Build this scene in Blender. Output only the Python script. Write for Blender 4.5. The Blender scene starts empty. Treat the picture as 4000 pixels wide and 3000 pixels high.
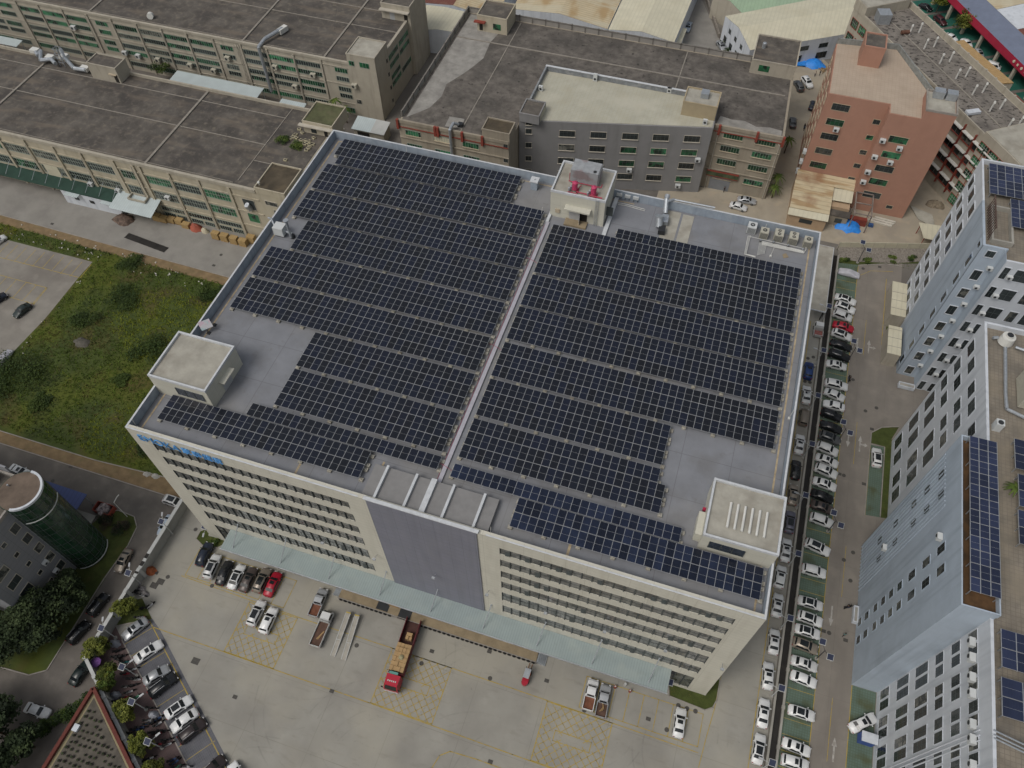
import bpy, math, random
from mathutils import Vector, Matrix
R = random.Random(7)
C = bpy.context.scene.collection
# ------------------------------------------------------------ camera (solved from the main block's corners)
SC = 39/24.
F = 3081.87352
CAM = Vector((44.8114026*SC, -24.3273458*SC, 84.2389249*SC))
ROT = (Matrix.Rotation(.312718331, 3, 'Z') @ Matrix.Rotation(.00714326252, 3, 'Y') @ Matrix.Rotation(.602793651, 3, 'X'))
def at(px, py, z=0.):                         # photo pixel (4000 x 3000) -> point at height z
    d = ROT @ Vector(((px-2000)/F, -(py-1500)/F, -1.))
    p = CAM + d*((z-CAM.z)/d.z)
    return p.x, p.y
def T(t, x, y, z=0.):                         # the same from a measuring tile
    return at(int(t[1])*1000+x/2.212, int(t[0])*750+y/2.212, z)
def Zm(x0, y0, w, x, y, z=0.):
    return at(x0+x*w/2212., y0+y*w/2212., z)
# ------------------------------------------------------------ materials
MAT = {}
def mat(name, col, rough=.8, metal=0., var=.12, scale=.6, spec=.3, bump=0., bscale=8., vary_obj=0., hue2=None, build=None, detail=6.):
    if name in MAT: return MAT[name]
    m = bpy.data.materials.new(name); m.use_nodes = True
    nt = m.node_tree; N = nt.nodes; L = nt.links
    b = N['Principled BSDF']
    b.inputs['Roughness'].default_value = rough; b.inputs['Metallic'].default_value = metal
    b.inputs['Specular IOR Level'].default_value = spec
    tc = N.new('ShaderNodeTexCoord'); geo = N.new('ShaderNodeNewGeometry')
    nz = N.new('ShaderNodeTexNoise'); nz.inputs['Scale'].default_value = scale; nz.inputs['Detail'].default_value = detail; nz.inputs['Roughness'].default_value = .62
    L.new(geo.outputs['Position'], nz.inputs['Vector'])
    ra = N.new('ShaderNodeValToRGB')
    ra.color_ramp.elements[0].position = .3; ra.color_ramp.elements[1].position = .7
    c2 = hue2 or col
    ra.color_ramp.elements[0].color = (*[max(0, c*(1-var)) for c in col], 1)
    ra.color_ramp.elements[1].color = (*[min(1, c*(1+var)) for c in c2], 1)
    L.new(nz.outputs['Fac'], ra.inputs['Fac'])
    out = ra.outputs['Color']
    ctx = dict(nt=nt, N=N, L=L, b=b, tc=tc, geo=geo, nz=nz)
    if vary_obj:
        oi = N.new('ShaderNodeObjectInfo'); hs = N.new('ShaderNodeHueSaturation'); mr = N.new('ShaderNodeMapRange')
        mr.inputs['To Min'].default_value = 1-vary_obj; mr.inputs['To Max'].default_value = 1+vary_obj
        L.new(oi.outputs['Random'], mr.inputs['Value']); L.new(mr.outputs['Result'], hs.inputs['Value']); L.new(out, hs.inputs['Color']); out = hs.outputs['Color']
    if build: out = build(ctx, out) or out
    L.new(out, b.inputs['Base Color'])
    if bump:
        n2 = N.new('ShaderNodeTexNoise'); n2.inputs['Scale'].default_value = bscale; n2.inputs['Detail'].default_value = 4
        L.new(geo.outputs['Position'], n2.inputs['Vector'])
        bp = N.new('ShaderNodeBump'); bp.inputs['Strength'].default_value = bump; bp.inputs['Distance'].default_value = .05
        L.new(n2.outputs['Fac'], bp.inputs['Height']); L.new(bp.outputs['Normal'], b.inputs['Normal'])
    MAT[name] = m; return m
def mixc(ctx, fac, a, bcol, blend='MIX'):
    n = ctx['N'].new('ShaderNodeMix'); n.data_type = 'RGBA'; n.blend_type = blend
    L = ctx['L']
    if hasattr(fac, 'type'): L.new(fac, n.inputs[0])
    else: n.inputs[0].default_value = fac
    L.new(a, n.inputs[6])
    if hasattr(bcol, 'type'): L.new(bcol, n.inputs[7])
    else: n.inputs[7].default_value = (*bcol, 1)
    return n.outputs[2]
def noise(ctx, scale, lo=.45, hi=.6, stretch=None, detail=5):
    N, L = ctx['N'], ctx['L']
    n = N.new('ShaderNodeTexNoise'); n.inputs['Scale'].default_value = scale; n.inputs['Detail'].default_value = detail
    src = ctx['geo'].outputs['Position']
    if stretch:
        mp = N.new('ShaderNodeMapping'); mp.inputs['Scale'].default_value = stretch; L.new(src, mp.inputs['Vector']); src = mp.outputs['Vector']
    L.new(src, n.inputs['Vector'])
    mr = N.new('ShaderNodeMapRange'); mr.inputs['From Min'].default_value = lo; mr.inputs['From Max'].default_value = hi
    L.new(n.outputs['Fac'], mr.inputs['Value']); return mr.outputs['Result']
def lines(ctx, axis, period, width, offset=0., rot=0.):
    """1 on thin lines every `period` metres along an axis of the place"""
    N, L = ctx['N'], ctx['L']
    src = ctx['geo'].outputs['Position']
    if rot:
        mp = N.new('ShaderNodeMapping'); mp.inputs['Rotation'].default_value = (0, 0, rot); L.new(src, mp.inputs['Vector']); src = mp.outputs['Vector']
    s = N.new('ShaderNodeSeparateXYZ'); L.new(src, s.inputs[0])
    a = N.new('ShaderNodeMath'); a.operation = 'ADD'; a.inputs[1].default_value = 1000*period+offset; L.new(s.outputs[axis], a.inputs[0])
    d = N.new('ShaderNodeMath'); d.operation = 'MODULO'; d.inputs[1].default_value = period; L.new(a.outputs[0], d.inputs[0])
    c = N.new('ShaderNodeMath'); c.operation = 'LESS_THAN'; c.inputs[1].default_value = width; L.new(d.outputs[0], c.inputs[0])
    return c.outputs[0]
def fmax(ctx, a, b, op='MAXIMUM'):
    m = ctx['N'].new('ShaderNodeMath'); m.operation = op
    ctx['L'].new(a, m.inputs[0])
    if hasattr(b, 'type'): ctx['L'].new(b, m.inputs[1])
    else: m.inputs[1].default_value = b
    return m.outputs[0]
def grid_build(px, py, w, col, strength=.6, az=False, stain=None, rot=0., ax=(0, 1)):
    def f(ctx, out):
        g = fmax(ctx, lines(ctx, ax[0], px, w, rot=rot), lines(ctx, ax[1], py, w, rot=rot))
        out = mixc(ctx, fmax(ctx, g, strength, 'MULTIPLY'), out, col)
        if stain:
            out = mixc(ctx, fmax(ctx, noise(ctx, stain[1], .5, .72), stain[2], 'MULTIPLY'), out, stain[0])
        return out
    return f
def stains(*sets):
    def f(ctx, out):
        for col, sc, amt, lo, hi, *st in sets:
            out = mixc(ctx, fmax(ctx, noise(ctx, sc, lo, hi, st[0] if st else None), amt, 'MULTIPLY'), out, col)
        return out
    return f
def both(*fs):
    def f(ctx, out):
        for g in fs: out = g(ctx, out) or out
        return out
    return f
# ------------------------------------------------------------ mesh building
class MB:
    def __init__(s, *mats): s.v = []; s.f = []; s.m = []; s.mats = list(mats); s.cur = 0
    def use(s, m):
        if m not in s.mats: s.mats.append(m)
        s.cur = s.mats.index(m); return s
    def add(s, vs, fs):
        k = len(s.v); s.v += [tuple(v) for v in vs]
        for f in fs: s.f.append([i+k for i in f]); s.m.append(s.cur)
        return s
    def poly(s, pts, z=None):
        pts = [(p[0], p[1], z) if z is not None else p for p in pts]
        if z is not None:
            a = sum(pts[i][0]*pts[(i+1) % len(pts)][1]-pts[(i+1) % len(pts)][0]*pts[i][1] for i in range(len(pts)))
            if a < 0: pts = pts[::-1]
        return s.add(pts, [list(range(len(pts)))])
    def box(s, x0, y0, z0, x1, y1, z1):
        x0, x1 = min(x0, x1), max(x0, x1); y0, y1 = min(y0, y1), max(y0, y1); z0, z1 = min(z0, z1), max(z0, z1)
        return s.add([(x0,y0,z0),(x1,y0,z0),(x1,y1,z0),(x0,y1,z0),(x0,y0,z1),(x1,y0,z1),(x1,y1,z1),(x0,y1,z1)],
                     [(3,2,1,0),(4,5,6,7),(0,1,5,4),(1,2,6,5),(2,3,7,6),(3,0,4,7)])
    def obox(s, c, ex, ey, ez, rz=0., z0=None):
        """box of size ex,ey,ez centred on c in plan, from z=c[2] up"""
        ca, sa = math.cos(rz), math.sin(rz); vs = []
        for z in (c[2], c[2]+ez):
            for a, b in ((-1,-1),(1,-1),(1,1),(-1,1)):
                x, y = a*ex/2, b*ey/2
                vs.append((c[0]+x*ca-y*sa, c[1]+x*sa+y*ca, z))
        return s.add(vs, [(3,2,1,0),(4,5,6,7),(0,1,5,4),(1,2,6,5),(2,3,7,6),(3,0,4,7)])
    def prism(s, poly, z0, z1, top=True):
        n = len(poly)
        a = sum(poly[i][0]*poly[(i+1) % n][1]-poly[(i+1) % n][0]*poly[i][1] for i in range(n))
        if a < 0: poly = poly[::-1]
        vs = [(p[0],p[1],z0) for p in poly]+[(p[0],p[1],z1) for p in poly]
        fs = [(i,(i+1) % n,(i+1) % n+n,i+n) for i in range(n)]
        if top: fs += [list(range(n,2*n)), list(range(n-1,-1,-1))]
        return s.add(vs, fs)
    def tube(s, p0, p1, r0, r1=None, n=8, cap=True):
        r1 = r0 if r1 is None else r1
        p0, p1 = Vector(p0), Vector(p1); d = (p1-p0).normalized()
        u = d.orthogonal().normalized(); w = d.cross(u)
        vs = [p0+u*(r0*math.cos(t))+w*(r0*math.sin(t)) for t in [2*math.pi*i/n for i in range(n)]]
        vs += [p1+u*(r1*math.cos(t))+w*(r1*math.sin(t)) for t in [2*math.pi*i/n for i in range(n)]]
        fs = [(i,(i+1) % n,(i+1) % n+n,i+n) for i in range(n)]
        if cap: fs += [list(range(n-1,-1,-1)), list(range(n,2*n))]
        return s.add(vs, fs)
    def path(s, pts, r, n=6):
        for a, b in zip(pts, pts[1:]): s.tube(a, b, r, n=n)
        return s
    def ball(s, c, r, nu=8, nv=5, sz=1., jit=0.):
        vs = [(c[0],c[1],c[2]-r*sz)]
        for j in range(1, nv):
            t = math.pi*j/nv
            for i in range(nu):
                p = 2*math.pi*i/nu; k = r*(1+R.uniform(-jit, jit))
                vs.append((c[0]+k*math.sin(t)*math.cos(p), c[1]+k*math.sin(t)*math.sin(p), c[2]-k*sz*math.cos(t)))
        vs.append((c[0],c[1],c[2]+r*sz)); fs = [(0,1+(i+1) % nu,1+i) for i in range(nu)]
        for j in range(nv-2):
            for i in range(nu):
                a = 1+j*nu+i; b = 1+j*nu+(i+1) % nu; fs.append((a,b,b+nu,a+nu))
        e = len(vs)-1; k = 1+(nv-2)*nu
        fs += [(k+i,k+(i+1) % nu,e) for i in range(nu)]
        return s.add(vs, fs)
    def ring(s, x0, y0, x1, y1, t, z0, z1):
        s.box(x0,y0,z0,x1,y0+t,z1).box(x0,y1-t,z0,x1,y1,z1).box(x0,y0+t,z0,x0+t,y1-t,z1).box(x1-t,y0+t,z0,x1,y1-t,z1); return s
    def mesh(s, name, base=(0,0,0), smooth=False):
        me = bpy.data.meshes.new(name)
        me.from_pydata([(v[0]-base[0], v[1]-base[1], v[2]-base[2]) for v in s.v], [], s.f)
        for m in s.mats: me.materials.append(m)
        if len(s.mats) > 1: me.polygons.foreach_set('material_index', s.m)
        if smooth: me.polygons.foreach_set('use_smooth', [True]*len(s.f))
        me.update(); return me
def tag(o, label=None, cat=None, group=None, kind=None):
    if label: o['label'] = label
    if cat: o['category'] = cat
    if group: o['group'] = group
    if kind: o['kind'] = kind
    return o
def thing(name, loc, label, cat, group=None, rz=0.):
    o = bpy.data.objects.new(name, None); C.objects.link(o); o.location = loc; o.rotation_euler = (0,0,rz); o.empty_display_size = .5
    return tag(o, label, cat, group)
BASE = {}
def basef(o):                                 # world position of an (unrotated) thing, so parts can be given in world metres
    p = Vector((0,0,0))
    while o is not None: p = p+Vector(o.location); o = o.parent
    return p
def part(name, mb, parent=None, label=None, local=False, smooth=False):
    """one mesh object; its geometry is given in world metres unless local"""
    me = mb if isinstance(mb, bpy.types.Mesh) else mb.mesh(name, (0,0,0) if local or parent is None else basef(parent), smooth)
    o = bpy.data.objects.new(name, me); C.objects.link(o); o.parent = parent
    if label: o['label'] = label
    return o
def solo(name, mb, label, cat, group=None, smooth=False):
    b = [sum(v[i] for v in mb.v)/len(mb.v) for i in (0,1)]+[min(v[2] for v in mb.v)]
    o = bpy.data.objects.new(name, mb.mesh(name, b, smooth)); o.location = b; C.objects.link(o)
    return tag(o, label, cat, group)
def struct(name, mb, kind='structure'):
    o = bpy.data.objects.new(name, mb.mesh(name)); C.objects.link(o); o['kind'] = kind; return o
def copy_thing(root, loc, rz=0., label=None):
    c = root.copy(); C.objects.link(c); c.location = loc; c.rotation_euler = (0,0,rz)
    if label: c['label'] = label
    for ch in [o for o in root.children]:
        d = ch.copy(); C.objects.link(d); d.parent = c
        for g in ch.children:
            e = g.copy(); C.objects.link(e); e.parent = d
    return c
# wall helper: origin, unit direction along the wall, outward normal
class Wall:
    def __init__(s, a, b, z=0.):
        s.a = Vector((a[0],a[1],0)); d = Vector((b[0]-a[0], b[1]-a[1], 0)); s.L = d.length; s.e = d.normalized()
        s.n = Vector((s.e.y, -s.e.x, 0))      # outward = right of the direction of travel
    def p(s, u, z, o=0.): q = s.a+s.e*u+s.n*o; return (q.x, q.y, z)
    def slab(s, mb, u0, u1, z0, z1, o0, o1):
        vs = [s.p(u0,z0,o0),s.p(u1,z0,o0),s.p(u1,z0,o1),s.p(u0,z0,o1),s.p(u0,z1,o0),s.p(u1,z1,o0),s.p(u1,z1,o1),s.p(u0,z1,o1)]
        return mb.add(vs, [(0,1,2,3),(7,6,5,4),(4,5,1,0),(5,6,2,1),(6,7,3,2),(7,4,0,3)])
def window(w, parent, u0, u1, z0, z1, fm, gm, nx=4, ny=1, proud=.1, fr=.09, sill=None, name='window', mull=.06, transom=None):
    """glass pane with its frame as a sub-part; sill and jambs stand proud of the wall"""
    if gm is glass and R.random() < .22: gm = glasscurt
    g = MB(gm); w.slab(g, u0, u1, z0, z1, -.05, .025)
    o = part(name, g, parent)
    f = MB(fm); mm = framedark if fm.name.split('.')[0] in ('frame_stone','sill_stone','white_wall','blue_grey_wall') else framegreen if fm.name.startswith('red_trim') else fm
    w.slab(f, u0-fr, u1+fr, z1, z1+fr, -.02, proud); w.slab(f, u0-fr, u0, z0, z1, -.02, proud); w.slab(f, u1, u1+fr, z0, z1, -.02, proud)
    if sill is None: w.slab(f, u0-fr, u1+fr, z0-fr, z0, -.02, proud)
    f.use(mm)
    for i in range(1, nx):
        u = u0+(u1-u0)*i/nx; w.slab(f, u-mull/2, u+mull/2, z0, z1, 0, .05)
    zs = [z0+(z1-z0)*j/ny for j in range(1, ny)] if transom is None else [z0+(z1-z0)*transom]
    for z in zs: w.slab(f, u0, u1, z-mull/2, z+mull/2, 0, .053)
    part('frame', f, o)
    if sill is not None:
        q = MB(sill); w.slab(q, u0-fr-.08, u1+fr+.08, z0-.14, z0, -.02, .24); part('sill', q, o)
    return o
# ------------------------------------------------------------ palette
roofgrey = mat('roof_membrane', (.195,.203,.222), .85, var=.1, scale=.35, bump=.1, build=both(grid_build(7.1,7.1,.09,(.1,.1,.108),.55), stains(((.235,.228,.215),.08,.6,.5,.7), ((.14,.138,.138),.25,.5,.53,.72), ((.13,.125,.12),.9,.35,.62,.75))))
cream = mat('cream_panel', (.52,.505,.435), .55, var=.06, scale=.3, build=both(grid_build(2.9,1.02,.05,(.36,.345,.29),.75,ax=(0,2)), stains(((.36,.34,.28),.8,.4,.5,.75,(1,1,.1)))))
creamside = mat('cream_panel_plain', (.5,.49,.42), .55, var=.06, scale=.3, build=both(grid_build(2.4,1.6,.035,(.33,.32,.29),.5,ax=(0,2)), grid_build(2.4,1.6,.035,(.33,.32,.29),.5,ax=(1,2))))
parapetblue = mat('parapet_membrane', (.27,.315,.37), .7, var=.14, scale=.8, build=stains(((.2,.235,.285),1.2,.6,.5,.7,(1,1,.1)), ((.36,.39,.42),.5,.4,.55,.7,(1,1,.12))))
whitecap = mat('coping_white', (.5,.52,.54), .6, var=.12, scale=1.5)
graypanel = mat('slate_panel', (.185,.19,.232), .5, var=.08, scale=.25, build=both(grid_build(2.0,1.35,.07,(.115,.12,.15),.7,ax=(0,2)), stains(((.14,.145,.175),.9,.6,.48,.7,(1,1,.06)), ((.19,.195,.225),.35,.5,.45,.65))))
concrete = mat('concrete', (.3,.29,.26), .9, var=.15, scale=.5, bump=.15)
concroof = mat('concrete_roof', (.34,.325,.28), .9, var=.16, scale=.5, build=stains(((.22,.2,.165),.35,.6,.5,.68)))
darkroof = mat('old_roof', (.1,.09,.079), .95, var=.35, scale=.35, bump=.25, bscale=3, build=stains(((.055,.05,.047),.12,.75,.46,.64), ((.17,.145,.115),.7,.6,.55,.72), ((.22,.2,.165),2.4,.4,.6,.75), ((.15,.125,.1),.3,.7,.54,.68,(.25,1.3,1))))
tileroof = mat('old_tile_roof', (.12,.108,.096), .95, var=.4, scale=.5, bump=.3, bscale=3, build=stains(((.05,.047,.043),.15,.6,.45,.65), ((.03,.028,.026),.9,.85,.64,.7), ((.17,.155,.13),.6,.6,.57,.75), ((.22,.2,.175),2.2,.35,.6,.8)))
paleroof = mat('pale_roof_screed', (.26,.25,.23), .95, var=.25, scale=.4, build=stains(((.15,.14,.13),.5,.5,.5,.7)))
rubberroof = mat('dirty_gravel_roof', (.185,.168,.148), .95, var=.25, scale=.5, bump=.3, bscale=3, build=stains(((.05,.043,.04),1.0,.9,.555,.585,(.8,1.3,1)), ((.27,.25,.22),1.7,.6,.62,.66), ((.09,.08,.075),.2,.5,.5,.65), ((.21,.19,.165),.9,.5,.58,.75)))
tileplain = mat('beige_tile', (.4,.39,.32), .75, var=.1, scale=.5, build=both(grid_build(.9,.6,.06,(.33,.3,.22),.6), stains(((.31,.28,.2),.25,.4,.5,.7), ((.48,.46,.38),.15,.5,.5,.65))))
pinktile = mat('sand_tile', (.4,.325,.255), .75, var=.07, scale=.5, build=both(grid_build(.8,.8,.05,(.29,.225,.165),.6), stains(((.3,.24,.18),.2,.35,.5,.7))))
wallold = mat('old_cream_wall', (.4,.36,.275), .85, var=.1, scale=.25, build=stains(((.22,.19,.14),.7,.5,.52,.75,(1,1,.12)), ((.42,.39,.32),.3,.5,.5,.7)))
wallold2 = mat('old_grey_wall', (.365,.335,.275), .85, var=.1, scale=.25, build=stains(((.2,.18,.145),.8,.5,.52,.75,(1,1,.12))))
wallm1 = mat('dun_wall', (.3,.265,.21), .85, var=.1, scale=.3, build=stains(((.17,.145,.11),.8,.5,.5,.75,(1,1,.15))))
grayblk = mat('grey_tile_wall', (.235,.233,.234), .7, var=.05, scale=.4, build=stains(((.15,.147,.142),.5,.4,.5,.75,(1,1,.15))))
brick = mat('red_tile_wall', (.37,.205,.15), .75, var=.05, scale=.5, build=stains(((.285,.15,.105),.4,.45,.5,.75,(1,1,.2))))
whitewall = mat('white_wall', (.53,.56,.6), .7, var=.06, scale=.4, build=stains(((.36,.39,.43),.8,.65,.5,.72,(1,1,.07))))
bluewall = mat('blue_grey_wall', (.37,.43,.5), .75, var=.06, scale=.4, build=stains(((.27,.315,.37),.8,.7,.5,.72,(1,1,.06)), ((.25,.29,.34),.13,.4,.5,.7)))
lbwall = mat('slate_tile_wall', (.225,.23,.245), .7, var=.05, scale=.3, build=grid_build(3.2,1.1,.04,(.09,.092,.1),.6,ax=(1,2)))
redtrim = mat('red_trim', (.22,.05,.035), .7, var=.15)
glass = mat('window_glass', (.03,.036,.037), .12, var=.3, scale=.5, spec=.5, vary_obj=.6)
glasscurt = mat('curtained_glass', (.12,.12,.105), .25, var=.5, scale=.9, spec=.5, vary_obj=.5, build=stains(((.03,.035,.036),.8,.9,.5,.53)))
glassfac = mat('facade_glass', (.15,.152,.145), .15, var=.55, scale=.33, spec=.5, detail=1., build=stains(((.2,.205,.19),.45,.6,.55,.6), ((.035,.037,.038),.6,.7,.55,.6)))
glassgreen = mat('green_glass', (.026,.115,.055), .2, var=.5, scale=.6, spec=.5, vary_obj=.7, build=stains(((.012,.016,.015),.55,.9,.5,.56)))
glassteal = mat('teal_glass', (.018,.048,.027), .12, var=.4, scale=.35, spec=.6)
framewhite = mat('frame_white', (.42,.43,.42), .6, var=.08)
framegreen = mat('frame_pale_green', (.25,.29,.25), .6, var=.15)
framedark = mat('frame_dark', (.06,.07,.07), .5, var=.1)
framestone = mat('frame_stone', (.42,.39,.33), .8, var=.1)
sillstone = mat('sill_stone', (.4,.34,.25), .8, var=.12)
steel = mat('galvanised', (.42,.45,.48), .4, metal=.6, var=.15, scale=2)
aluminium = mat('aluminium', (.42,.43,.44), .45, metal=.2, var=.05)
whitemetal = mat('white_metal', (.58,.58,.55), .5, var=.06)
creammetal = mat('cream_metal', (.5,.47,.36), .5, var=.08, scale=1)
darkmetal = mat('dark_metal', (.03,.032,.035), .5, var=.2)
redpaint = mat('red_paint', (.36,.022,.06), .4, var=.08)
signblue = mat('sign_blue', (.1,.3,.62), .4, var=.05)
black = mat('black_rubber', (.014,.014,.014), .8, var=.2)
def corr(name, col, axis, period, dark=.75, rot=0., extra=None, **k):
    def f(ctx, out):
        out = mixc(ctx, fmax(ctx, lines(ctx, axis, period, period*.25, rot=rot), .6, 'MULTIPLY'), out, tuple(c*dark for c in col))
        return extra(ctx, out) if extra else out
    return mat(name, col, .5, var=k.get('var',.08), scale=k.get('scale',.4), build=f)
canopym = corr('canopy_sheet', (.25,.3,.3), 0, .42, .78, extra=stains(((.3,.34,.32),.3,.5,.5,.7),((.17,.2,.185),.8,.3,.55,.75)))
shedcream = corr('shed_cream', (.55,.52,.4), 0, 1.1, .88, rot=.03, extra=stains(((.46,.42,.3),.12,.5,.5,.7)))
shedrust = corr('shed_rusty', (.5,.43,.29), 1, 1.25, .7, extra=stains(((.3,.19,.09),.5,.7,.5,.6,(.25,1.6,1)),((.22,.1,.05),.14,.8,.52,.7)))
shedgreen = corr('shed_green', (.3,.4,.28), 0, 1.0, .85, extra=stains(((.33,.46,.3),.2,.5,.5,.7)))
bluesheet = corr('blue_sheet', (.05,.075,.2), 0, .8, .7)
awnblue = corr('pale_blue_sheet', (.43,.49,.5), 0, .6, .85)
rustsheet = corr('rust_red_sheet', (.16,.06,.045), 0, .9, .75, extra=stains(((.24,.13,.09),.5,.5,.5,.7)))
# grounds
yard = mat('yard_concrete', (.272,.264,.236), .9, var=.1, scale=.22, bump=.08, build=both(grid_build(11.2,9.4,.1,(.17,.16,.135),.5), stains(((.21,.2,.18),.1,.6,.46,.66), ((.33,.31,.255),.06,.6,.48,.64), ((.17,.155,.13),.6,.35,.58,.75,(.5,1.6,1)), ((.12,.11,.1),1.6,.3,.66,.76))))
lane = mat('lane_concrete', (.215,.195,.17), .9, var=.1, scale=.3, bump=.08, build=both(grid_build(5.6,6.,.07,(.14,.125,.105),.4), stains(((.15,.135,.12),.2,.6,.48,.66,(1,.25,1)), ((.26,.235,.2),.3,.4,.55,.7))))
asphalt = mat('asphalt', (.135,.122,.108), .92, var=.14, scale=.4, bump=.1, build=stains(((.09,.083,.077),.15,.6,.47,.66),((.18,.165,.145),.4,.4,.55,.72)))
roadtop = mat('road_concrete', (.235,.225,.205), .92, var=.1, scale=.3, build=both(grid_build(6.,5.,.06,(.16,.15,.14),.35), stains(((.16,.15,.14),.18,.5,.5,.68))))
sandy = mat('sandy_yard', (.34,.3,.235), .95, var=.14, scale=.3, bump=.1, build=stains(((.23,.205,.17),.15,.7,.48,.66),((.4,.33,.24),.35,.5,.55,.7)))
groundm = mat('ground_mix', (.17,.158,.14), .95, var=.2, scale=.2, build=stains(((.11,.1,.09),.1,.6,.48,.66)))
soil = mat('soil_strip', (.19,.135,.075), .95, var=.25, scale=.7, bump=.2, build=stains(((.12,.105,.05),.5,.5,.5,.7)))
lotm = mat('lot_concrete', (.225,.21,.185), .92, var=.12, scale=.3, bump=.08, build=stains(((.15,.135,.12),.09,.7,.46,.62),((.27,.25,.22),.3,.4,.55,.7)))
fieldm = mat('field_soil', (.05,.068,.017), .95, var=.3, scale=.25, bump=.3, build=stains(((.085,.1,.014),.07,.8,.48,.6),((.085,.062,.024),.13,.65,.52,.66),((.03,.042,.013),.3,.6,.55,.7)))
turf = mat('turf', (.055,.07,.018), .95, var=.3, scale=.8, bump=.3, build=stains(((.1,.085,.03),.5,.5,.55,.7)))
greenpave = mat('green_paving', (.105,.15,.12), .9, var=.12, scale=.5, build=both(grid_build(.42,.42,.1,(.07,.09,.06),.5), stains(((.075,.08,.035),.35,.75,.5,.68))))
paver = mat('paver_blue_grey', (.105,.107,.12), .9, var=.15, scale=.7, build=both(grid_build(.45,.3,.06,(.15,.15,.16),.5,rot=.6), stains(((.15,.15,.155),.8,.5,.55,.7))))
pinkpave = mat('paver_plum', (.125,.088,.085), .9, var=.15, scale=.7, build=both(grid_build(.4,.25,.04,(.08,.055,.055),.5,rot=.6), stains(((.08,.062,.062),.4,.5,.5,.7))))
kerb = mat('kerb_stone', (.27,.25,.225), .9, var=.15, scale=1.)
yellow = mat('road_yellow', (.36,.265,.055), .8, var=.2, scale=.8, build=stains(((.26,.235,.17),1.6,.85,.5,.66)))
whitepaint = mat('road_white', (.36,.345,.32), .8, var=.15, scale=1, build=stains(((.22,.2,.175),1.6,.7,.5,.66)))
bed = mat('ditch_bed', (.022,.02,.018), .6, var=.4, scale=.5)
stonewall = mat('rubble_stone', (.2,.18,.155), .95, var=.4, scale=2.5, bump=.5, bscale=3)
fencewall = mat('wall_render', (.3,.3,.285), .9, var=.12, scale=.5, build=stains(((.2,.195,.18),.8,.4,.5,.7,(1,1,.2))))
# ============================================================ THE SETTING
g = MB(groundm); g.poly([(-420,-260),(420,-260),(420,620),(-420,620)], -.06); struct('ground', g)
E_ = .004
def sheet(name, m, pts, lvl): return struct(name, MB(m).poly(pts, lvl*E_))
def offset_line(mb, pts, w, z):
    for a, b in zip(pts, pts[1:]):
        a, b = Vector(a), Vector(b); d = (b-a).normalized(); n = Vector((-d.y, d.x))*w/2
        mb.poly([tuple(a+n-d*w/2), tuple(b+n+d*w/2), tuple(b-n+d*w/2), tuple(a-n-d*w/2)], z)
def kerbline(mb, pts, w=.18, h=.13):
    for a, b in zip(pts, pts[1:]):
        a, b = Vector(a), Vector(b); d = b-a
        c = (a+b)/2; mb.obox((c.x,c.y,-.02), d.length+w*.5, w, h+.02, math.atan2(d.y,d.x))
sheet('yard', yard, [(-7.3,7),(-7.3,-26.7),(10.1,-38),(52,-66),(103.2,-66),(103.2,110),(90,112.5),(90,70),(0,60),(0,7)], 0)
sheet('road', roadtop, [(-150,60.9),(-8,58.0),(0,57.5),(0,75),(-150,75)], 1)
sheet('road', asphalt, [(-150,5),(-7.6,5),(-7.6,-26.5),(10,-38.2),(30,-52),(20,-75),(-150,-75)], 1)
sheet('path', soil, [(-150,58.6),(-0.3,55.4),(-.3,58),(-150,60.9)], 2)
sheet('path', soil, [(-150,4.95),(-7.6,4.95),(-3,5.2),(-3,8.2),(-14,8.2),(-30,7.2),(-150,6.9)], 3)
sheet('parking_lot', lotm, [(-150,53.1),(-62.6,53.1),(-62.8,47.8),(-62.5,35),(-63.6,21),(-66,10),(-150,10)], 3)
sheet('field', fieldm, [(-150,58.7),(-.2,55.5),(-.2,7.5),(-14,8),(-30,7.2),(-150,6.9)], 1)
sheet('courtyard', sandy, [(86,112),(150,112),(150,140),(127,140),(120,150),(108,170),(92,190),(86,190),(86,124),(60,121),(60,72),(92,72),(92,112)], 1)
sheet('alley', asphalt, [(-14,75.1),(60,75.1),(60,121),(26,121),(26,104),(-2,104),(-2,260),(-14,260)], 1)
sheet('alley', asphalt, [(-150,101),(-17,101),(-17,123),(-150,123)], 1)
sheet('road', roadtop, [(52.4,150),(75,150),(63,190),(53,212),(40,260),(20,260),(52.4,208)], 2)
sheet('road', asphalt, [(105,250),(118,228),(130,209.5),(150,178),(162,186),(140,222),(122,252)], 1)
sheet('driveway', lane, [(109.8,-60),(115.4,-60),(119.5,-60),(119.5,112),(109.8,107)], 1)
sheet('driveway', lane, [(119.5,56),(150,56),(150,80),(119.5,80)], 1)
sheet('parking_lot', greenpave, [(105.2,-60),(109.75,-60),(109.75,107),(105.2,107)], 2)
sheet('parking_lot', greenpave, [(115.5,-8),(119.4,-8),(119.4,9.1),(115.5,9.1)], 2)
sheet('parking_lot', greenpave, [(115.5,41.5),(118.2,41.8),(118.1,57.7),(115.5,57.5)], 2)
sheet('lawn', turf, [(118.3,41.8),(119.5,42),(119.5,60),(118.2,60)], 2)
sheet('lawn', turf, [(115.6,60.4),(117.5,62.3),(120.7,63.4),(119.4,60),(118.4,57.9),(115.5,57.9)], 3)
sheet('lawn', turf, [(116.9,87),(119.4,86),(119.4,101),(116.9,101)], 2)
sheet('lawn', turf, [(105.4,105.9),(109.5,106.5),(116,109),(124,111.5),(124,113.6),(105.2,111)], 3)
sheet('ditch', bed, [(103.85,-60),(105.0,-60),(105.0,108),(103.7,108)], 4)
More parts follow.
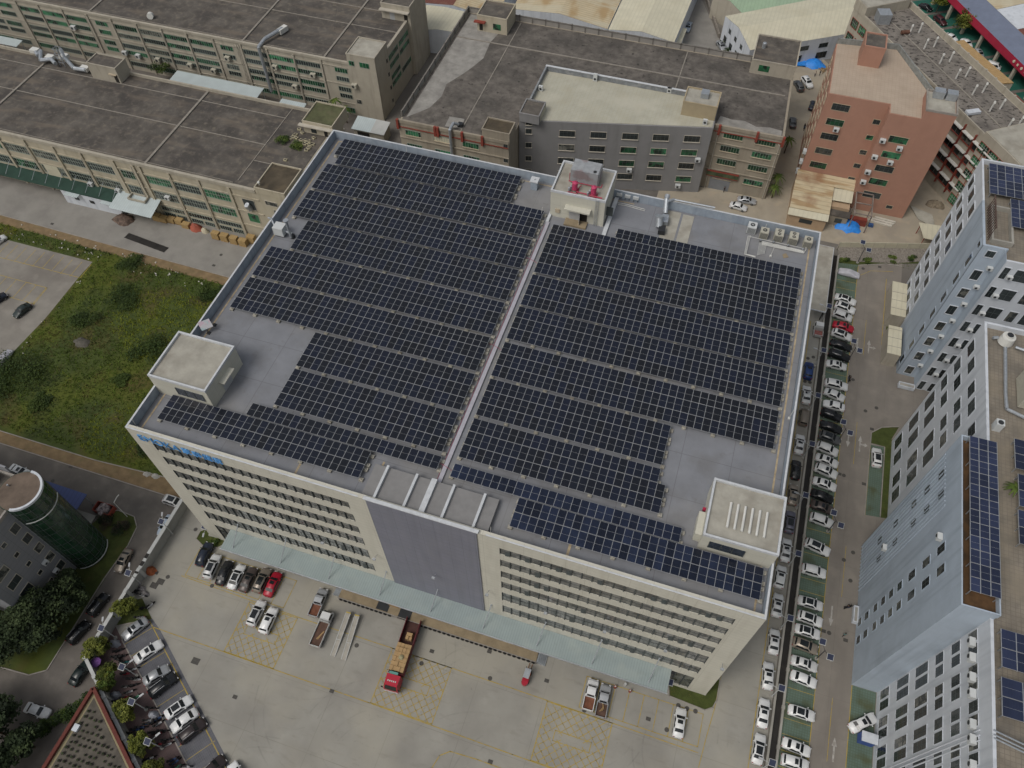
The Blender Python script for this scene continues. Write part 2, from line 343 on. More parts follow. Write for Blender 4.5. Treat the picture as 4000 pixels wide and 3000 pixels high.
sheet('lawn', turf, [(-2.3,-1.3),(-2.4,.2),(-1.5,1.1),(.2,.6),(2.9,.4),(3.0,-.7),(2.2,-1.6),(-.6,-2.0)], 4)
sheet('lawn', turf, [(86.6,-.1),(86.9,-1.8),(92.9,-2.2),(94,-1.4),(94.4,-.2),(94.4,3.2),(92.7,3.2),(92.7,0),(89,.4)], 4)
sheet('lawn', turf, [(-23.2,-6),(-21.6,-1.6),(-19.5,-.7),(-15.9,-.9),(-14.2,-2.6),(-13.7,-6.4),(-14.3,-13),(-21,-18),(-26,-12)], 3)
sheet('lawn', fieldm, [(-14,-13),(-14,-30),(-16.4,-31.6),(-21,-31.8),(-40,-34),(-40,-22),(-20,-22),(-20,-12.5)], 2)
sheet('parking_lot', paver, [(-1.8,-16.9),(.6,-18.2),(31,-39),(25.5,-42),(16.3,-35.5),(-4.8,-21.7),(-4.0,-18)], 2)
sheet('pavement', pinkpave, [(-4.9,-21.6),(16.3,-35.5),(26,-42),(20,-46),(9.5,-37.2),(-7.2,-26.3),(-7.2,-20)], 2)
sheet('lawn', turf, [(-7.2,-15.2),(-5.6,-14.2),(-1.9,-16.9),(-4.0,-18.1),(-7.2,-19.8)], 3)
k = MB(kerb)
kerbline(k, [(-150,60.95),(-.4,57.9)]); kerbline(k, [(-150,4.8),(-13.5,4.8),(-8,4.6)]); kerbline(k, [(-150,7.0),(-30,7.3),(-15,8.2)])
kerbline(k, [(-21.6,-1.6),(-19.5,-.7),(-15.9,-.9),(-14.2,-2.6),(-13.7,-6.4),(-14.2,-13),(-14,-30),(-16.4,-31.6),(-22,-32)])
kerbline(k, [(115.45,57.4),(115.5,60.4),(117.4,62.3),(120.6,63.5)]); kerbline(k, [(115.4,41.4),(115.4,57.4)]); kerbline(k, [(118.2,42),(118.2,57.7)])
kerbline(k, [(-4.8,-21.7),(16.3,-35.5),(25.5,-42)], .2, .05); kerbline(k, [(-7.1,-19.9),(-4.2,-18.2)], .15)
kerbline(k, [(86.5,-.2),(86.9,-1.9),(92.9,-2.3),(94.1,-1.5),(94.5,-.2),(94.5,3.2)], .15)
kerbline(k, [(-2.4,.2),(-2.35,-1.3),(-.6,-2.05),(2.3,-1.65)], .15)
kerbline(k, [(109.8,106.4),(116,108.8),(119.4,109)], .25)
struct('kerb', k)
# painted markings
ym = MB(yellow); Zy = 6*E_
def rect_lines(p, w=.13):
    offset_line(ym, p+[p[0]], w, Zy)
def stall(p00, p10, p11, p01, n, w=.12):
    P = [Vector(p) for p in (p00,p10,p11,p01)]
    offset_line(ym, [p00,p10], w, Zy); offset_line(ym, [p01,p11], w, Zy)
    for i in range(n+1):
        t = i/n; offset_line(ym, [tuple(P[0].lerp(P[1],t)), tuple(P[3].lerp(P[2],t))], w, Zy)
stall((73.2,-3),(92.8,-3),(92.8,-8.15),(73.2,-8.15),8)
stall((-.6,-2.9),(19.2,-2.9),(19.2,-8.1),(-.6,-8.1),8)
offset_line(ym, [(-1.1,-8.4),(23,-8.8),(40,-8.7),(62,-8.7),(93,-9)], .13, Zy)
offset_line(ym, [(-2,-17.4),(30,-39.2)], .16, Zy)
offset_line(ym, [(-1,-18.1),(40,-18.1),(65,-18.3),(98,-18.4)], .14, Zy)
def hatch(x0, x1, y0, y1, step=1.45, hole=True):
    rect_lines([(x0,y0),(x1,y0),(x1,y1),(x0,y1)], .14)
    hx, hy = (x0+x1)/2, (y0+y1)/2
    if hole: rect_lines([(hx-3,hy-.8),(hx+3,hy-.8),(hx+3,hy+.8),(hx-3,hy+.8)], .12)
    n = int((x1-x0+y1-y0)/step)
    for s in (1,-1):
        for i in range(1, n):
            c = i*step; pts = []
            # line x-x0 + t = c (s=1) or mirrored
            xa = max(0., c-(y1-y0)); xb = min(x1-x0, c)
            ya, yb = c-xa, c-xb
            if s == 1: a, b = (x0+xa, y0+ya), (x0+xb, y0+yb)
            else: a, b = (x1-xa, y0+ya), (x1-xb, y0+yb)
            m = 7
            for q in range(m):
                p0 = Vector(a).lerp(Vector(b), q/m); p1 = Vector(a).lerp(Vector(b), (q+1)/m); cc = (p0+p1)/2
                if hole and abs(cc.x-hx) < 3 and abs(cc.y-hy) < .8: continue
                offset_line(ym, [tuple(p0), tuple(p1)], .1, Zy+(.001 if s == 1 else .002))
hatch(13,22.4,-18,-9); hatch(40.3,51.1,-18,-8.7); hatch(68,79,-18.2,-8.9)
offset_line(ym, [(53.6,-28),(53.5,-24),(54,-22),(55.4,-20.9),(60,-20.7),(70,-20.8),(92,-21)], .14, Zy)
offset_line(ym, [(94.6,5),(94.4,-1.5),(93.9,-6),(93.4,-12)], .12, Zy)
offset_line(ym, [(100.9,-30),(100.9,86)], .14, Zy)
for i in range(14): offset_line(ym, [(100.9,-12+i*6.6),(103.1,-12+i*6.6)], .1, Zy)
offset_line(ym, [(109.75,-30),(109.75,106)], .13, Zy); offset_line(ym, [(115.5,-30),(115.5,9)], .13, Zy); offset_line(ym, [(115.5,41.5),(115.5,57.5)], .13, Zy)
for i in range(46): offset_line(ym, [(105.4,-12+i*2.5),(109.7,-12+i*2.5)], .08, Zy)
for i in range(4): offset_line(ym, [(112.6,-4+i*28),(112.6,6+i*28)], .1, Zy)
offset_line(ym, [(116.2,84),(116.2,104)], .14, Zy); offset_line(ym, [(110,103),(112.6,105.5),(117.5,106.8)], .12, Zy)
for i in range(12): offset_line(ym, [(-91+i*2.6,52.3),(-91+i*2.6,47.6)], .12, Zy)
offset_line(ym, [(-95,47.6),(-62.8,47.9)], .13, Zy)
for i in range(9): offset_line(ym, [(-90+i*2.75,42.9),(-90+i*2.75,37.9)], .12, Zy)
offset_line(ym, [(-92,43),(-67.8,42.9),(-67.6,37.7)], .13, Zy); offset_line(ym, [(-92,37.9),(-67.7,37.9)], .13, Zy)
offset_line(ym, [(-75,27),(-72,30)], .12, Zy)
P0, P1, Q0, Q1 = Vector((-1.0,-18.3)), Vector((23.6,-34.2)), Vector((-4.0,-22.3)), Vector((20.6,-38.4))
for i in range(12):
    t = i/11.2; offset_line(ym, [tuple(P0.lerp(P1,t)), tuple(Q0.lerp(Q1,t))], .09, Zy)
struct('yellow_marking', ym)
wm = MB(whitepaint)
def arrow(x, y, d, turn=0):
    wm.poly([(x-.14,y-1.8*d),(x+.14,y-1.8*d),(x+.14,y+.6*d),(x-.14,y+.6*d)], Zy)
    wm.poly([(x-.42,y+.6*d),(x+.42,y+.6*d),(x,y+2.0*d)], Zy)
    if turn: wm.poly([(x+.14,y-.2),(x+.9,y-.2),(x+.9,y-.5),(x+1.5,y),(x+.9,y+.5),(x+.9,y+.15),(x+.14,y+.15)], Zy+.001)
for x,y,d,tn in ((111.2,57.5,-1,0),(113.5,57,1,1),(111.2,82.5,-1,0),(113.6,82.5,1,1),(111.2,20,-1,0),(113.5,-2,1,0)): arrow(x,y,d,tn)
struct('white_marking', wm)
tm = bpy.data.materials.new('tyre_mark'); tm.use_nodes = True; tn = tm.node_tree; tb = tn.nodes['Principled BSDF']; tb.inputs['Base Color'].default_value = (.1,.096,.088,1); tb.inputs['Roughness'].default_value = .9
ng = tn.nodes.new('ShaderNodeNewGeometry'); n1 = tn.nodes.new('ShaderNodeTexNoise'); n1.inputs['Scale'].default_value = .35; n1.inputs['Detail'].default_value = 6; tn.links.new(ng.outputs['Position'], n1.inputs['Vector'])
nr = tn.nodes.new('ShaderNodeMapRange'); nr.inputs['From Min'].default_value = .42; nr.inputs['From Max'].default_value = .68; nr.inputs['To Max'].default_value = .1; tn.links.new(n1.outputs['Fac'], nr.inputs['Value']); tn.links.new(nr.outputs['Result'], tb.inputs['Alpha'])
tmk = MB(tm); RT = random.Random(3)
for i in range(46):
    if i < 34: cx_, cy_, r_ = RT.uniform(25,95), RT.uniform(-42,-6), RT.uniform(4,14)
    else: cx_, cy_, r_ = RT.choice([(112.5,RT.uniform(40,100),RT.uniform(20,60)),(-40,RT.uniform(-8,2),RT.uniform(8,20))])
    a0 = RT.uniform(0,6.28); n_ = 16; da = RT.uniform(.5,1.5)/n_
    for q_ in (0,1.6):
        for k_ in range(n_):
            a1, a2 = a0+k_*da, a0+(k_+1)*da; rr = r_+q_
            P_ = [(cx_+(rr+o_)*math.cos(a), cy_+(rr+o_)*math.sin(a)) for a, o_ in ((a1,-.11),(a2,-.11),(a2,.11),(a1,.11))]
            if all(-1 < p_[0] < 119 and (p_[1] < -3.9 or p_[0] > 109.9) and not (p_[0] > 102.9 and p_[0] < 109.9) for p_ in P_) and not any(p_[0] < 45 and p_[1] < -17-(p_[0])*.66 for p_ in P_): tmk.poly(P_, .011+.00005*i)
struct('tyre_mark', tmk)
# manhole covers and gully grates set in the ground: each one is a thing
mh = mat('iron_cover', (.07,.066,.06), .7, var=.25, scale=4)
GR_ = [('31',870,600,'m'),('31',1520,650,'g'),('31',1430,755,'m'),('31',2022,885,'m'),('31',2017,652,'g'),('31',655,995,'g'),('31',2025,1605,'g'),('32',300,905,'g'),('32',1178,1235,'g'),('32',1337,1328,'m'),('32',1437,1118,'m'),('32',1512,1145,'m'),('32',1585,1168,'m'),('32',625,1160,'m'),('30',1690,735,'G'),('30',2030,1045,'g'),('30',1388,48,'G'),('30',1332,82,'G'),('30',1450,8,'m'),('30',1832,85,'m'),('23',937,207,'m'),('23',842,233,'m'),('23',898,390,'g'),('23',617,777,'g'),('23',655,790,'m'),('23',828,863,'g'),('23',735,1456,'m'),('23',655,1520,'m'),('33',528,492,'m'),('33',480,475,'g'),('33',670,555,'g'),('33',712,40,'m'),('13',392,1427,'m'),('13',345,1437,'m'),('13',318,1637,'m'),('13',362,1645,'m'),('13',735,1622,'m'),('20',1690,1257,'m'),('20',1350,1630,'g'),('20',455,838,'m'),('20',612,715,'g'),('10',450,275,'g'),('10',1910,543,'m'),('10',1847,634,'g'),('30',55,1118,'g'),('13',965,648,'g'),('13',822,662,'m')]
for n, (t, x, y, kd) in enumerate(GR_):
    p = T(t,x,y); m = MB(mh)
    if kd == 'm': m.tube((p[0],p[1],.0),(p[0],p[1],.034),.38,n=14)
    else:
        s = {'g':.85,'G':1.5}[kd]; m.obox((p[0],p[1],0),s*.9,s*.7,.034)
        for i in range(4): m.obox((p[0]-s*.3+i*s*.2,p[1],.02),.06,s*.6,.022)
    where = 'front yard' if t[0] == '3' and t != '33' else ('driveway beside the row of cars' if t[1] == '3' else 'road west of the building')
    solo('manhole_cover' if kd == 'm' else 'drain_grate', m, ('round dark iron manhole cover set in the '+where) if kd == 'm' else ('square dark iron drain grate set in the '+where), 'manhole cover' if kd == 'm' else 'drain grate', ('round covers in the ' if kd == 'm' else 'grates in the ')+where)
# ============================================================ MAIN BLOCK
W_, D_, H_, HR = 92.58, 70.83, 39., 37.25
main = thing('office_factory_block', (46.3,35.4,0), 'huge cream and slate factory block with solar arrays covering its flat roof', 'building')
b = MB(creamside); b.box(0,.62,0,W_,D_,HR-.2); part('wall', b, main)
r = MB(roofgrey); r.box(.3,.3,HR-.15,W_-.3,D_-.3,HR); part('roof', r, main)
# parapets: blue-grey membrane inside, pale coping
p = MB(parapetblue, creamside, whitecap)
t = .24
p.box(0,D_-t,HR-.2,W_,D_,H_).box(0,0.62,HR-.2,t,D_-t,H_).box(W_-t,.62,HR-.2,W_,D_-t,H_)
p.use(whitecap); p.box(-.02,D_-t-.02,H_,W_+.02,D_+.02,H_+.05).box(-.02,-.01,H_,t+.02,D_-t-.02,H_+.05).box(W_-t-.02,-.01,H_,W_+.02,D_-t-.02,H_+.05)
p.box(t+.02,-.01,H_,37.0,.2,H_+.05).box(55.6,-.01,H_,W_-t-.02,.2,H_+.05)
part('parapet', p, main)
fs = mat('flashing_sealant', (.36,.29,.19), .8, var=.35, scale=1.2)
q = MB(fs); q.box(1.05,.8,HR+.003,1.3,D_-1,HR+.02).box(W_-1.35,.8,HR+.003,W_-1.1,D_-1,HR+.02).box(1,D_-1.0,HR+.003,60,D_-.8,HR+.02)
q.box(26.2,.6,HR+.003,26.5,3.2,HR+.022).box(37.6,.5,HR+.003,37.9,7,HR+.022).box(66.4,.5,HR+.003,66.75,3,HR+.022)
part('sealant_strip', q, main)
# front wall: piers and floor bands proud of a recessed window line
f = MB(cream)
for x0, x1 in ((0,3.4),(35.0,38.25),(54.35,57.5),(89.42,W_)): f.box(x0,0,0,x1,.62,H_)
f.box(38.25,.3,HR-1,54.35,.62,H_)
bands = [(34.15,36.1),(29.8,32.1),(25.5,27.8),(21.1,23.6),(15.6,19.0),(10.1,13.05)]
sol = [(36.1,H_)]+[(bands[i+1][1],bands[i][0]) for i in range(5)]+[(7.35,10.1),(0,1.3)]
for x0, x1 in ((3.4,35.),(57.5,89.42)):
    for z0, z1 in sol: f.box(x0,.02,z0,x1,.62,z1)
part('front_wall', f, main)
for x0, x1 in ((3.4,35.),(57.5,89.42)):
    n = 22
    for bi, (z0, z1) in enumerate(bands+[(1.3,7.35)]):
        gm = MB(glassfac); gm.box(x0,.13,z0,x1,.6,z1); o = part('ribbon_window', gm, main)
        fr = MB(framedark); dx = (x1-x0)/n
        for i in range(n+1):
            u = x0+i*dx; fr.box(max(x0,u-.075),-.05,z0,min(x1,u+.075),.13,z1)
        zt = z0+(z1-z0)*.5; fr.box(x0,.09,zt-.025,x1,.13,zt+.025).box(x0,.08,z1-.06,x1,.13,z1).box(x0,.08,z0,x1,.13,z0+.06)
        for i in range(n): fr.box(x0+(i+.5)*dx-.02,.1,z0,x0+(i+.5)*dx+.02,.13,zt)
        part('window_frame', fr, o)
        if bi < 6:                                              # tilted-open casements
            for i in range(n):
                if R.random() < (.3 if (x0 > 50 and bi in (0,3)) else .03):
                    u = x0+(i+.5)*dx; s = MB(framedark); s.add([(u+.05,.14,z0+(z1-z0)*.5),(u+.62,.14,z0+(z1-z0)*.5),(u+.62,-.16,z0+.25),(u+.05,-.16,z0+.25)], [(0,1,2,3)]); part('open_casement', s, o)
gp = MB(graypanel); gp.box(38.25,-.16,7.9,54.35,.3,H_+.25); part('cladding_panel', gp, main)
cp = MB(whitecap); cp.box(37.9,-.22,H_+.25,54.6,.3,H_+.42); part('coping', cp, main)
# raised slab with upstands behind the slate panel
mid = mat('roof_screed_grey', (.215,.212,.21), .9, var=.08, scale=1., bump=.1, build=stains(((.17,.168,.168),.3,.5,.5,.7)))
s = MB(mid, whitecap); s.box(37.0,.31,HR,55.55,5.95,38.15)
part('raised_slab', s, main)
for x, w in ((39.0,.36),(43.4,.36),(46.0,.8),(48.95,.36),(53.5,.36)):
    s = MB(whitecap); s.box(x-w/2,.31,38.15,x+w/2,6.05,38.62); part('upstand', s, main)
# loading canopy with rods
cz = 7.75
c = MB(canopym)
c.add([(6.8,.0,cz+.1),(85.7,.0,cz+.1),(85.7,-3.7,cz-.05),(6.8,-3.7,cz-.05),(6.8,0,cz),(85.7,0,cz),(85.7,-3.7,cz-.15),(6.8,-3.7,cz-.15)], [(3,2,1,0),(4,5,6,7),(0,1,5,4),(1,2,6,5),(2,3,7,6),(3,0,4,7)])
can = part('canopy', c, main)
gt = MB(steel); gt.box(6.7,-3.86,cz-.22,85.8,-3.7,cz); part('gutter', gt, can)
for x in (9.5,18.7,27.8,37.2,46.4,55.6,64.8,74.0,83.2):
    s = MB(steel); s.tube((x,.0,11.6),(x-.6,-3.0,cz),.085,n=6); s.box(x-.15,-.08,11.4,x+.15,0,11.9); part('tie_rod', s, can)
# loading dock under the canopy with rubber bumpers
dockm = mat('dock_floor', (.25,.2,.13), .9, var=.2, scale=.6)
d = MB(dockm, fencewall); d.box(28.,-3.65,0,64.4,.0,1.2); dk = part('loading_dock', d, main)
d = MB(kerb); d.box(27.9,-3.75,.25,64.5,-3.65,1.26); part('dock_edge', d, dk)
for i in range(43):
    x = 28.5+i*.845
    if 38.3 < x < 41.9: continue
    m = MB(black)
    for a in range(12):
        t0, t1 = 2*math.pi*a/12, 2*math.pi*(a+1)/12
        m.tube((x+.24*math.cos(t0),-3.86,.85+.24*math.sin(t0)),(x+.24*math.cos(t1),-3.86,.85+.24*math.sin(t1)),.11,n=6,cap=False)
    part('bumper_tyre', m, dk)
d = MB(steel)
for i in range(5): d.box(64.5+i*.3,-3.6,0,64.8+i*.3,-1.9,1.2-i*.24)
part('dock_steps', d, dk)
d = MB(steel)
for i in range(5): d.box(26.6+i*.28,-3.3,0,26.88+i*.28,-2.0,.24+i*.2)
d.path([(26.5,-3.4,.9),(28,-3.4,2.1)],.04); part('dock_steps', d, dk)
for x, y in ((36.2,-2.2),(40.4,-2.6)):
    d = MB(darkmetal); d.box(x-1.1,y-1.3,1.2,x+1.1,y+1.0,1.23); part('leveller_plate', d, dk)
# company lettering on the parapet band
def letters(body, size, x, z, y, m, name, parent, ang=0):
    cu = bpy.data.curves.new(name, 'FONT'); cu.body = body; cu.size = size; cu.extrude = .06; cu.offset = -size*.008
    to = bpy.data.objects.new(name, cu); C.objects.link(to); bpy.context.view_layer.update()
    me = bpy.data.meshes.new_from_object(to.evaluated_get(bpy.context.evaluated_depsgraph_get()))
    bpy.data.objects.remove(to); me.materials.clear(); me.materials.append(m)
    return me
for body, size, x, z, wd in (('EMOKA',1.75,1.6,36.42,6.85),('\u8499\u6cf0\u5065\u5eb7',1.62,8.8,36.42,6.6)):
    me = letters(body, size, x, z, 0, signblue, 'sign_lettering', main)
    xs = [v.co.x for v in me.vertices]; k = wd/(max(xs)-min(xs)); ys = [v.co.y for v in me.vertices]; kz = 1.52/(max(ys)-min(ys))
    x_0, y_0 = min(xs), min(ys); bp = basef(main)
    for v in me.vertices: v.co = Vector((x+(v.co.x-x_0)*k-bp.x, -.12-v.co.z-bp.y, z+(v.co.y-y_0)*kz))
    o = bpy.data.objects.new('sign_lettering', me); C.objects.link(o); o.parent = main
# flood lights on arms
for x, z in ((18.4,18.6),(27.6,18.6),(36.6,18.6),(46.6,18.6),(55.4,18.5),(64.8,18.6),(74,18.6),(83.2,18.6),(91.6,18.4)):
    s = MB(steel); s.tube((x,.0,z-.3),(x,-.9,z+.2),.05,n=6); s.obox((x,-1.0,z+.05),.5,.35,.3); part('flood_light', s, main)
# stair houses
def stair_house(x0, y0, x1, y1, z1, kind):
    w = MB(creamside); w.box(x0,y0,HR,x1,y1,z1-.45); sh = part('stair_house', w, main)
    rr = MB(concroof); rr.box(x0+.25,y0+.25,z1-.44,x1-.25,y1-.25,z1-.4); part('stair_roof', rr, sh)
    rm = MB(whitecap); rm.ring(x0-.04,y0-.04,x1+.04,y1+.04,.28,z1-.45,z1); part('roof_rim', rm, sh)
    return sh
sA = stair_house(.12,7.7,9.75,16.35,41.9,'l'); sB = stair_house(82.85,7.65,92.45,16.2,41.8,'r'); sC = stair_house(46.2,62.6,55.95,70.75,43.2,'b')
darkwin = mat('stair_window', (.035,.045,.06), .15, var=.3, spec=.5)
for sh, x0, x1, y, z0, z1 in ((sA,4.2,8.8,7.7,38.6,40.4),(sB,84.0,88.6,7.65,38.5,40.3)):
    m = MB(darkwin); m.box(x0,y-.05,z0,x1,y+.02,z1); o = part('window', m, sh)
    m = MB(framedark)
    for i in range(4): m.box(x0+(x1-x0)*i/3-.05,y-.09,z0,x0+(x1-x0)*i/3+.05,y-.03,z1)
    part('frame', m, o)
vents = MB(whitemetal)
for i in range(6):
    x = 85.6+i*.95; m = MB(whitemetal); m.tube((x,9.6,41.62),(x,13.3,41.62),.17,n=8); part('vent_tube', m, sB)
m = MB(creamside); m.box(82.0,8.6,HR,82.85,12.0,39.4); part('side_box', m, sB)
m = MB(redpaint); m.box(82.4,12.5,38.6,82.8,12.9,39.1); part('alarm_horn', m, sB)
m = MB(creamside); m.box(9.75,10.6,39.9,10.7,13.6,40.1); part('door_hood', m, sA)
m = MB(aluminium); m.box(9.75,11.0,HR,9.83,13.2,39.5); part('door', m, sA)
m = MB(whitecap); m.box(82.95,16.2,40.9,87.5,16.7,41.1); part('eave_ledge', m, sB)
m = MB(whitecap); m.box(4.5,16.35,40.9,9.2,16.8,41.1); part('eave_ledge', m, sA)
# rear stair house details
m = MB(creamside); m.box(49.,61.4,40.3,53.6,62.6,40.6); part('door_hood', m, sC)
m = MB(dockm); m.box(49.2,60.9,HR,53.2,62.6,HR+.35); part('door_step', m, sC)
m = MB(aluminium); m.box(49.7,62.5,HR+.35,51.5,62.6,40.1); part('door', m, sC)
m = MB(aluminium); m.add([(51.5,62.55,HR+.35),(51.9,61.3,HR+.35),(51.9,61.3,40.1),(51.5,62.55,40.1)],[(0,1,2,3)]); part('door', m, sC)
m = MB(bed); m.box(51.5,62.54,HR+.35,53.0,62.61,40.1); part('door_opening', m, sC)
m = MB(steel)
for x in (54.3,54.75): m.box(x,62.35,HR,x+.06,62.42,43.3)
for i in range(16): m.box(54.36,62.36,HR+.3+i*.36,54.75,62.41,HR+.34+i*.36)
part('ladder', m, sC)
m = MB(sillstone); m.box(47.2,62.4,38.4,48.0,62.6,39.2); part('meter_box', m, sC)
m = MB(framedark); m.ring(56.0,64.2,57.2,64.28,.06,38.6,40.6); part('open_casement', m, sC)
m = MB(creamside); m.box(55.95,65,38.5,55.98,66.4,40.8); part('side_window', m, sC)
# ============================================================ SOLAR ARRAYS: each rack is a thing, each panel a part
def cellbuild(ctx, out):
    N, L = ctx['N'], ctx['L']
    oi = N.new('ShaderNodeObjectInfo'); ra = N.new('ShaderNodeValToRGB'); ra.color_ramp.interpolation = 'LINEAR'
    e = ra.color_ramp.elements; e[0].position = 0; e[0].color = (.0085,.0098,.0135,1); e[1].position = 1.; e[1].color = (.009,.0125,.026,1)
    n = e.new(.55); n.color = (.0085,.0112,.0195,1)
    L.new(oi.outputs['Random'], ra.inputs['Fac'])
    s = N.new('ShaderNodeSeparateXYZ'); L.new(ctx['tc'].outputs['Object'], s.inputs[0])
    def per(ax, p, w):
        a = N.new('ShaderNodeMath'); a.operation = 'ADD'; a.inputs[1].default_value = 100*p; L.new(s.outputs[ax], a.inputs[0])
        d = N.new('ShaderNodeMath'); d.operation = 'MODULO'; d.inputs[1].default_value = p; L.new(a.outputs[0], d.inputs[0])
        c = N.new('ShaderNodeMath'); c.operation = 'LESS_THAN'; c.inputs[1].default_value = w; L.new(d.outputs[0], c.inputs[0]); return c.outputs[0]
    return mixc(ctx, fmax(ctx, fmax(ctx, per(0,.182,.018), per(1,.182,.010)), .5, 'MULTIPLY'), ra.outputs['Color'], (.045,.048,.056))
cell = mat('solar_cell', (.01,.012,.02), .16, spec=.32, build=cellbuild)
cellsheen = mat('solar_cell_blue_sheen', (.0095,.0145,.032), .16, spec=.4, var=.25, vary_obj=.5, build=lambda ctx, out: mixc(ctx, fmax(ctx, lines(ctx,0,.182,.018), .4, 'MULTIPLY'), out, (.05,.06,.09)))  # sky sheen on the front right array, put into a bluer cell colour
def cellbuild2(ctx, out):
    return mixc(ctx, fmax(ctx, lines(ctx,0,.17,.02), .5, 'MULTIPLY'), out, (.05,.06,.09))
cell2 = mat('solar_cell_blue', (.02,.027,.06), .18, spec=.5, var=.2, scale=.4, vary_obj=.35, build=cellbuild2)
def panel_mesh(w, h, mcell=cell, name='solar_panel'):
    m = MB(aluminium, mcell); fr = .024
    m.box(-w/2,-h/2,-.035,w/2,h/2,0)
    m.use(mcell)
    for a, b in ((-h/2+fr,-.01),(.01,h/2-fr)): m.poly([(-w/2+fr,a),(w/2-fr,a),(w/2-fr,b),(-w/2+fr,b)], .004)
    return m.mesh(name)
PM = {}
BALL = MB(concroof).obox((0,0,0),.6,.55,.32).tube((0,0,.32),(0,0,.44),.17,.1,n=8).mesh('ballast_block')
ZP = 38.2
def array(rows, label, group='solar arrays on the main roof', zp=ZP, zr=HR, mc=None):
    mc = mc or cell
    """rows: (x0, x1, number, y0, y1) listed front to back; the rack is flat as on the roof"""
    xs = [r[0] for r in rows]+[r[1] for r in rows]; y0 = min(r[3] for r in rows); y1 = max(r[4] for r in rows)
    a = thing('solar_array', ((min(xs)+max(xs))/2, (y0+y1)/2, zr), label, 'solar array', group)
    bp = basef(a); cnt = 0; extra = MB(aluminium, mc)
    order = sorted(rows, key=lambda r: r[3])
    for x0, x1, n, ya, yb in order:
        px = (x1-x0)/n; w, h = px-.016, (yb-ya)-.02
        key = (round(w,2), round(h,2), mc.name)
        if key not in PM: PM[key] = panel_mesh(w, h, mc)
        for i in range(n):
            cx, cy = x0+(i+.5)*px, (ya+yb)/2
            if cnt < 100:
                o = bpy.data.objects.new('solar_panel', PM[key]); C.objects.link(o); o.parent = a; o.location = (cx-bp.x, cy-bp.y, zp-bp.z+R.uniform(-.004,.004)); o.rotation_euler = (R.uniform(-.006,.006), R.uniform(-.006,.006), 0)
            else:
                extra.use(aluminium).box(cx-w/2,cy-h/2,zp-.035,cx+w/2,cy+h/2,zp)
                extra.use(mc)
                for p, q in ((cy-h/2+.026,cy-.018),(cy+.018,cy+h/2-.026)): extra.poly([(cx-w/2+.026,p),(cx+w/2-.026,p),(cx+w/2-.026,q),(cx-w/2+.026,q)], zp+.004)
            cnt += 1
    if extra.v: part('solar_panel_remainder', extra, a)['kind'] = 'stuff'
    rk = MB(steel); spots = []
    for x0, x1, n, ya, yb in order:
        for y in (ya+.5, yb-.5): rk.box(x0-.12,y-.03,zp-.13,x1+.12,y+.03,zp-.04)
        m = max(2, int((x1-x0)/4.2)); 
        for i in range(m+1):
            x = x0+.05+(x1-x0-.1)*i/m
            rk.box(x-.04,ya+.1,zp-.2,x+.04,yb-.1,zp-.13)
            for y in (ya+.35, yb-.35):
                rk.box(x-.03,y-.03,zr+.0,x+.03,y+.03,zp-.13)
                if i in (0, m) or (ya == y0 and y < (ya+yb)/2): spots.append((x+(.25 if i == m else 0), y-(.15 if ya == y0 and y < (ya+yb)/2 else 0)))
    part('rack', rk, a)
    for x, y in spots:
        o = bpy.data.objects.new('ballast_block', BALL); C.objects.link(o); o.parent = a; o.location = (x-bp.x, y-bp.y, zr-bp.z)
    return a
def rows3(y0, y1, x0, x1, n): 
    h = (y1-y0)/3; return [(x0,x1,n,y0+i*h,y0+(i+1)*h) for i in range(3)]
LX, RX, BX, QX = 2.58, 45.2, 47.68, 90.42
array([(3.8,38.65,30,62.78,65.13),(2.6,38.6,31,65.15,67.5),(2.6,38.6,31,67.52,69.88)], 'rearmost left solar array, its short front row stepped in beside the rear parapet')
array(rows3(55.4,62.4,LX,RX,37), 'left solar array second from the rear parapet, reaching the rear stair house corner')
array(rows3(47.88,54.82,LX,RX,37), 'left solar array third from the rear parapet, just behind the exhaust flue and white box')
array(rows3(40.42,47.44,5.9,RX,34), 'shortened left solar array whose outer end stops beside the exhaust flue and white box')
array(rows3(32.9,39.88,LX,RX,37), 'left solar array directly in front of the exhaust flue and white box')
array(rows3(25.48,32.38,LX,RX,37), 'full-width left solar array facing the bare roof behind the left stair house')
array(rows3(18.05,24.95,18.3,45.3,23), 'half-width left solar array, rear one of two beside the bare roof patch')
array(rows3(10.55,17.5,18.4,45.3,23), 'half-width left solar array, front one of two beside the bare roof patch')
array([(3.05,35.6,28,3.08,5.3),(3.05,35.6,28,5.33,7.55),(15.3,45.58,26,7.68,9.88)], 'stepped solar array along the front left edge, ending under the left stair house window')
array([(BX,QX,37,55.05,57.35),(BX,QX,37,57.4,59.7),(58.8,QX,27,59.75,62.05)], 'rearmost right solar array, its top row stepped beside the air conditioner units')
array(rows3(47.8,55.0,BX,QX,37), 'right solar array touching the rearmost stepped one, second from the rear')
array(rows3(40.3,47.28,BX,QX,37), 'right solar array third from the rear parapet beside the cable tray')
array(rows3(33.0,39.95,BX,QX,37), 'right solar array fourth from the rear parapet, between two dark gaps')
array(rows3(25.42,32.25,BX,QX,37), 'full-width right solar array facing the bare roof behind the right stair house')
array(rows3(18.02,24.9,47.78,75.7,24), 'shorter right solar array, rear one of two beside the bare roof patch')
array([(47.8,76.92,25,10.55,12.8),(47.8,76.92,25,12.83,15.1),(47.8,75.75,24,15.15,17.42)], 'shorter right solar array, front one of two, its rear row one panel shorter')
array([(58.05,91.6,29,2.6,4.83),(58.05,91.6,29,4.86,7.1),(47.75,80.35,28,7.22,9.43)], 'stepped solar array along the front right edge, panels painted with a blue sheen', mc=cellsheen)
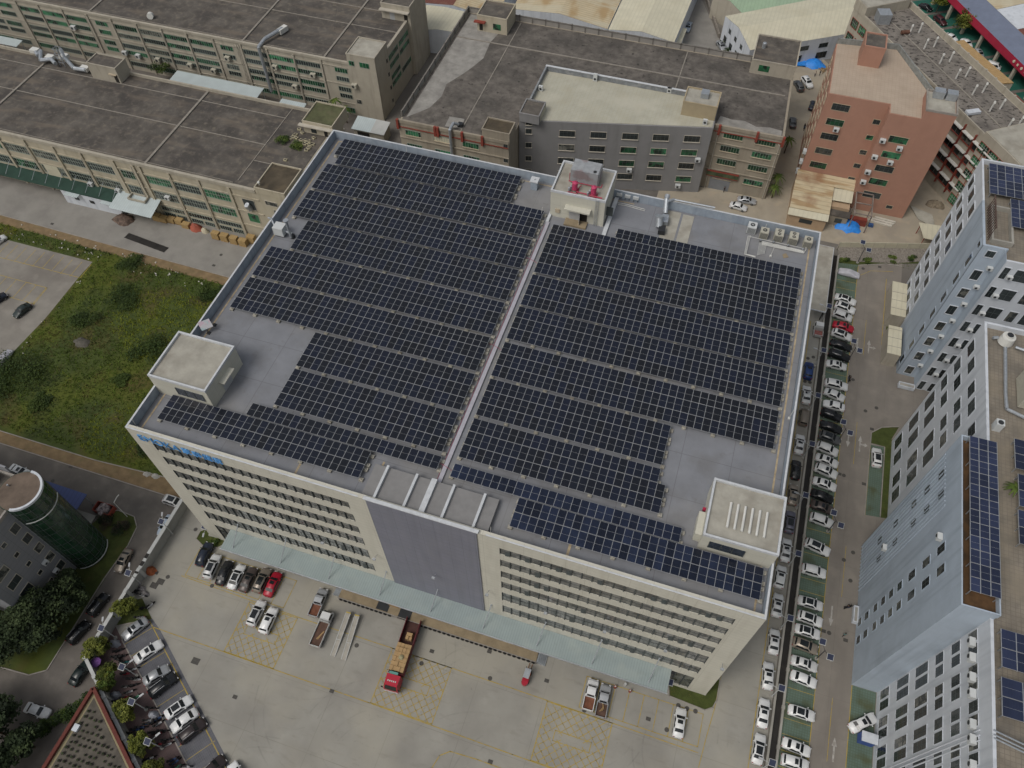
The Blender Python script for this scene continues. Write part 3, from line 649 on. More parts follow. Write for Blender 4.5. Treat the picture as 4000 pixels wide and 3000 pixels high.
# ============================================================ THINGS ON THE MAIN ROOF
traym = mat('cable_tray', (.42,.41,.45), .5, metal=.2, var=.1, scale=1)
m = MB(traym); m.box(46.15,6.2,HR+.12,46.75,60.6,HR+.3)
for i in range(14): m.box(46.2,7+i*4,HR,46.7,7.2+i*4,HR+.12)
tr = solo('cable_tray', m, 'long pale cable tray running front to back between the left and right arrays', 'cable tray')
cabm = mat('cable_red', (.33,.1,.14), .5)
m = MB(cabm); m.path([(46.0,6.4,HR+.08),(45.98,30,HR+.08),(46.0,60,HR+.08)],.035)
for y in (9,31.5,51): m.path([(45.3,y,HR+.4),(46.0,y,HR+.36),(46.9,y-.3,HR+.34),(47.6,y-.5,HR+.1)],.035)
solo('cable', m, 'thin red cable following the pale cable tray with three cross branches', 'cable')
m = MB(whitecap); m.box(56.3,58.0,HR,57.0,70.4,HR+.35); m.box(46.0,60.6,HR,46.5,64.5,HR+.35)
solo('roof_upstand', m, 'white low kerbs crossing the roof beside the rear stair house', 'roof kerb')
# water tank and red pressure vessels on the rear stair house
zc = 42.8
tk = thing('water_tank', (*Zm(2100,600,400,1010,430,zc),zc), 'grey steel water tank on the roof of the rear stair house', 'water tank')
tb = mat('tank_steel', (.33,.345,.36), .6, metal=.2, var=.15, scale=1.2, build=stains(((.22,.16,.16),.6,.7,.48,.62)))
x0, y0 = 48.75, 65.85; x1, y1 = 53.6, 68.85
m = MB(tb); m.box(x0,y0,zc+.3,x1,y1,zc+2.9); part('tank_body', m, tk)
m = MB(tb)
for i in range(6): m.box(x0+i*.99,y0-.03,zc+.3,x0+i*.99+.05,y1+.03,zc+2.93)
part('tank_rib', m, tk)
m = MB(darkmetal); m.tube((52.9,66.4,zc+2.9),(52.9,66.4,zc+2.98),.3,n=14); part('hatch', m, tk)
m = MB(concroof); m.box(x0,y0,zc,x1,y0+.4,zc+.3).box(x0,y1-.4,zc,x1,y1,zc+.3); part('plinth', m, tk)
pinkm = mat('vessel_red', (.44,.05,.12), .45, var=.06)
for (cx, cy, lab) in ((50.1,63.9,'left'),(53.5,63.75,'right')):
    v = thing('pressure_vessel', (cx,cy,zc), 'red pressure vessel with pumps on the rear stair house, %s its ladder' % ('nearer' if lab == 'right' else 'farther from'), 'pressure vessel', 'red pressure vessels')
    m = MB(pinkm); m.tube((cx,cy,zc+.55),(cx,cy,zc+1.95),.5,n=16); m.tube((cx,cy,zc+1.95),(cx,cy,zc+2.15),.5,.12,n=16); part('vessel', m, v, smooth=False)
    m = MB(redpaint)
    for dx, dy in ((-.4,-.4),(.4,-.4),(.4,.4),(-.4,.4)): m.tube((cx+dx,cy+dy,zc),(cx+dx,cy+dy,zc+.6),.06,n=6)
    m.path([(cx-1.1,cy-.7,zc+.2),(cx+.6,cy-.7,zc+.2),(cx+.6,cy+.6,zc+.2)],.07); part('stand', m, v)
    for k in range(2):
        m = MB(steel); m.tube((cx-.9+.2*k,cy-.35+.5*k,zc),(cx-.9+.2*k,cy-.35+.5*k,zc+.75),.2,n=10); m.ball((cx-.9+.2*k,cy-.35+.5*k,zc+.8),.24,8,5); part('pump', m, v)
m = MB(redpaint); m.path([(48.6,65.9,zc+.5),(48.6,65.6,zc+.5),(54.4,65.6,zc+.5),(54.4,66.4,zc+.5)],.08); m.path([(50.5,63.5,zc+.35),(55.2,63.2,zc+.35)],.11); m.path([(50.5,63.5,zc+.35),(50.9,65.4,zc+.35)],.07)
m.path([(50.9,66.4,zc+.3),(50.9,66.4,zc+1.7)],.07); m.path([(48.5,66.4,zc+.3),(48.5,66.4,zc+1.6)],.07)
solo('pipework', m, 'red pipework running between the pressure vessels and grey water tank', 'pipework')
# roof air conditioner condensers
acm = mat('condenser_case', (.4,.385,.32), .6, var=.1, scale=2); acw = mat('condenser_white', (.5,.52,.52), .6, var=.06)
def condenser(x, y, z, w, d, h, fans, label, m0=acm, stand=0.):
    t = thing('condenser_unit', (x,y,z), label, 'air conditioner', 'condensers on the main roof')
    b = MB(m0); b.box(x-w/2,y-d/2,z+stand+.12,x+w/2,y+d/2,z+stand+h); part('case', b, t)
    f = MB(darkmetal); f.box(x-w/2,y-d/2,z,x-w/2+.1,y+d/2,z+stand+.12).box(x+w/2-.1,y-d/2,z,x+w/2,y+d/2,z+stand+.12); part('feet', f, t)
    for k in range(fans):
        fy = y+(k-(fans-1)/2)*d*.48
        g = MB(darkmetal); g.tube((x,fy,z+stand+h),(x,fy,z+stand+h+.05),.3 if fans > 1 else w*.27,n=14); g.use(m0)
        for a in range(3): g.obox((x,fy,z+stand+h+.05),.5,.05,.012,a*1.05)
        part('fan', g, t)
    g = MB(darkmetal)
    for i in range(6): g.box(x-w/2+.08,y-d/2-.02,z+stand+.25+i*(h-.4)/6,x+w/2-.08,y-d/2,z+stand+.25+i*(h-.4)/6+.09)
    part('louvre', g, t)
    return t
zt = HR+1.6
for (zx, zy, fans, sz, lab, m0) in ((505,265,1,1.5,'white square condenser with large fan, leftmost of the roof corner row',acw),(770,380,1,1.4,'beige single-fan condenser beside the white square one on the roof corner',acm),(1085,425,2,1.5,'beige twin-fan condenser behind the pipe rack, nearer the white square unit',acm),(1400,490,2,1.5,'beige twin-fan condenser behind the pipe rack, nearer the parapet corner',acm),(1715,575,1,1.4,'beige single-fan condenser nearest the right rear parapet corner',acm)):
    x, y = Zm(2850,830,400,zx,zy,zt); condenser(x, y, HR, sz, sz*(1.15 if fans == 2 else 1.), 1.6, fans, lab, m0)
m = MB(whitemetal)
def pz(x, y, z=HR+.3): return (*Zm(2850,830,400,x,y,z), z)
for k in range(3): m.path([pz(400+k*25,500),pz(320+k*18,900),pz(560,970-k*12)],.045)
for k in range(7): m.path([pz(655+k*24,620+k*8),pz(600+k*24,920-k*4)],.035)
for k in range(4): m.path([pz(700,625+k*22),pz(1600,830+k*16)],.06)
m.path([pz(1600,880),pz(1650,800),pz(1650,740)],.06); m.path([pz(430,520),pz(660,570),pz(1580,770)],.04)
solo('refrigerant_pipe', m, 'bundle of white insulated pipes in front of the roof corner condensers', 'pipes')
for i, (zx, zy) in enumerate(((675,580),(955,620),(1270,690),(1585,775))):
    p_ = pz(zx, zy, HR+.7); m = MB(steel, darkmetal); m.tube((p_[0],p_[1],HR+.45),(p_[0],p_[1],HR+.7),.16,n=10); m.use(darkmetal).box(p_[0]-.15,p_[1]-.15,HR,p_[0]+.15,p_[1]+.15,HR+.45)
    solo('valve', m, 'small steel-capped pipe valve in front of the roof corner condensers', 'valve', 'valves by the condensers')
m = MB(dockm); m.prism([pz(*q_, HR)[:2] for q_ in ((1140,910),(1165,990),(1275,970),(1215,880))], HR+.003, HR+.06)
solo('board', m, 'loose grey board lying on the roof before the condensers', 'board')
# three small wall condensers beside the rear stair house
for i, (zx, zy) in enumerate(((1780,840),(1955,880),(2135,920))):
    x, y = Zm(2100,600,400,zx,zy,HR+1.3)
    t = thing('condenser_unit', (x,y,HR), ['white box condenser on black legs, closest to the rear stair house','white box condenser on black legs, middle one by the rear parapet','white box condenser on black legs, farthest of three from the stair house'][i], 'air conditioner', 'condensers on the main roof')
    b = MB(acw); b.box(x-.5,y-.35,HR+.7,x+.5,y+.35,HR+1.3); part('case', b, t)
    b = MB(darkmetal)
    for dx in (-.4,.34): b.box(x+dx,y-.3,HR,x+dx+.06,y+.3,HR+.7)
    part('leg', b, t)
m = MB(whitemetal); m.path([(57.2,68.9,HR+.1),(58.6,69.0,HR+.1),(62.2,68.7,HR+.1)],.05); m.path([(57.0,69.2,HR+.18),(58.6,69.3,HR+.18),(62.2,69.0,HR+.18)],.05); solo('pipe', m, 'pale pipes on the roof under the three white box condensers', 'pipe')
# big round duct with silencer, at the rear parapet
dx_, dy_ = T('12',1330,40,H_+1); d = thing('exhaust_duct', (dx_,dy_,HR), 'fat galvanised duct climbing over the rear parapet to a round fan', 'duct')
def p12(x, y, z): return (*T('12',x,y,z), z)
m = MB(steel); m.tube(p12(1325,185,HR+.9),p12(1335,60,H_+.5),.42,n=12); m.tube(p12(1335,60,H_+.5),p12(1345,30,H_+.7),.42,.5,n=12); m.tube(p12(1345,80,H_+.5),p12(1400,65,H_+.35),.25,n=10); m.tube(p12(1400,65,H_+.35),p12(1755,135,H_+.3),.17,n=10); m.tube(p12(1400,85,H_+.15),p12(1740,150,H_+.1),.12,n=8); part('duct', m, d)
m = MB(steel); m.tube(p12(1270,300,HR+.5),p12(1275,215,HR+1.9),.62,n=16); m.tube(p12(1275,215,HR+1.9),p12(1276,205,HR+2.1),.75,n=16); part('fan_drum', m, d)
m = MB(steel); m.obox(p12(1320,250,HR+.5),1.1,2.0,.7,.1); part('duct_box', m, d)
m = MB(darkmetal); m.obox(p12(1290,345,HR+.1),1.2,1.5,.9,.1); part('motor', m, d)
m = MB(concroof); m.box(66.0,62.4,HR+.004,68.6,70.2,HR+.03); m.box(69.0,62.4,HR+.004,71.0,70.0,HR+.026); o = part('concrete_pad', m, main)
# exhaust flue and white box at the left parapet
def zf(x, y, z): return (*Zm(850,850,600,x,y,z), z)
fl = thing('exhaust_flue', zf(1075,290,HR), 'tall steel flue pipe beside the white box near the left parapet', 'flue')
m = MB(steel); b0 = zf(1060,285,HR+.4); m.tube(b0,(b0[0],b0[1],HR+4.3),.22,n=10); part('flue_pipe', m, fl)
m = MB(steel); m.tube((b0[0],b0[1],HR+4.3),(b0[0],b0[1],HR+4.5),.48,n=14); part('rain_cap', m, fl)
m = MB(darkmetal); m.obox(zf(1085,290,HR),.7,.6,.8); part('fan_motor', m, fl)
bx = thing('purifier_box', zf(925,260,HR), 'white cubic filter box linked by a duct over the left parapet', 'filter box')
c0 = zf(925,240,HR); m = MB(acw); m.obox((c0[0],c0[1],HR+.4),1.9,1.7,1.7); part('case', m, bx)
m = MB(steel); m.tube((c0[0]-.9,c0[1],HR+1.6),(.2,c0[1]+1.2,H_+.25),.17,n=8); m.tube((.2,c0[1]+1.2,H_+.25),(-.5,c0[1]+1.4,H_+.1),.2,n=8); m.tube((c0[0]+.9,c0[1],HR+1),(c0[0]+2.2,c0[1],HR+.8),.2,n=8); part('duct', m, bx)
m = MB(darkmetal); m.obox((c0[0],c0[1],HR),1.5,1.3,.4); part('feet', m, bx)
# floodlit board on a stand behind the left stair house
def z10(x, y, z): return (*T('10',x,y,z), z)
bd = thing('tilted_board', z10(1790,1200,HR), 'tilted white painted board on a dark stand by the left parapet', 'board')
bm = mat('board_print', (.5,.5,.52), .5, var=.1, scale=.5, build=stains(((.3,.46,.48),.9,.6,.55,.6),((.5,.32,.4),1.1,.6,.58,.62)))
q = [z10(1705,1130,H_+.4),z10(1745,1200,HR+1.2),z10(1842,1160,HR+1.2),z10(1802,1093,H_+.4)]
m = MB(bm); m.add(q+[(a,b_,c_-.06) for a,b_,c_ in q], [(0,1,2,3),(7,6,5,4),(0,4,5,1),(1,5,6,2),(2,6,7,3),(3,7,4,0)]); part('board', m, bd)
m = MB(darkmetal); m.tube(z10(1770,1150,HR+1.5),z10(1800,1215,HR),.06,n=6); m.obox(z10(1805,1222,HR),.5,.5,.2); m.obox(z10(1855,1152,HR),.5,.5,.25); part('stand', m, bd)
# square ventilation stack at the rear parapet
vx, vy = Zm(1600,600,600,1755,290,H_+.3)
m = MB(parapetblue, whitecap); m.box(40.9,68.0,HR,42.1,69.2,H_+.1); m.use(whitecap).box(40.75,67.85,H_+.1,42.25,69.35,H_+.3).tube((41.5,68.6,H_+.3),(41.5,68.6,H_+.5),.16,n=8)
solo('vent_stack', m, 'square blue-grey ventilation stack at the rear parapet beside the rear stair house', 'vent')
# thin lightning rods along the parapets
for i, (x, y) in enumerate(((.5,1.2),(15.5,69.9),(44.9,61.6),(83.2,69.2),(55.9,1.0),(53.6,.5),(85.2,64.3),(92.1,32))):
    m = MB(whitemetal); m.tube((x,y,HR+.2),(x+.1,y+.1,HR+2.4),.05,.035,n=6); m.obox((x,y,HR),.35,.35,.25)
    solo('lightning_rod', m, 'thin white lightning rod standing on the main roof edge', 'lightning rod', 'lightning rods on the main roof')
# ============================================================ OLD FACTORY ROW, FRONT (three storeys)
def roof_lines(mb, segs, z, w=.3, h=.12):
    for (a, b) in segs:
        a, b = Vector(a), Vector(b); d = b-a; c = (a+b)/2; mb.obox((c.x,c.y,z), d.length, w, h, math.atan2(d.y,d.x))
def downpipe(parent, w, u, z0, z1, o=.34, m=framestone):
    q = MB(m); a = w.p(u,z0,o); b = w.p(u,z1,o); q.tube(a,b,.09,n=6); q.tube(w.p(u,z1,o),w.p(u-.45,z1+.5,.05),.12,n=6); part('downpipe', q, parent)
def wall_ac(w, u, z, label, o=.05, m=None, group='air conditioners on walls', s=1.):
    p = w.p(u, z, o+.32*s)
    t = thing('air_conditioner', (p[0],p[1],z), label, 'air conditioner', group)
    b = MB(m or acw); w.slab(b, u-.48*s, u+.48*s, z, z+.68*s, o, o+.62*s); part('case', b, t)
    g = MB(darkmetal); c0 = w.p(u-.1*s, z+.34*s, o+.62*s); c1 = w.p(u-.1*s, z+.34*s, o+.66*s); g.tube(c0,c1,.24*s,n=10); part('fan_grille', g, t)
    return t
L1 = thing('factory_workshop', (-70,87,0), 'long weathered cream workshop with dark flat roof beside the weedy field', 'building')
m = MB(wallold); m.box(-170,72,0,-17.4,101.6,15.8); part('wall', m, L1)
m = MB(darkroof); m.box(-170,72.3,15.8,-24.8,101.3,15.9); m.box(-24.8,80.6,15.8,-17.7,101.3,15.89); part('roof', m, L1)
m = MB(wallold2); m.box(-170,71.75,15.4,-24.8,72.45,16.25); m.box(-170,101.2,15.6,-17.4,101.6,16.7); part('roof_edge', m, L1)
curb = mat('roof_joint_curb', (.24,.22,.19), .9, var=.2, scale=1)
m = MB(curb); roof_lines(m, [((-170,87.2),(-30,87.0)),((-170,97.1),(-30,97.4))], 15.9, .22, .1)
roof_lines(m, [((-100.6,72.5),(-100.6,101)),((-53.6,72.5),(-53.6,101))], 15.9, .55, .28); roof_lines(m, [((-30.2,74),(-30.2,101)),((-30.2,81.2),(-25,81.2))], 15.9, .2, .12)
m.box(-170,73.0,15.9,-31,73.12,16.1); part('roof_joint', m, L1)
w = Wall((-170,72),(-17,72)); U0 = 170
m = MB(wallold)
for u in (-95,-87.2,-79.0,-71.3,-63.0,-62.4,-57.0,-55.2,-47.4,-39.7,-31.8): w.slab(m, U0+u-.32, U0+u+.32, 0, 15.4, 0, .34)
for z in (13.1,8.6,4.0): w.slab(m, U0-170, U0-24.6, z, z+.3, 0, .2)
part('pilasters', m, L1)
cols = [(-103.2,-95.8),(-94.5,-87.8),(-86.2,-79.7),(-78.3,-71.9),(-70.6,-63.7),(-61.4,-57.9),(-54.4,-48.0),(-46.8,-40.3),(-39.0,-32.5)]
for a, b_ in cols:
    for z0, z1 in ((10.6,12.75),(5.9,8.15)):
        window(w, L1, U0+a, U0+b_, z0, z1, framegreen, glassgreen if R.random() < .35 else glass, nx=int((b_-a)/.68), transom=.55, proud=.12, mull=.1)
for a, b_ in cols[6:]:
    window(w, L1, U0+a, U0+b_, 2.2, 3.4, framegreen, glass, nx=9, proud=.1, mull=.1); window(w, L1, U0+a+.2, U0+a+3.2, .3, 1.5, framegreen, glass, nx=5, proud=.1, mull=.1)
    window(w, L1, U0+b_-2.6, U0+b_, .3, 1.5, framegreen, glass, nx=5, proud=.1, mull=.1)
for u in (-87.2,-71.3,-56.6,-57.4,-47.4,-39.7): downpipe(L1, w, U0+u-.1, .3, 14.0)
# stair turrets on its roof
def turret(parent, x0, y0, x1, y1, z0, z1, wm, rm, name='stair_turret'):
    q = MB(wm); q.box(x0,y0,z0,x1,y1,z1); o = part(name, q, parent)
    q = MB(rm); q.box(x0+.25,y0+.25,z1,x1-.25,y1-.25,z1+.03); part('turret_roof', q, o)
    q = MB(wm); q.ring(x0-.05,y0-.05,x1+.05,y1+.05,.25,z1-.05,z1+.3); part('turret_rim', q, o); return o
mossroof = mat('moss_roof', (.085,.09,.045), .95, var=.3, scale=.5, build=stains(((.13,.115,.07),.35,.5,.5,.7)))
poolroof = mat('wet_roof', (.075,.06,.04), .6, var=.4, scale=.4, build=stains(((.16,.12,.07),.35,.5,.55,.75)))
tA = turret(L1, -84.9,97.5,-76.5,102.0,15.8,19.9, wallold2, darkroof)
q = MB(bed); q.box(-77.9,97.44,15.9,-76.9,97.5,17.9); part('door', q, tA)
q = MB(sillstone); q.box(-79,97.0,18.2,-76.8,97.5,18.35); part('door_hood', q, tA)
tB = turret(L1, -23.4,94.1,-15.6,101.9,15.8,18.9, wallold, mossroof)
q = MB(framestone); q.box(-24.2,93.1,18.2,-15.4,94.1,18.45); part('door_hood', q, tB)
q = MB(glass); q.box(-21.5,94.04,16.2,-20.1,94.1,17.6); part('window', q, tB)
q = MB(bed); q.box(-18.1,94.04,15.9,-17.2,94.1,17.8); part('door', q, tB)
tC = turret(L1, -24.7,71.9,-17.2,80.6,15.4,16.9, wallold, poolroof)
q = MB(whitemetal); q.ball((-23.8,72.9,17.9),.35,8,5); q.tube((-23.8,72.9,17.2),(-23.8,72.9,17.7),.12,n=6); part('roof_vent', q, tC)
window(w, L1, U0-29.2, U0-26.2, 9.6, 12.6, framestone, glass, nx=1, proud=.1); window(w, L1, U0-23, U0-20, 12.4, 13.6, framestone, glass, nx=3, proud=.1); window(w, L1, U0-21.5, U0-19.8, 9.9, 11.2, framestone, glass, nx=2, proud=.1); window(w, L1, U0-29.2, U0-26.4, 5.5, 8.2, framestone, glassgreen, nx=2, transom=.5, proud=.1)
# ground-floor lean-to canopies and sheds against it
m = MB(mat('green_felt', (.022,.05,.038), .85, var=.2, scale=.6)); m.add([(-110,71.9,5.2),(-64.3,71.9,5.2),(-64.3,68.7,4.3),(-110,68.7,4.3),(-110,71.9,5.1),(-64.3,71.9,5.1),(-64.3,68.7,4.2),(-110,68.7,4.2)],[(3,2,1,0),(4,5,6,7),(0,1,5,4),(1,2,6,5),(2,3,7,6),(3,0,4,7)])
o = part('lean_to_roof', m, L1)
m = MB(steel)
for i in range(12): m.tube((-108+i*3.9,71.9,7),(-108.6+i*3.9,69.2,4.6),.05,n=5)
part('tie_rod', m, o)
m = MB(whitewall); m.box(-80.8,68.8,0,-64.4,71.9,4.0); o = part('lean_to_wall', m, L1)
for x in (-77.4,-73): 
    m = MB(glass); m.box(x,68.72,1.9,x+1.3,68.8,2.8); part('window', m, o)
m = MB(awnblue); m.box(-79,67.5,4.05,-75,69.6,4.15).box(-68.6,67.6,4.0,-64.6,69.6,4.1); part('lean_to_awning', m, o)
m = MB(awnblue); m.add([(-65.3,72,5.4),(-53.6,72,5.4),(-53.2,66.5,4.6),(-65.0,66.5,4.6),(-65.3,72,5.3),(-53.6,72,5.3),(-53.2,66.5,4.5),(-65.0,66.5,4.5)],[(3,2,1,0),(4,5,6,7),(0,1,5,4),(1,2,6,5),(2,3,7,6),(3,0,4,7)])
part('entrance_awning', m, L1)
m = MB(wallold2); m.ring(-61.4,69.8,-56.6,71.9,.2,5.3,5.9); part('roof_box', m, L1)
m = MB(creammetal); w.slab(m, U0-85.5, U0-81.4, 4.2, 8.6, 0, .2); part('hoist_door', m, L1)
for i, (a, z, l) in enumerate(((-73.0,5.2,'square window condenser on the old workshop beside the green felt lean-to'),(-65.2,5.2,'square window condenser on the old workshop above the white entrance awning'),(-50.6,6.9,'white window condenser on the old workshop right of the entrance awning'))): wall_ac(w, U0+a, z, l, s=1.3, o=.1)
m = MB(steel)
for k in range(3): m.tube((-27.7,72.2-.25*k,9.7),(-27.7,71.2-.15*k,11.8),.5,n=10)
part('blue_tank', m, L1)
# ducts and hood at its rear left
def zz(t,x,y,z): return (*T(t,x,y,z), z)
for (pts, lab) in (([(310,450),(330,480),(355,440),(350,520),(440,510),(480,550)],'crooked silver duct with hoods on the old workshop roof, left of the lattice mast'),([(740,605),(640,590),(560,500),(525,430)],'silver duct with a blue collar on the old workshop roof, beside the roof turret')):
    d = thing('roof_duct', zz('00',*pts[0],16), lab, 'duct', 'ducts on the old workshop roof')
    q = MB(steel); q.path([zz('00',x,y,17.2) for x,y in pts], .5, n=8); part('duct', q, d)
    q = MB(whitemetal); q.obox(zz('00',*pts[0],16.6),2.2,1.6,.9); q.obox(zz('00',*pts[-2],16.6),2.0,1.6,.9); part('hood', q, d)
d = thing('lattice_mast', zz('00',570,600,16), 'short steel lattice mast with platform on the old workshop roof', 'mast')
q = MB(steel); c_ = zz('00',560,560,16)
for sx in (-.8,.8):
    for sy in (-.8,.8): q.tube((c_[0]+sx,c_[1]+sy,16),(c_[0]+sx*.6,c_[1]+sy*.6,21),.09,n=5)
for z in (17,18.2,19.4,20.6): q.ring(c_[0]-.8,c_[1]-.8,c_[0]+.8,c_[1]+.8,.08,z,z+.1)
part('frame', q, d)
# ============================================================ OLD FACTORY ROW, BACK (four storeys)
L2 = thing('factory_workshop', (-70,139,0), 'long dun four-storey workshop with green windows and dark flat roof at the upper left', 'building')
m = MB(wallold2); m.box(-190,122.6,0,-17.6,157,15.8); part('wall', m, L2)
m = MB(darkroof); m.box(-190,123,15.8,-18.2,156.5,15.9); part('roof', m, L2)
m = MB(wallold2); m.box(-190,122.4,15.5,-25.2,123.05,16.15); m.box(-18.2,130,15.6,-17.5,144.6,16.4); part('roof_edge', m, L2)
m = MB(curb); roof_lines(m, [((-190,139.3),(-18,139.2)),((-190,147.6),(-18,147.6))], 15.9, .22, .1); roof_lines(m, [((-104,123),(-104,156)),((-56.2,123),(-56.2,156)),((-32.2,123),(-32.2,156))], 15.9, .5, .26); m.box(-190,123.6,15.9,-33,123.72,16.1); part('roof_joint', m, L2)
w2 = Wall((-190,122.6),(-17,122.6)); U2 = 190
m = MB(wallold2)
for u in (-128.6,-121,-113,-105,-97.1,-89,-81.1,-73.3,-65.2,-56.8,-48.9,-41.1,-33.2): w2.slab(m, U2+u-.25, U2+u+.25, 0, 15.5, 0, .3)
for z in (14.2,9.1,3.4): w2.slab(m, U2-150, U2-25.3, z, z+.25, 0, .16)
part('pilasters', m, L2)
c2 = [(-143,-137),(-136,-131),(-127.9,-121.4),(-120.3,-113.4),(-112.4,-105.8),(-102.8,-99.1),(-96.5,-89.6),(-88.4,-81.6),(-80.8,-73.7),(-72.7,-65.7),(-63.3,-59.7),(-56.3,-49.3),(-48.6,-41.4),(-40.7,-33.7),(-29.4,-25.9)]
for a, b_ in c2:
    for z0, z1 in ((12.7,13.95),(10.15,11.4),(7.0,8.3),(5.0,6.2),(1.4,2.7)):
        if a > -30 and z0 < 3: z0, z1 = .5, 2.0
        window(w2, L2, U2+a, U2+b_, z0, z1, framegreen, glassgreen if R.random() < .5 else glass, nx=max(4,int((b_-a)/.7)), proud=.1, mull=.09)
for u in (-105.4,-104.6,-81.1,-58,-57.3,-41.1): downpipe(L2, w2, U2+u, 0, 14.6)
tD = turret(L2, -25.2,122.35,-17.25,130.2,15.8,18.6, wallold2, concroof)
m = MB(wallold2); m.box(-25.2,122.35,0,-17.25,130.2,15.8); part('stair_tower', m, L2)
wD = Wall((-25.2,122.35),(-17.25,122.35))
window(wD, L2, .5,1.9,15.6,16.9, framegreen, glassgreen, nx=2, proud=.08); window(wD, L2, 3.5,6.1,15.6,17, framegreen, glassgreen, nx=3, proud=.08); window(wD, L2, .6,2,4.1,5.4, framestone, glass, nx=2, proud=.08)
tE = turret(L2, -25.,144.7,-16.6,155.5,15.8,20., wallold2, darkroof)
m = MB(wallold2); m.box(-18,144.7,0,-16.6,155.5,15.8); part('stair_tower', m, L2)
q = MB(framestone); q.box(-25.2,143.6,18.6,-16.7,144.7,18.9); part('door_hood', q, tE)
q = MB(aluminium); q.box(-22.6,144.62,15.9,-21.2,144.7,18); part('door', q, tE)
q = MB(bed); q.box(-18.4,144.62,15.9,-17.4,144.7,18); part('door', q, tE)
wE = Wall((-17.6,130.2),(-17.6,144.7))
for u0, u1 in ((.7,6.6),(7.6,13.8)):
    for z0, z1 in ((12.8,14.2),(10.3,11.6),(7,8.3),(4.9,6.2)):
        if u0 > 5 and z0 < 9 and z0 > 6: continue
        window(wE, L2, u0, u1, z0, z1, framegreen, glassgreen, nx=7, proud=.1, mull=.09)
wF = Wall((-17.25,122.35),(-17.25,130.2))
for z in (13.5,9.5,5.5,1.5): window(wF, L2, 6.2,7.1,z,z+1.2, framestone, glass, nx=1, proud=.06)
m = MB(awnblue); 
for (x0, y0, x1, y1, z) in ((-78.3,115.2,-51.1,119.6,4.9),(-44.3,115.1,-36.9,116.9,4.9),(-141,116,-129.5,119,4.9)):
    q = MB(awnblue); q.add([(x0,y0,z),(x1,y0,z),(x1,y1,z+.25),(x0,y1,z+.25),(x0,y0,z-.08),(x1,y0,z-.08),(x1,y1,z+.17),(x0,y1,z+.17)],[(0,1,2,3),(7,6,5,4),(4,5,1,0),(5,6,2,1),(6,7,3,2),(7,4,0,3)])
    for i in range(4):
        x = x0+.5+i*(x1-x0-1)/3; q.tube((x,y0+.3,0),(x,y0+.3,z),.09,n=5); q.tube((x,y1-.3,0),(x,y1-.3,z+.15),.09,n=5)
    solo('sheet_canopy', q, {-78.3:'long pale blue sheet canopy in the alley between the old workshops',-44.3:'short pale blue sheet canopy in the alley between the old workshops',-141:'pale sheet canopy in the alley at the far left edge'}[x0], 'canopy')
for i, (u, z, l) in enumerate(((-111.3,10.1,'white window condenser high on the upper left workshop, above the left silver ducts'),(-96.8,5.0,'round-topped white condenser on the upper left workshop behind the roof turret'),(-92.5,4.8,'grey condenser on the upper left workshop just right of the round-topped one'),(-86,4.9,'grey window condenser on the upper left workshop above the ivy'),(-75.5,5.2,'grey window condenser above the long pale blue canopy, left of two'),(-68.0,5.0,'grey window condenser above the long pale blue canopy, right of two'),(-62.0,10.0,'grey condenser filling half a narrow stair window on the upper left workshop'),(-47.5,10.2,'grey window condenser beside the tall silver duct of the upper left workshop'),(-36.2,10.0,'grey window condenser on the bay left of the dun stair tower'),(-42.8,5.1,'grey window condenser above the short pale blue canopy'),(-24.2,9.4,'grey condenser on the dun stair tower front'))): wall_ac(w2, U2+u, z, l, s=1.5, o=.05 if u < -25 else .3, m=acm if u > -90 else acw)
d = thing('wall_duct', (-50.5,122,3), 'tall galvanised duct bending from the upper left workshop roof down its wall', 'duct')
q = MB(steel); q.tube((-50.4,121.5,3),(-50.4,121.5,16.4),.45,n=8); q.tube((-50.4,121.5,16.4),(-50,124.5,17),.45,n=8); q.tube((-50,124.5,17),(-47.6,130,17.2),.5,n=8); part('duct', q, d)
q = MB(whitemetal); q.obox((-47.6,130,16.2),1.3,2.8,1.3,-.3); part('fan_box', q, d)
d = solo('round_vent', MB(whitemetal, darkmetal).tube((-85.9,126,16.6),(-85.4,125,16.8),.85,n=14), 'round white duct end lying near the roof edge of the upper left workshop', 'vent')
q = MB(concrete); q.box(-130,112.2,0,-24,112.6,3.2)
for i in range(22): q.box(-128+i*4.8,111.95,0,-127.6+i*4.8,112.7,3.3)
solo('boundary_wall', q, 'dirty concrete wall in the alley between the two old workshops', 'wall')
# small blue and white shed by the dun stair tower
sh = thing('lean_to_shed', (-15.4,115.8,0), 'small block shed with blue and white sheet roof beside the dun stair tower', 'shed')
q = MB(wallold2); q.box(-21.8,113.3,0,-13.2,117.2,3.3); part('wall', q, sh)
for (x0, x1, mm) in ((-22.3,-16.9,awnblue),(-16.88,-12.9,framewhite)):
    q = MB(mm); q.add([(x0,112.9,3.35),(x1,112.9,3.35),(x1,117.6,4.1),(x0,117.6,4.1),(x0,112.9,3.28),(x1,112.9,3.28),(x1,117.6,4.0),(x0,117.6,4.0)],[(0,1,2,3),(7,6,5,4),(4,5,1,0),(5,6,2,1),(6,7,3,2),(7,4,0,3)]); part('roof_sheet', q, sh)
q = MB(bed); q.box(-20.8,113.2,.1,-17.4,113.32,2.6); part('doorway', q, sh)
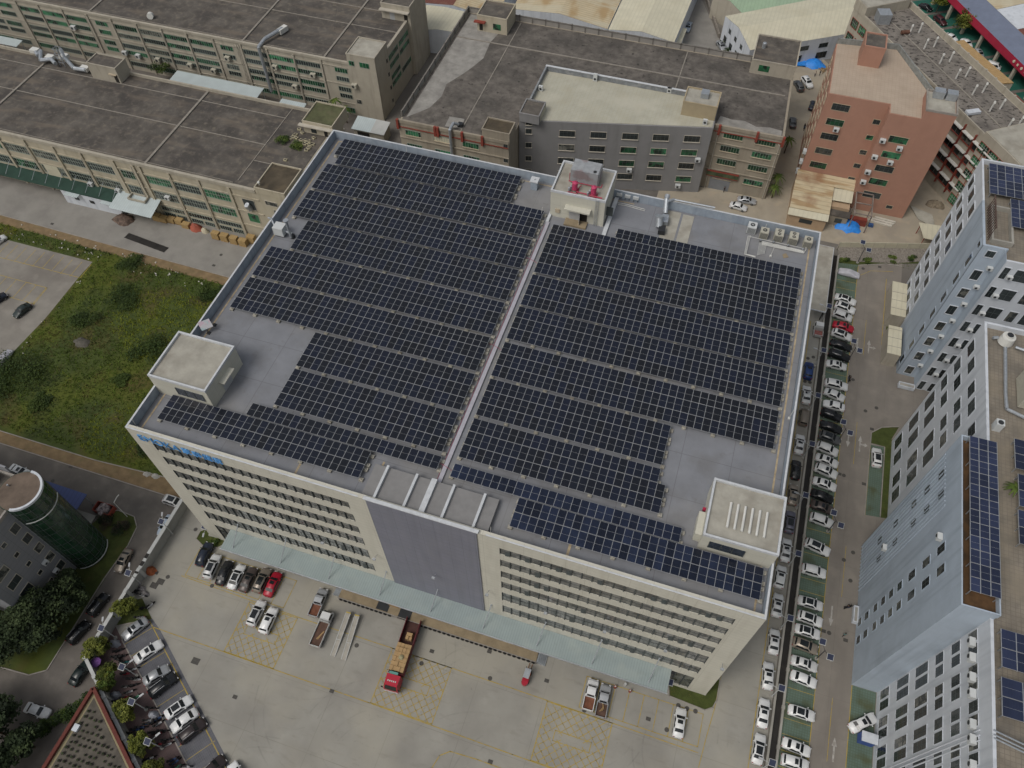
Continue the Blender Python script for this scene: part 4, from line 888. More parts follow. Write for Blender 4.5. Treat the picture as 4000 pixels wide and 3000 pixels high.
# ============================================================ LOW BLOCK BEHIND THE MAIN ONE
HM = 18.3
M1 = thing('tiled_roof_block', (42,127,0), 'wide dun block with crumbling dark tile roof and red corner fins behind the solar roof', 'building')
plan = [(-2.2,101.9),(25.4,101.9),(25.4,112),(69.6,122.4),(85.8,122.4),(84.9,151),(-2.0,151)]
m = MB(wallm1); m.prism(plan, 0, HM-.35); part('wall', m, M1)
m = MB(tileroof); ins = [(-1.7,102.6),(25.2,102.6),(25.2,112.4),(69.4,122.9),(85.2,122.9),(84.4,150.4),(-1.6,150.4)]; m.prism(ins, HM-.34, HM-.25); part('roof', m, M1)
for q_ in ([(-1,104),(1.5,107),(3,109),(4.2,114),(3.6,119),(6,124),(7.2,127),(8.8,132),(8.2,139),(10,150),(-1,150)],[(9,103.5),(13,104),(12.5,107.5),(8.8,107.3)],[(69.8,123.3),(85.0,123.2),(84.9,125.5),(82,125.9),(79,125.2),(76,126.6),(73,126.2),(70.3,126.8)]): part('bare_screed', MB(paleroof).poly(q_, HM-.245), M1)
m = MB(curb); roof_lines(m, [((-1,139),(84,139))], HM-.25, .4, .14); roof_lines(m, [((13.2,103),(13.2,150)),((58,124),(58,150))], HM-.25, .25, .08)
part('roof_joint', m, M1)
m = MB(wallm1); m.box(-2.2,101.7,HM-.4,25.4,102.2,HM+.45); m.box(69.6,122.2,HM-.4,85.9,122.7,HM+.45); part('parapet', m, M1)
conrail = mat('rail_concrete', (.16,.15,.135), .9, var=.2, scale=1)
for (a, b_, n) in (((-2,151),(84.9,151),24),((-2.05,104),(-2.05,151),13)):
    m = MB(conrail); a_, bb = Vector(a), Vector(b_); d = bb-a_; an = math.atan2(d.y,d.x)
    c_ = (a_+bb)/2; m.obox((c_.x,c_.y,HM+1.0), d.length, .35, .22, an)
    for i in range(n+1):
        p_ = a_.lerp(bb, i/n); m.obox((p_.x,p_.y,HM-.4), .35, .35, 1.75 if i % 2 == 0 else 1.4, an)
    m.use(mat('rail_panel', (.27,.255,.235), .9, var=.12)); m.obox((c_.x,c_.y,HM-.3), d.length, .12, 1.3, an)
    part('parapet_rail', m, M1)
m = MB(redtrim)
for x, y in ((-2.3,101.6),(7.2,101.6),(7.9,101.6),(14.0,101.6),(19.0,101.6),(70.9,122.1),(79.7,122.1),(85.7,122.1)): m.box(x-.28,y-.25,HM-2.0,x+.28,y+.35,HM+.6)
m.box(-2,101.62,HM-1.55,25.3,101.75,HM-1.35); m.box(69.7,122.05,HM-1.3,85.8,122.2,HM-1.1)
part('red_fin', m, M1)
wL = Wall((-2.2,101.9),(25.4,101.9)); wR = Wall((69.6,122.4),(85.8,122.4))
for a, b_ in ((1.6,5.4),(8.9,12.8),(16.2,20.1)):
    for z0 in (14.7,10.8,6.8): window(wL, M1, a, b_, z0, z0+1.4, framegreen, glassgreen if a != 8.9 or z0 < 14 else creammetal, nx=6, proud=.1, sill=sillstone)
for a, b_ in ((2.6,7.0),(10.1,14.6)):
    for z0 in (15.6,11.8,7.9,3.5): window(wR, M1, a, b_, z0, z0+1.5, framegreen, glassgreen, nx=7, proud=.1, sill=sillstone)
m = MB(wallm1)
for z in (14.0,10.2,6.2): wL.slab(m, 0, 27.6, z-.2, z, 0, .3); wR.slab(m, 0, 16.2, z-.2, z, 0, .3)
part('floor_band', m, M1)
for u in (1.2,15.6): downpipe(M1, wR, u, 0, 16.4)
m = MB(mat('shopfront_sign', (.07,.09,.05), .6, var=.5, scale=.8), redtrim); wR.slab(m, .8, 8.6, 4.4, 5.6, 0, .5); m.use(redtrim); wR.slab(m, .8, 8.6, 5.6, 5.8, 0, .55); wR.slab(m, .8, 8.6, 4.2, 4.4, 0, .55); part('entrance_sign', m, M1)
m = MB(mat('roller_door', (.2,.21,.225), .5, var=.1)); wR.slab(m, 2, 7, 0, 3.8, -.02, .06); part('roller_door', m, M1)
tM = turret(M1, 74.2,146,84.9,157.5,HM-.4,21.5, wallold2, darkroof)
q = MB(glassgreen); q.box(76.2,145.94,HM+.7,78.8,146,HM+2.3); part('window', q, tM)
q = MB(steel); q.tube((76.2,152,21.5),(76.2,152,22.8),.5,n=12); q.ball((76.2,152,22.8),.5,10,5,.5); part('water_tank', q, tM)
tN = turret(M1, 3.2,143.4,11.4,151,HM-.4,22.2, wallold, darkroof)
q = MB(glassgreen); q.box(7.6,143.34,HM+.8,9.7,143.4,HM+2.4); part('window', q, tN)
q = MB(redtrim); q.box(2.6,142.4,HM+2.4,5.6,143.4,HM+2.7); part('door_hood', q, tN)
q = MB(bed); q.box(3.8,143.34,HM,4.7,143.4,HM+2.2); part('door', q, tN)
tO = turret(M1, 18.9,101.85,25.6,106.4,HM-.4,20.6, wallm1, poolroof)
wO = Wall((18.9,101.85),(25.6,101.85))
for z in (16.7,12.6,8.6): window(wO, M1, 5.2,6.3,z,z+1.3, framestone, glass, nx=2, proud=.08)
d = thing('kitchen_duct', (11,101.3,6), 'galvanised duct climbing the dun wall and bending over its roof edge', 'duct')
q = MB(steel); q.tube((11.2,101.2,6),(11.2,101.2,HM+1.0),.35,n=8); q.tube((11.2,101.2,HM+1.),(11.4,103.2,HM+1.4),.38,n=8); q.tube((11.4,103.2,HM+1.4),(12.2,104.2,HM+.5),.35,n=8); part('duct', q, d)
q = MB(darkmetal); q.obox((12.6,104.6,HM-.25),1.2,1.,.9); part('fan_box', q, d)
# ============================================================ GREY TILE BLOCK
M2 = thing('grey_office_block', (48,121,0), 'grey tiled block with pale sand-coloured roof terrace behind the rear stair house', 'building')
A_, B_ = (25.6,109.2), (69.5,119.9)
plan = [A_, B_, (69.3,130.4), (26.2,129.9)]
m = MB(grayblk); m.prism(plan, 0, 19.35); part('wall', m, M2)
m = MB(tileplain); m.prism([(25.9,109.6),(69.2,120.2),(69.0,130.1),(26.5,129.6)], 19.35, 19.45); part('roof', m, M2)
m = MB(mat('stained_parapet', (.2,.215,.23), .8, var=.25, scale=1, build=stains(((.32,.32,.31),.9,.5,.5,.65))), whitecap); m.box(26.2,129.7,19.3,69.3,130.1,20.7); m.box(26.0,113,19.3,26.4,129.7,20.7); m.use(whitecap).box(26,129.6,20.7,69.3,130.2,20.8); part('parapet', m, M2)
t1 = turret(M2, 25.7,109.0,30.5,114.6,19.3,21.4, grayblk, darkroof)
q = MB(tileplain); q.box(30.5,109.9,19.4,30.56,114.6,21.3); part('tiled_side', q, t1)
t2 = turret(M2, 61.3,122.5,69.25,128.4,19.4,22.9, mat('sand_render', (.36,.3,.2), .8, var=.08), concroof)
q = MB(steel); q.box(64.8,125.0,23,66.6,127,24.2); part('roof_tank', q, t2)
wG = Wall(A_, B_)
us = [(.095*wG.L,.1,'s')]
for k, z0 in enumerate((15.9,11.9,7.9,3.8)):
    for j, u in enumerate((9.6,17.0,24.5,31.7,39.0)):
        zz0 = z0
        window(wG, M2, u, u+3.7, zz0-.6, zz0+1.1, framestone, glassgreen if (k*5+j) in (7,8,9,12,19,13) else glass, nx=4, transom=.7, proud=.1, sill=framestone)
    window(wG, M2, 1.6, 3.0, z0-.2, z0+1.2, framestone, glass, nx=2, proud=.08, sill=framestone)
window(wG, M2, 1.6, 3.0, 18.2, 19.4, framestone, glass, nx=2, proud=.08, sill=framestone)
for (u, z, l) in ((43.2,10.0,'white condenser on the grey block below its upper right green window'),(27.2,6.0,'white condenser with a stub pipe on the grey block near the stair house'),(39.8,1.7,'white condenser low on the grey block beside its bottom right window')): wall_ac(wG, u, z, l, s=1.3)
for (x, y, l) in ((38.8,129.2,'white double condenser standing against the rear parapet of the grey block'),(27.2,121.5,'white condenser by the left parapet of the grey block roof'),(57,129.9,'white condenser on the rear parapet of the grey block beside the sand turret'),(67.3,120.6,'small white condenser at the front right roof corner of the grey block')):
    t = thing('air_conditioner', (x,y,19.45), l, 'air conditioner', 'air conditioners on walls'); q = MB(acw); q.obox((x,y,19.5),1.0,.55,1.3 if x < 30 or x > 50 else 1.9); part('case', q, t)
    q = MB(darkmetal); q.tube((x,y-.28,20.1),(x,y-.32,20.1),.3,n=10); part('fan_grille', q, t)
# ============================================================ RED TILE BLOCK
R1 = thing('red_tile_block', (105,137,0), 'tall red-brown tiled block with sand-coloured roof and stair box', 'building')
ZR = 27.5
plan = [(92.3,128.9),(105.6,128.9),(105.6,125.6),(112.4,125.6),(112.4,130.6),(114.2,134.9),(106.2,150.9),(92.3,149.3)]
m = MB(brick); m.prism(plan, 0, ZR-.1); part('wall', m, R1)
m = MB(pinktile); m.prism([(92.5,129.1),(105.8,129.1),(105.8,125.8),(112.3,125.8),(112.3,130.6),(113.9,134.9),(106.0,150.6),(92.5,149.0)], ZR-.1, ZR); part('roof', m, R1)
m = MB(mat('wet_parapet', (.22,.23,.22), .8, var=.3, scale=1.2), kerb)
def pwall(mb, a, b, t, z0, z1):
    a, b = Vector(a), Vector(b); d = b-a; c = (a+b)/2; mb.obox((c.x,c.y,z0), d.length, t, z1-z0, math.atan2(d.y,d.x))
pwall(m, (92.3,149.2),(106.1,150.8),.3,ZR-.2,ZR+1.3); pwall(m, (106.1,150.8),(114.1,135),.3,ZR-.2,ZR+1.3); part('parapet', m, R1)
m = MB(brick); m.box(112.4,125.6,0,118.8,133.2,29.5); o = part('corner_tower', m, R1)
m = MB(concroof); m.box(112.7,125.9,29.5,118.5,132.9,29.54); part('tower_roof', m, o)
m = MB(kerb); m.ring(112.35,125.55,118.85,133.25,.25,29.5,30.0); part('tower_rim', m, o)
for x in (113.6,116.2):
    m = MB(steel); m.box(x,130.6,29.6,x+2.2,132.4,31.2); part('steel_tank', m, o)
t3 = turret(R1, 97.6,141.6,102.3,147.4,ZR,32.2, brick, darkroof)
wa = Wall((92.3,128.9),(105.6,128.9)); wb = Wall((105.6,125.6),(118.8,125.6))
for k, z0 in enumerate((23.6,19.6,15.6,11.4,7.2)):
    window(wa, R1, 1.7, 5.5, z0, z0+1.7, sillstone, glassgreen if k in (1,4) else glass, nx=4, transom=.7, proud=.08, mull=.07)
for k, z0 in enumerate((21.9,17.6,13.4,9.4,5.3)): window(wa, R1, 11.4, 12.9, z0, z0+1.2, sillstone, glass if k != 1 else glassgreen, nx=2, proud=.08, mull=.06)
for k, z0 in enumerate((20.4,16.2,12.2,8.3,4.3)): window(wb, R1, 2.2, 6.2, z0, z0+1.7, sillstone, glassgreen if k in (0,1,3) else glass, nx=4, transom=.7, proud=.08, mull=.07)
window(wb, R1, 8.5, 9.9, 2.2, 3.1, sillstone, glass, nx=2, proud=.08)
wc = Wall((92.3,149.3),(92.3,128.9))
for k, z0 in enumerate((23.6,19.6,15.6,11.4,7.2,3.2)):
    for u in (2,7,12,16.8): window(wc, R1, u, u+2.2, z0, z0+1.6, sillstone, glass, nx=3, proud=.16)
for (u, z, l, ww) in ((4.4,18.5,'white condenser under the second left window of the red block',wa),(1.1,20.2,'white condenser left of the top right window of the red block',wb),(5.2,19.0,'white condenser below the top right window of the red block',wb),(1.0,15.6,'white condenser lower left of the second right window of the red block',wb),(4.7,14.9,'white condenser lower right of the second right window of the red block',wb),(1.0,11.2,'white condenser left below the third right window of the red block',wb),(1.0,8.2,'white condenser left of the fourth right window of the red block',wb)): wall_ac(ww, u, z, l, s=1.3)
for i, z in enumerate((4.2,7.2,10.2)): wall_ac(wc, 19.6, z, 'white condenser on the red block\'s left corner, %s of a vertical three' % ['lowest','middle one','topmost'][i], s=1.3)
# cream-roofed sheds in front of it
sd = thing('rusty_roof_shed', (96.5,121,0), 'low shed with rust-streaked cream sheet roofs in front of the red block', 'shed')
m = MB(mat('shed_wall_tan', (.4,.29,.19), .85, var=.1)); m.box(91.9,115.2,0,100.7,128.7,3.6); m.box(100.7,120.2,0,105.4,128.7,3.9); part('wall', m, sd)
def slab4(mb, pts, t=.1):
    mb.add(list(pts)+[(a,b_,c_-t) for a,b_,c_ in pts], [(0,1,2,3),(7,6,5,4),(0,4,5,1),(1,5,6,2),(2,6,7,3),(3,7,4,0)])
m = MB(shedrust); slab4(m, [(91.6,116.4,4.3),(100.9,116.6,4.3),(100.9,125.4,5.6),(91.6,125.2,5.6)]); slab4(m, [(91.7,128.8,5.9),(106.0,128.8,5.9),(106.0,125.5,5.2),(91.7,125.2,5.7)]); part('roof_sheet', m, sd)
m = MB(shedcream); slab4(m, [(91.5,114.6,3.6),(100.9,114.8,3.6),(100.9,116.5,4.25),(91.5,116.3,4.25)]); slab4(m, [(100.95,121.6,4.6),(105.6,121.8,4.6),(105.6,125.6,5.1),(100.95,125.4,5.1)]); part('roof_sheet', m, sd)
m = MB(glass); m.box(94.6,115.12,1.4,97.6,115.22,2.6); part('window', m, sd)
so = thing('brick_lean_to', (103.3,119.5,0), 'small grey-roofed lean-to between the rusty shed and the red block', 'shed')
m = MB(wallm1); m.box(100.75,118.2,0,105.6,121.6,3.0); part('wall', m, so)
m = MB(darkroof); m.box(100.74,118.0,3.0,105.9,121.55,3.12); part('roof', m, so)
m = MB(glass); m.box(102.8,118.1,1.0,104.4,118.25,2.3); part('window', m, so)
gt_ = thing('steel_gantry', (108,122.5,0), 'rusty steel gantry with rails leaning before the red block', 'gantry')
m = MB(mat('gantry_steel', (.2,.17,.15), .7, var=.3, scale=1)); 
for x in (106.3,110.2):
    m.box(x-.15,117.6,5.0,x+.15,125.4,5.3); m.tube((x,117.7,0),(x,117.7,5),.14,n=6); m.tube((x,121.5,0),(x,121.5,5),.12,n=6)
for y in (117.7,121.5,125.3): m.box(106.3,y-.12,5.3,110.2,y+.12,5.5)
part('frame', m, gt_)
m = MB(redtrim); m.box(106.2,119.8,0,110.3,121.0,1.8); part('red_cabinet', m, gt_)
# shelter
s_ = thing('sheet_shelter', (124.5,119.6,0), 'pale sheet shelter on thin posts right of the red block', 'shelter')
m = MB(shedcream); slab4(m, [(121.7,121.8,3.0),(129,122.4,3.0),(128,116.8,3.0),(122.9,116.8,3.0)]); part('roof_sheet', m, s_)
m = MB(redtrim)
for x, y in ((122.2,121.3),(128,121.9),(127.5,117.2),(123.2,117.2)): m.tube((x,y,0),(x,y,2.95),.09,n=6)
part('post', m, s_)
# ============================================================ DIAGONAL BLOCK BEHIND THE RED ONE
R2 = thing('diagonal_block', (117,160,0), 'long diagonal grey block with filthy pocked roof and rows of white pipes', 'building')
ZD = 20.
q0, q1 = Vector((96.7,180.3)), Vector((109.8,185.9)); dv = Vector((.5768,-.8169))
LL = 47.
p2, p3 = q1+dv*72, q0+dv*LL
ext = q0+dv*(LL+13)
plan = [tuple(q0),tuple(q1),tuple(p2),tuple(ext+Vector((.817,.577))*2),tuple(p3+Vector((.817,.577))*2),tuple(p3)]
m = MB(wallold2); m.prism([tuple(q0),tuple(q1),tuple(p2),tuple(q0+dv*72)], 0, ZD-.1); part('wall', m, R2)
nrm = Vector((.8169,.5768))
def dp(s, o): v = q0+dv*s+nrm*o; return (v.x, v.y)
m = MB(rubberroof); m.prism([dp(.4,.4),dp(.4,13.6),dp(72,13.6),dp(72,.4)], ZD-.1, ZD); part('roof', m, R2)
m = MB(wallold2)
for (a, b_) in ((dp(0,0),dp(0,14.2)),(dp(0,14.1),dp(72,14.1))): pwall(m, a, b_, .35, ZD-.2, ZD+1.35)
for i in range(20): v = dp(i*3.6,14.1); m.obox((v[0],v[1],ZD-.1),.5,.5,1.6,math.atan2(dv.y,dv.x))
pwall(m, dp(0,0), dp(72,0), .3, ZD-.2, ZD+.5); part('parapet', m, R2)
m = MB(curb); pwall(m, dp(4,5.4), dp(70,5.4), .3, ZD, ZD+.15); part('roof_joint', m, R2)
wd = Wall(dp(0,0), dp(60,0))
wd2 = Wall(dp(0,0), dp(72,0))
sgn = 1
for k in range(8):
    u = 30+k*4.0
    for z0 in (15.4,11.4,7.4,3.2):
        window(wd2, R2, u+.3, u+3.7, z0, z0+2.0, redtrim, glass, nx=2, proud=.3)
        q = MB(whitemetal); wd2.slab(q, u+.3, u+3.7, z0+2.1, z0+2.3, 0, .9); part('sun_shade', q, R2)
for k in range(6):
    u = 1+k*3.6
    for z0 in (15.6,11.6,7.6,3.6): window(wd2, R2, u, u+2.8, z0, z0+2.2, redtrim, glassgreen, nx=4, ny=2, proud=.15)
m = MB(redtrim)
for k in range(9): wd2.slab(m, 30+k*4-.12, 30+k*4+.12, 2, 19, 0, .5)
part('red_column', m, R2)
m = MB(wallold2); aa = dp(0,0); m.prism([dp(-.1,-.2),dp(-.1,13),dp(5,13),dp(5,-.2)], ZD, ZD+2.6); o = part('stair_turret', m, R2)
m = MB(concroof); m.prism([dp(.1,0),dp(.1,12.8),dp(4.8,12.8),dp(4.8,0)], ZD+2.6, ZD+2.65); part('turret_roof', m, o)
m = MB(steel); v = dp(8,3.2); m.obox((v[0],v[1],ZD),3.2,3.2,2.6,.3); part('roof_tank', m, R2)
v = dp(15,5.6); m = MB(mat('rust_tank', (.12,.06,.04), .8, var=.25)); m.tube((v[0]-1,v[1]-.4,ZD+.6),(v[0]+1,v[1]+.4,ZD+.6),.5,n=10); solo('rusty_drum', m, 'rusty cylinder lying on the pocked roof of the diagonal block', 'drum')
n_ = 0
for k in range(8):
    for o_ in (6.6,9.4):
        v = dp(15.5+k*6.6,o_); t = thing('vent_pipe', (v[0],v[1],ZD), 'white crank-topped vent pipe in the double line on the pocked diagonal roof', 'vent pipe', 'white vent pipes on the diagonal roof')
        m = MB(whitemetal); m.tube((v[0],v[1],ZD),(v[0],v[1],ZD+2.6),.2,n=7); m.tube((v[0],v[1],ZD+2.6),(v[0]-.2,v[1]-.9,ZD+2.9),.26,n=7); part('pipe', m, t)
m = MB(whitewall); v = dp(48,2.2); m.obox((v[0],v[1],ZD+.2),3.2,1.4,.6,.5); solo('white_tub', m, 'white tub lying on the diagonal roof behind the red tower', 'tub')
# end wing of the diagonal block, pale grey with green strip windows
R3 = thing('pale_wing', (135,139,0), 'pale grey wing with green strip windows behind the white office towers', 'building')
v0 = Vector((128.5,134.4)); e1 = Vector((.817,.577))
wp = [tuple(v0),tuple(v0+e1*22),tuple(v0+e1*22+dv*24),tuple(v0+dv*24)]
m = MB(wallold2); m.prism(wp, 0, 21.4); part('wall', m, R3)
m = MB(concroof); m.prism([tuple(v0+e1*.3+dv*.3),tuple(v0+e1*21.7+dv*.3),tuple(v0+e1*21.7+dv*23.7),tuple(v0+e1*.3+dv*23.7)], 21.4, 21.5); part('roof', m, R3)
wv = Wall(tuple(v0), tuple(v0+dv*24))
for k in range(7):
    for z0 in (16.6,12.8,9,5.2,1.4): window(wv, R3, .4+k*3.2, 3.2+k*3.2, z0, z0+2.4, redtrim, glassgreen, nx=4, ny=3, proud=.12, mull=.12)
wv2 = Wall(tuple(v0+dv*24), tuple(v0+dv*24+e1*22))
for k in range(4):
    for z0 in (16.6,11.6): window(wv2, R3, 2+k*5, 3.6+k*5, z0, z0+1.8, framestone, glass, nx=2, proud=.1)
v = v0+e1*9+dv*10; m = MB(steel); m.obox((v.x,v.y,21.5),3.6,3.0,2.6,.5); part('roof_tank', m, R3)
# ============================================================ WHITE OFFICE TOWERS ON THE RIGHT
rooftile = mat('tower_roof_tile', (.21,.185,.15), .9, var=.2, scale=.5, build=both(grid_build(.6,.6,.08,(.13,.115,.095),.6), stains(((.13,.12,.105),.35,.6,.5,.65),((.27,.23,.17),.2,.5,.5,.7))))
HT = 38.
def fin_frame(*a, **k): return window(*a, **k)
W1 = thing('office_tower', (140,88,0), 'white and blue-grey office tower at right edge, the farther of two', 'building')
plan = [(119.6,77.2),(123.3,77.2),(123.3,74.4),(165,74.4),(165,100.8),(119.6,100.8)]
m = MB(whitewall); m.prism(plan, 0, HT-.9); part('wall', m, W1)
m = MB(bluewall); m.box(119.54,77.14,0,119.6,88.9,HT+.05); m.box(119.54,77.14,0,123.3,77.2,HT+.05); m.box(123.24,74.4,0,123.3,77.2,HT+.0); part('blue_cladding', m, W1)
m = MB(rooftile); m.prism([(119.9,77.5),(123.6,77.5),(123.6,74.7),(164.7,74.7),(164.7,100.5),(119.9,100.5)], HT-.9, HT-.85); part('roof', m, W1)
m = MB(whitewall); m.box(119.6,88.9,HT-.9,119.95,100.8,HT+.1).box(119.95,100.45,HT-.9,165,100.8,HT+.1).box(123.3,74.4,HT-.9,165,74.75,HT+.1); m.use(bluewall).box(119.6,77.2,HT-.9,119.95,88.9,HT+.1).box(119.95,77.2,HT-.9,123.65,77.5,HT+.1); part('parapet', m, W1)
w = Wall((119.6,100.8),(119.6,77.2))
rowz = [(32.5,35.2),(27.6,30.4),(22.8,25.6),(17.9,20.5),(13,15.6),(8.1,10.7),(3.2,5.8)]
for z0, z1 in rowz:
    for u0, u1 in ((1.2,3.3),(4.6,7.0),(8.9,11.2)): window(w, W1, u0, u1, z0, z1, whitewall, glass, nx=3, transom=.72, proud=.14, fr=.1, mull=.06)
for z0, z1 in ((36.1,37.3),(31.4,34.1),(26.5,29.2),(21.4,24.1),(16.5,19.2),(11.6,14.3),(6.7,9.4),(1.8,4.5)): window(Wall((119.54,100.8),(119.54,77.14)), W1, 21.4, 22.8, z0, z1, bluewall, glass, nx=2, proud=.1)
w = Wall((119.54,77.14),(123.3,77.14))
for k in range(8): window(w, W1, 1.2, 2.6, 35.7-4.85*k-(0 if k == 0 else .9), 37.2-4.85*k, whitewall, glass, nx=2, proud=.14)
for k in range(7): wall_ac(w, 3.15, 33.2-4.85*k, 'white condenser in the vertical line on the blue-grey corner of the farther office tower', s=1.0, group='condensers down the tower corner')
w = Wall((123.3,74.4),(165,74.4))
for k in range(8):
    z1 = 36.7-4.85*k
    for u0, u1 in ((.4,1.4),(2.4,4.7),(5.9,7.3),(8.2,10.6),(11.8,14.2)): window(w, W1, u0, u1, z1-2.7, z1, whitewall, glass, nx=2, ny=2, proud=.1, fr=.1)
for k in range(7): wall_ac(w, 1.9, 34.6-4.85*k, 'white condenser in the vertical line on the south front of the farther office tower', s=1.0, group='condensers down the tower front')
m = MB(concrete, whitewall); m.ring(121.0,79.0,124.6,88.2,.35,HT-.85,HT+.1); part('roof_well', m, W1)
m = MB(mat('lattice_brown', (.09,.06,.05), .8, var=.3))
for i in range(12):
    y = 79.6+i*.7; m.tube((120.7,y,HT-.8),(120.7,y+.3,HT+2.4),.06,n=5); m.tube((120.7,y+.7,HT-.8),(120.7,y,HT+2.4),.05,n=5)
m.box(120.6,79.4,HT+2.2,120.8,88,HT+2.35); part('roof_trellis', m, W1)
for (x0, y0, z1, x1, y1) in ((116.4,89.6,4.0,119.5,99.4),(116.2,78.6,4.0,118.9,86.2)):
    m = MB(shedcream); m.box(x0-.1,y0-.1,z1,x1,y1+.1,z1+.12); m.use(wallold2).box(x0,y0,0,x1,y1,z1)
    for i in range(3): m.use(kerb).box(x0-.1,y0+(i+.8)*2.4,z1+.12,x1,y0+(i+.8)*2.4+.08,z1+.16)
    solo('flat_shed', m, 'cream flat-roofed shed against the farther tower, '+('beside the tower\'s white facade' if y0 > 88 else 'beside the tower\'s blue-grey corner'), 'shed')
W2 = thing('office_tower', (140,20,0), 'white office tower with blue-grey projecting bay at right edge, nearer the camera', 'building')
m = MB(whitewall); m.box(119.5,-30,0,165,59.5,HT-.9); part('wall', m, W2)
m = MB(rooftile); m.box(119.9,-29.6,HT-.9,164.6,59.1,HT-.84); part('roof', m, W2)
m = MB(whitewall); m.box(119.5,-30,HT-.9,119.9,9.15,HT+.1).box(119.5,35.1,HT-.9,119.9,59.5,HT+.1).box(119.9,59.1,HT-.9,165,59.5,HT+.1); part('parapet', m, W2)
BZ = 39.6
m = MB(bluewall); m.box(115.4,9.15,0,119.5,35.1,BZ-1.0); m.box(119.5,9.15,HT-.9,119.95,35.1,BZ-1.); o = part('projecting_bay', m, W2)
m = MB(bluewall); m.ring(115.4,9.15,120.1,35.1,.18,BZ-1.0,BZ); part('bay_rim', m, o)
rustpan = mat('rusty_trough', (.1,.055,.025), .8, var=.4, scale=.8, build=stains(((.03,.022,.015),.4,.7,.5,.6)))
m = MB(rustpan); m.box(115.58,9.33,BZ-1.0,119.92,34.9,BZ-.96); part('bay_trough', m, o)
m = MB(bluewall)
for i in range(13): m.box(115.28,25.9+i*.72,0,115.4,25.9+i*.72+.22,34.6)
part('rib', m, o)
w = Wall((115.4,35.1),(115.4,9.15))
for z0, z1 in ((32.6,34.1),(27.7,29.2),(22.9,24.3),(15.6,17.0),(8.6,10.0)):
    window(w, W2, 2.9, 3.9, z0, z1, framedark, glass, nx=1, proud=.14, fr=.05); window(w, W2, 6.2, 7.1, z0, z1, framedark, glass, nx=1, proud=.14, fr=.05)
for z0, z1 in ((32.3,34.8),(27.4,30),(22.4,25),(18.2,20.1),(14.9,16.7),(11.6,13.4),(8.3,10.1),(4.2,6.2),(1.0,2.8)):
    for u in (14.9,18.1): window(w, W2, u, u+1.35, z0, z1, bluewall, glass, nx=2, ny=2, proud=.08)
wall_ac(w, 13.9, 33.4, 'white condenser beside the top window of the projecting bay', s=1.1); wall_ac(w, 6.2, 12.2, 'white condenser low on the ribbed bay of the nearer tower', s=1.1)
rows_ = [(32.3,34.8),(27.4,30),(22.4,25),(15.6,20.0),(8.6,13.2),(1.7,5.5)]
w = Wall((119.5,59.5),(119.5,35.1))
for z0, z1 in rows_:
    for u0, u1 in ((1.0,3.4),(4.6,7.0),(9.5,11.9),(12.9,15.4),(17.6,19.8),(21.,23.2)): window(w, W2, u0, u1, z0, z1, whitewall, glass, nx=3, ny=2 if z1-z0 < 3 else 3, proud=.08, fr=.06, mull=.04)
w = Wall((119.5,9.15),(119.5,-30))
for z0, z1 in rows_:
    for k in range(7):
        [window(w, W2, a_+k*4.5, b_+k*4.5, z0, z1, whitewall, glass, nx=2, ny=2 if z1-z0 < 3 else 3, proud=.08, fr=.05, mull=.035) for a_, b_ in ((.3,1.75),(2.1,3.55))]
for i, (u, d_) in enumerate(((2.0,'nearest the projecting bay'),(4.05,'second from the projecting bay'),(6.6,'third from the projecting bay'),(8.65,'fourth from the projecting bay'),(12.4,'fifth from the projecting bay'),(14.2,'sixth from the projecting bay'),(17.2,'seventh from the projecting bay'))): wall_ac(w, u, 33.6, 'pale condenser under the nearer tower\'s roof edge, '+d_, s=1.2)
m = MB(whitewall); 
for u in (13.2,13.8,14.4): m.tube(w.p(u,35.2,.1),w.p(u,0,.25),.1,n=6)
part('downpipe', m, W2)
pl = solo('planter_box', MB(whitewall, concrete).ring(114.5,19.6,115.35,22.6,.18,.2,1.2).use(concrete).box(114.6,19.8,.3,115.3,22.4,1.0), 'white planter box at the foot of the projecting bay', 'planter')
solo('planter_box', MB(whitewall, concrete).ring(119.9,73.2,123.1,74.3,.15,.2,1.1).use(concrete).box(120,73.3,.3,123,74.2,.9), 'white planter at the foot of the farther office tower', 'planter')
# tower roof solar arrays
def farray(x0, x1, nx, y0, y1, ny, z, zr, label, group='blue solar arrays on the office towers'):
    a = thing('solar_array', ((x0+x1)/2,(y0+y1)/2,zr), label, 'solar array', group); bp = basef(a)
    pw, ph = (x1-x0)/nx, (y1-y0)/ny; me = panel_mesh(pw-.05, ph-.05, cell2)
    for i in range(nx):
        for j in range(ny):
            o = bpy.data.objects.new('solar_panel', me); C.objects.link(o); o.parent = a; o.location = (x0+(i+.5)*pw-bp.x, y0+(j+.5)*ph-bp.y, z-bp.z)
    m = MB(steel)
    for i in range(nx+1): m.box(x0+i*pw-.04 if i else x0,y0,z-.14,x0+i*pw+.04,y1,z-.05)
    for x in (x0+.2,x1-.2):
        for j in range(max(2,ny//2)+1): y = y0+.2+(y1-y0-.4)*j/max(2,ny//2); m.box(x-.05,y-.05,zr,x+.05,y+.05,z-.1)
    part('rack', m, a); return a
farray(116.15,119.8,3,11.0,34.7,12,40.35,BZ-.96, 'three-wide strip of blue solar panels along the top of the projecting bay')
for (x0, y0, y1, l) in ((123.0,32.4,37.5,'rearmost of the roof'),(123.3,26.4,31.6,'second of the roof'),(123.1,20.6,25.8,'third of the roof')): farray(x0,x0+5,2,y0,y1,2,38.6,HT-.84,'blue four-panel solar array beside the long bay strip, '+l.replace(' of the roof','')+' from the cooling tower')
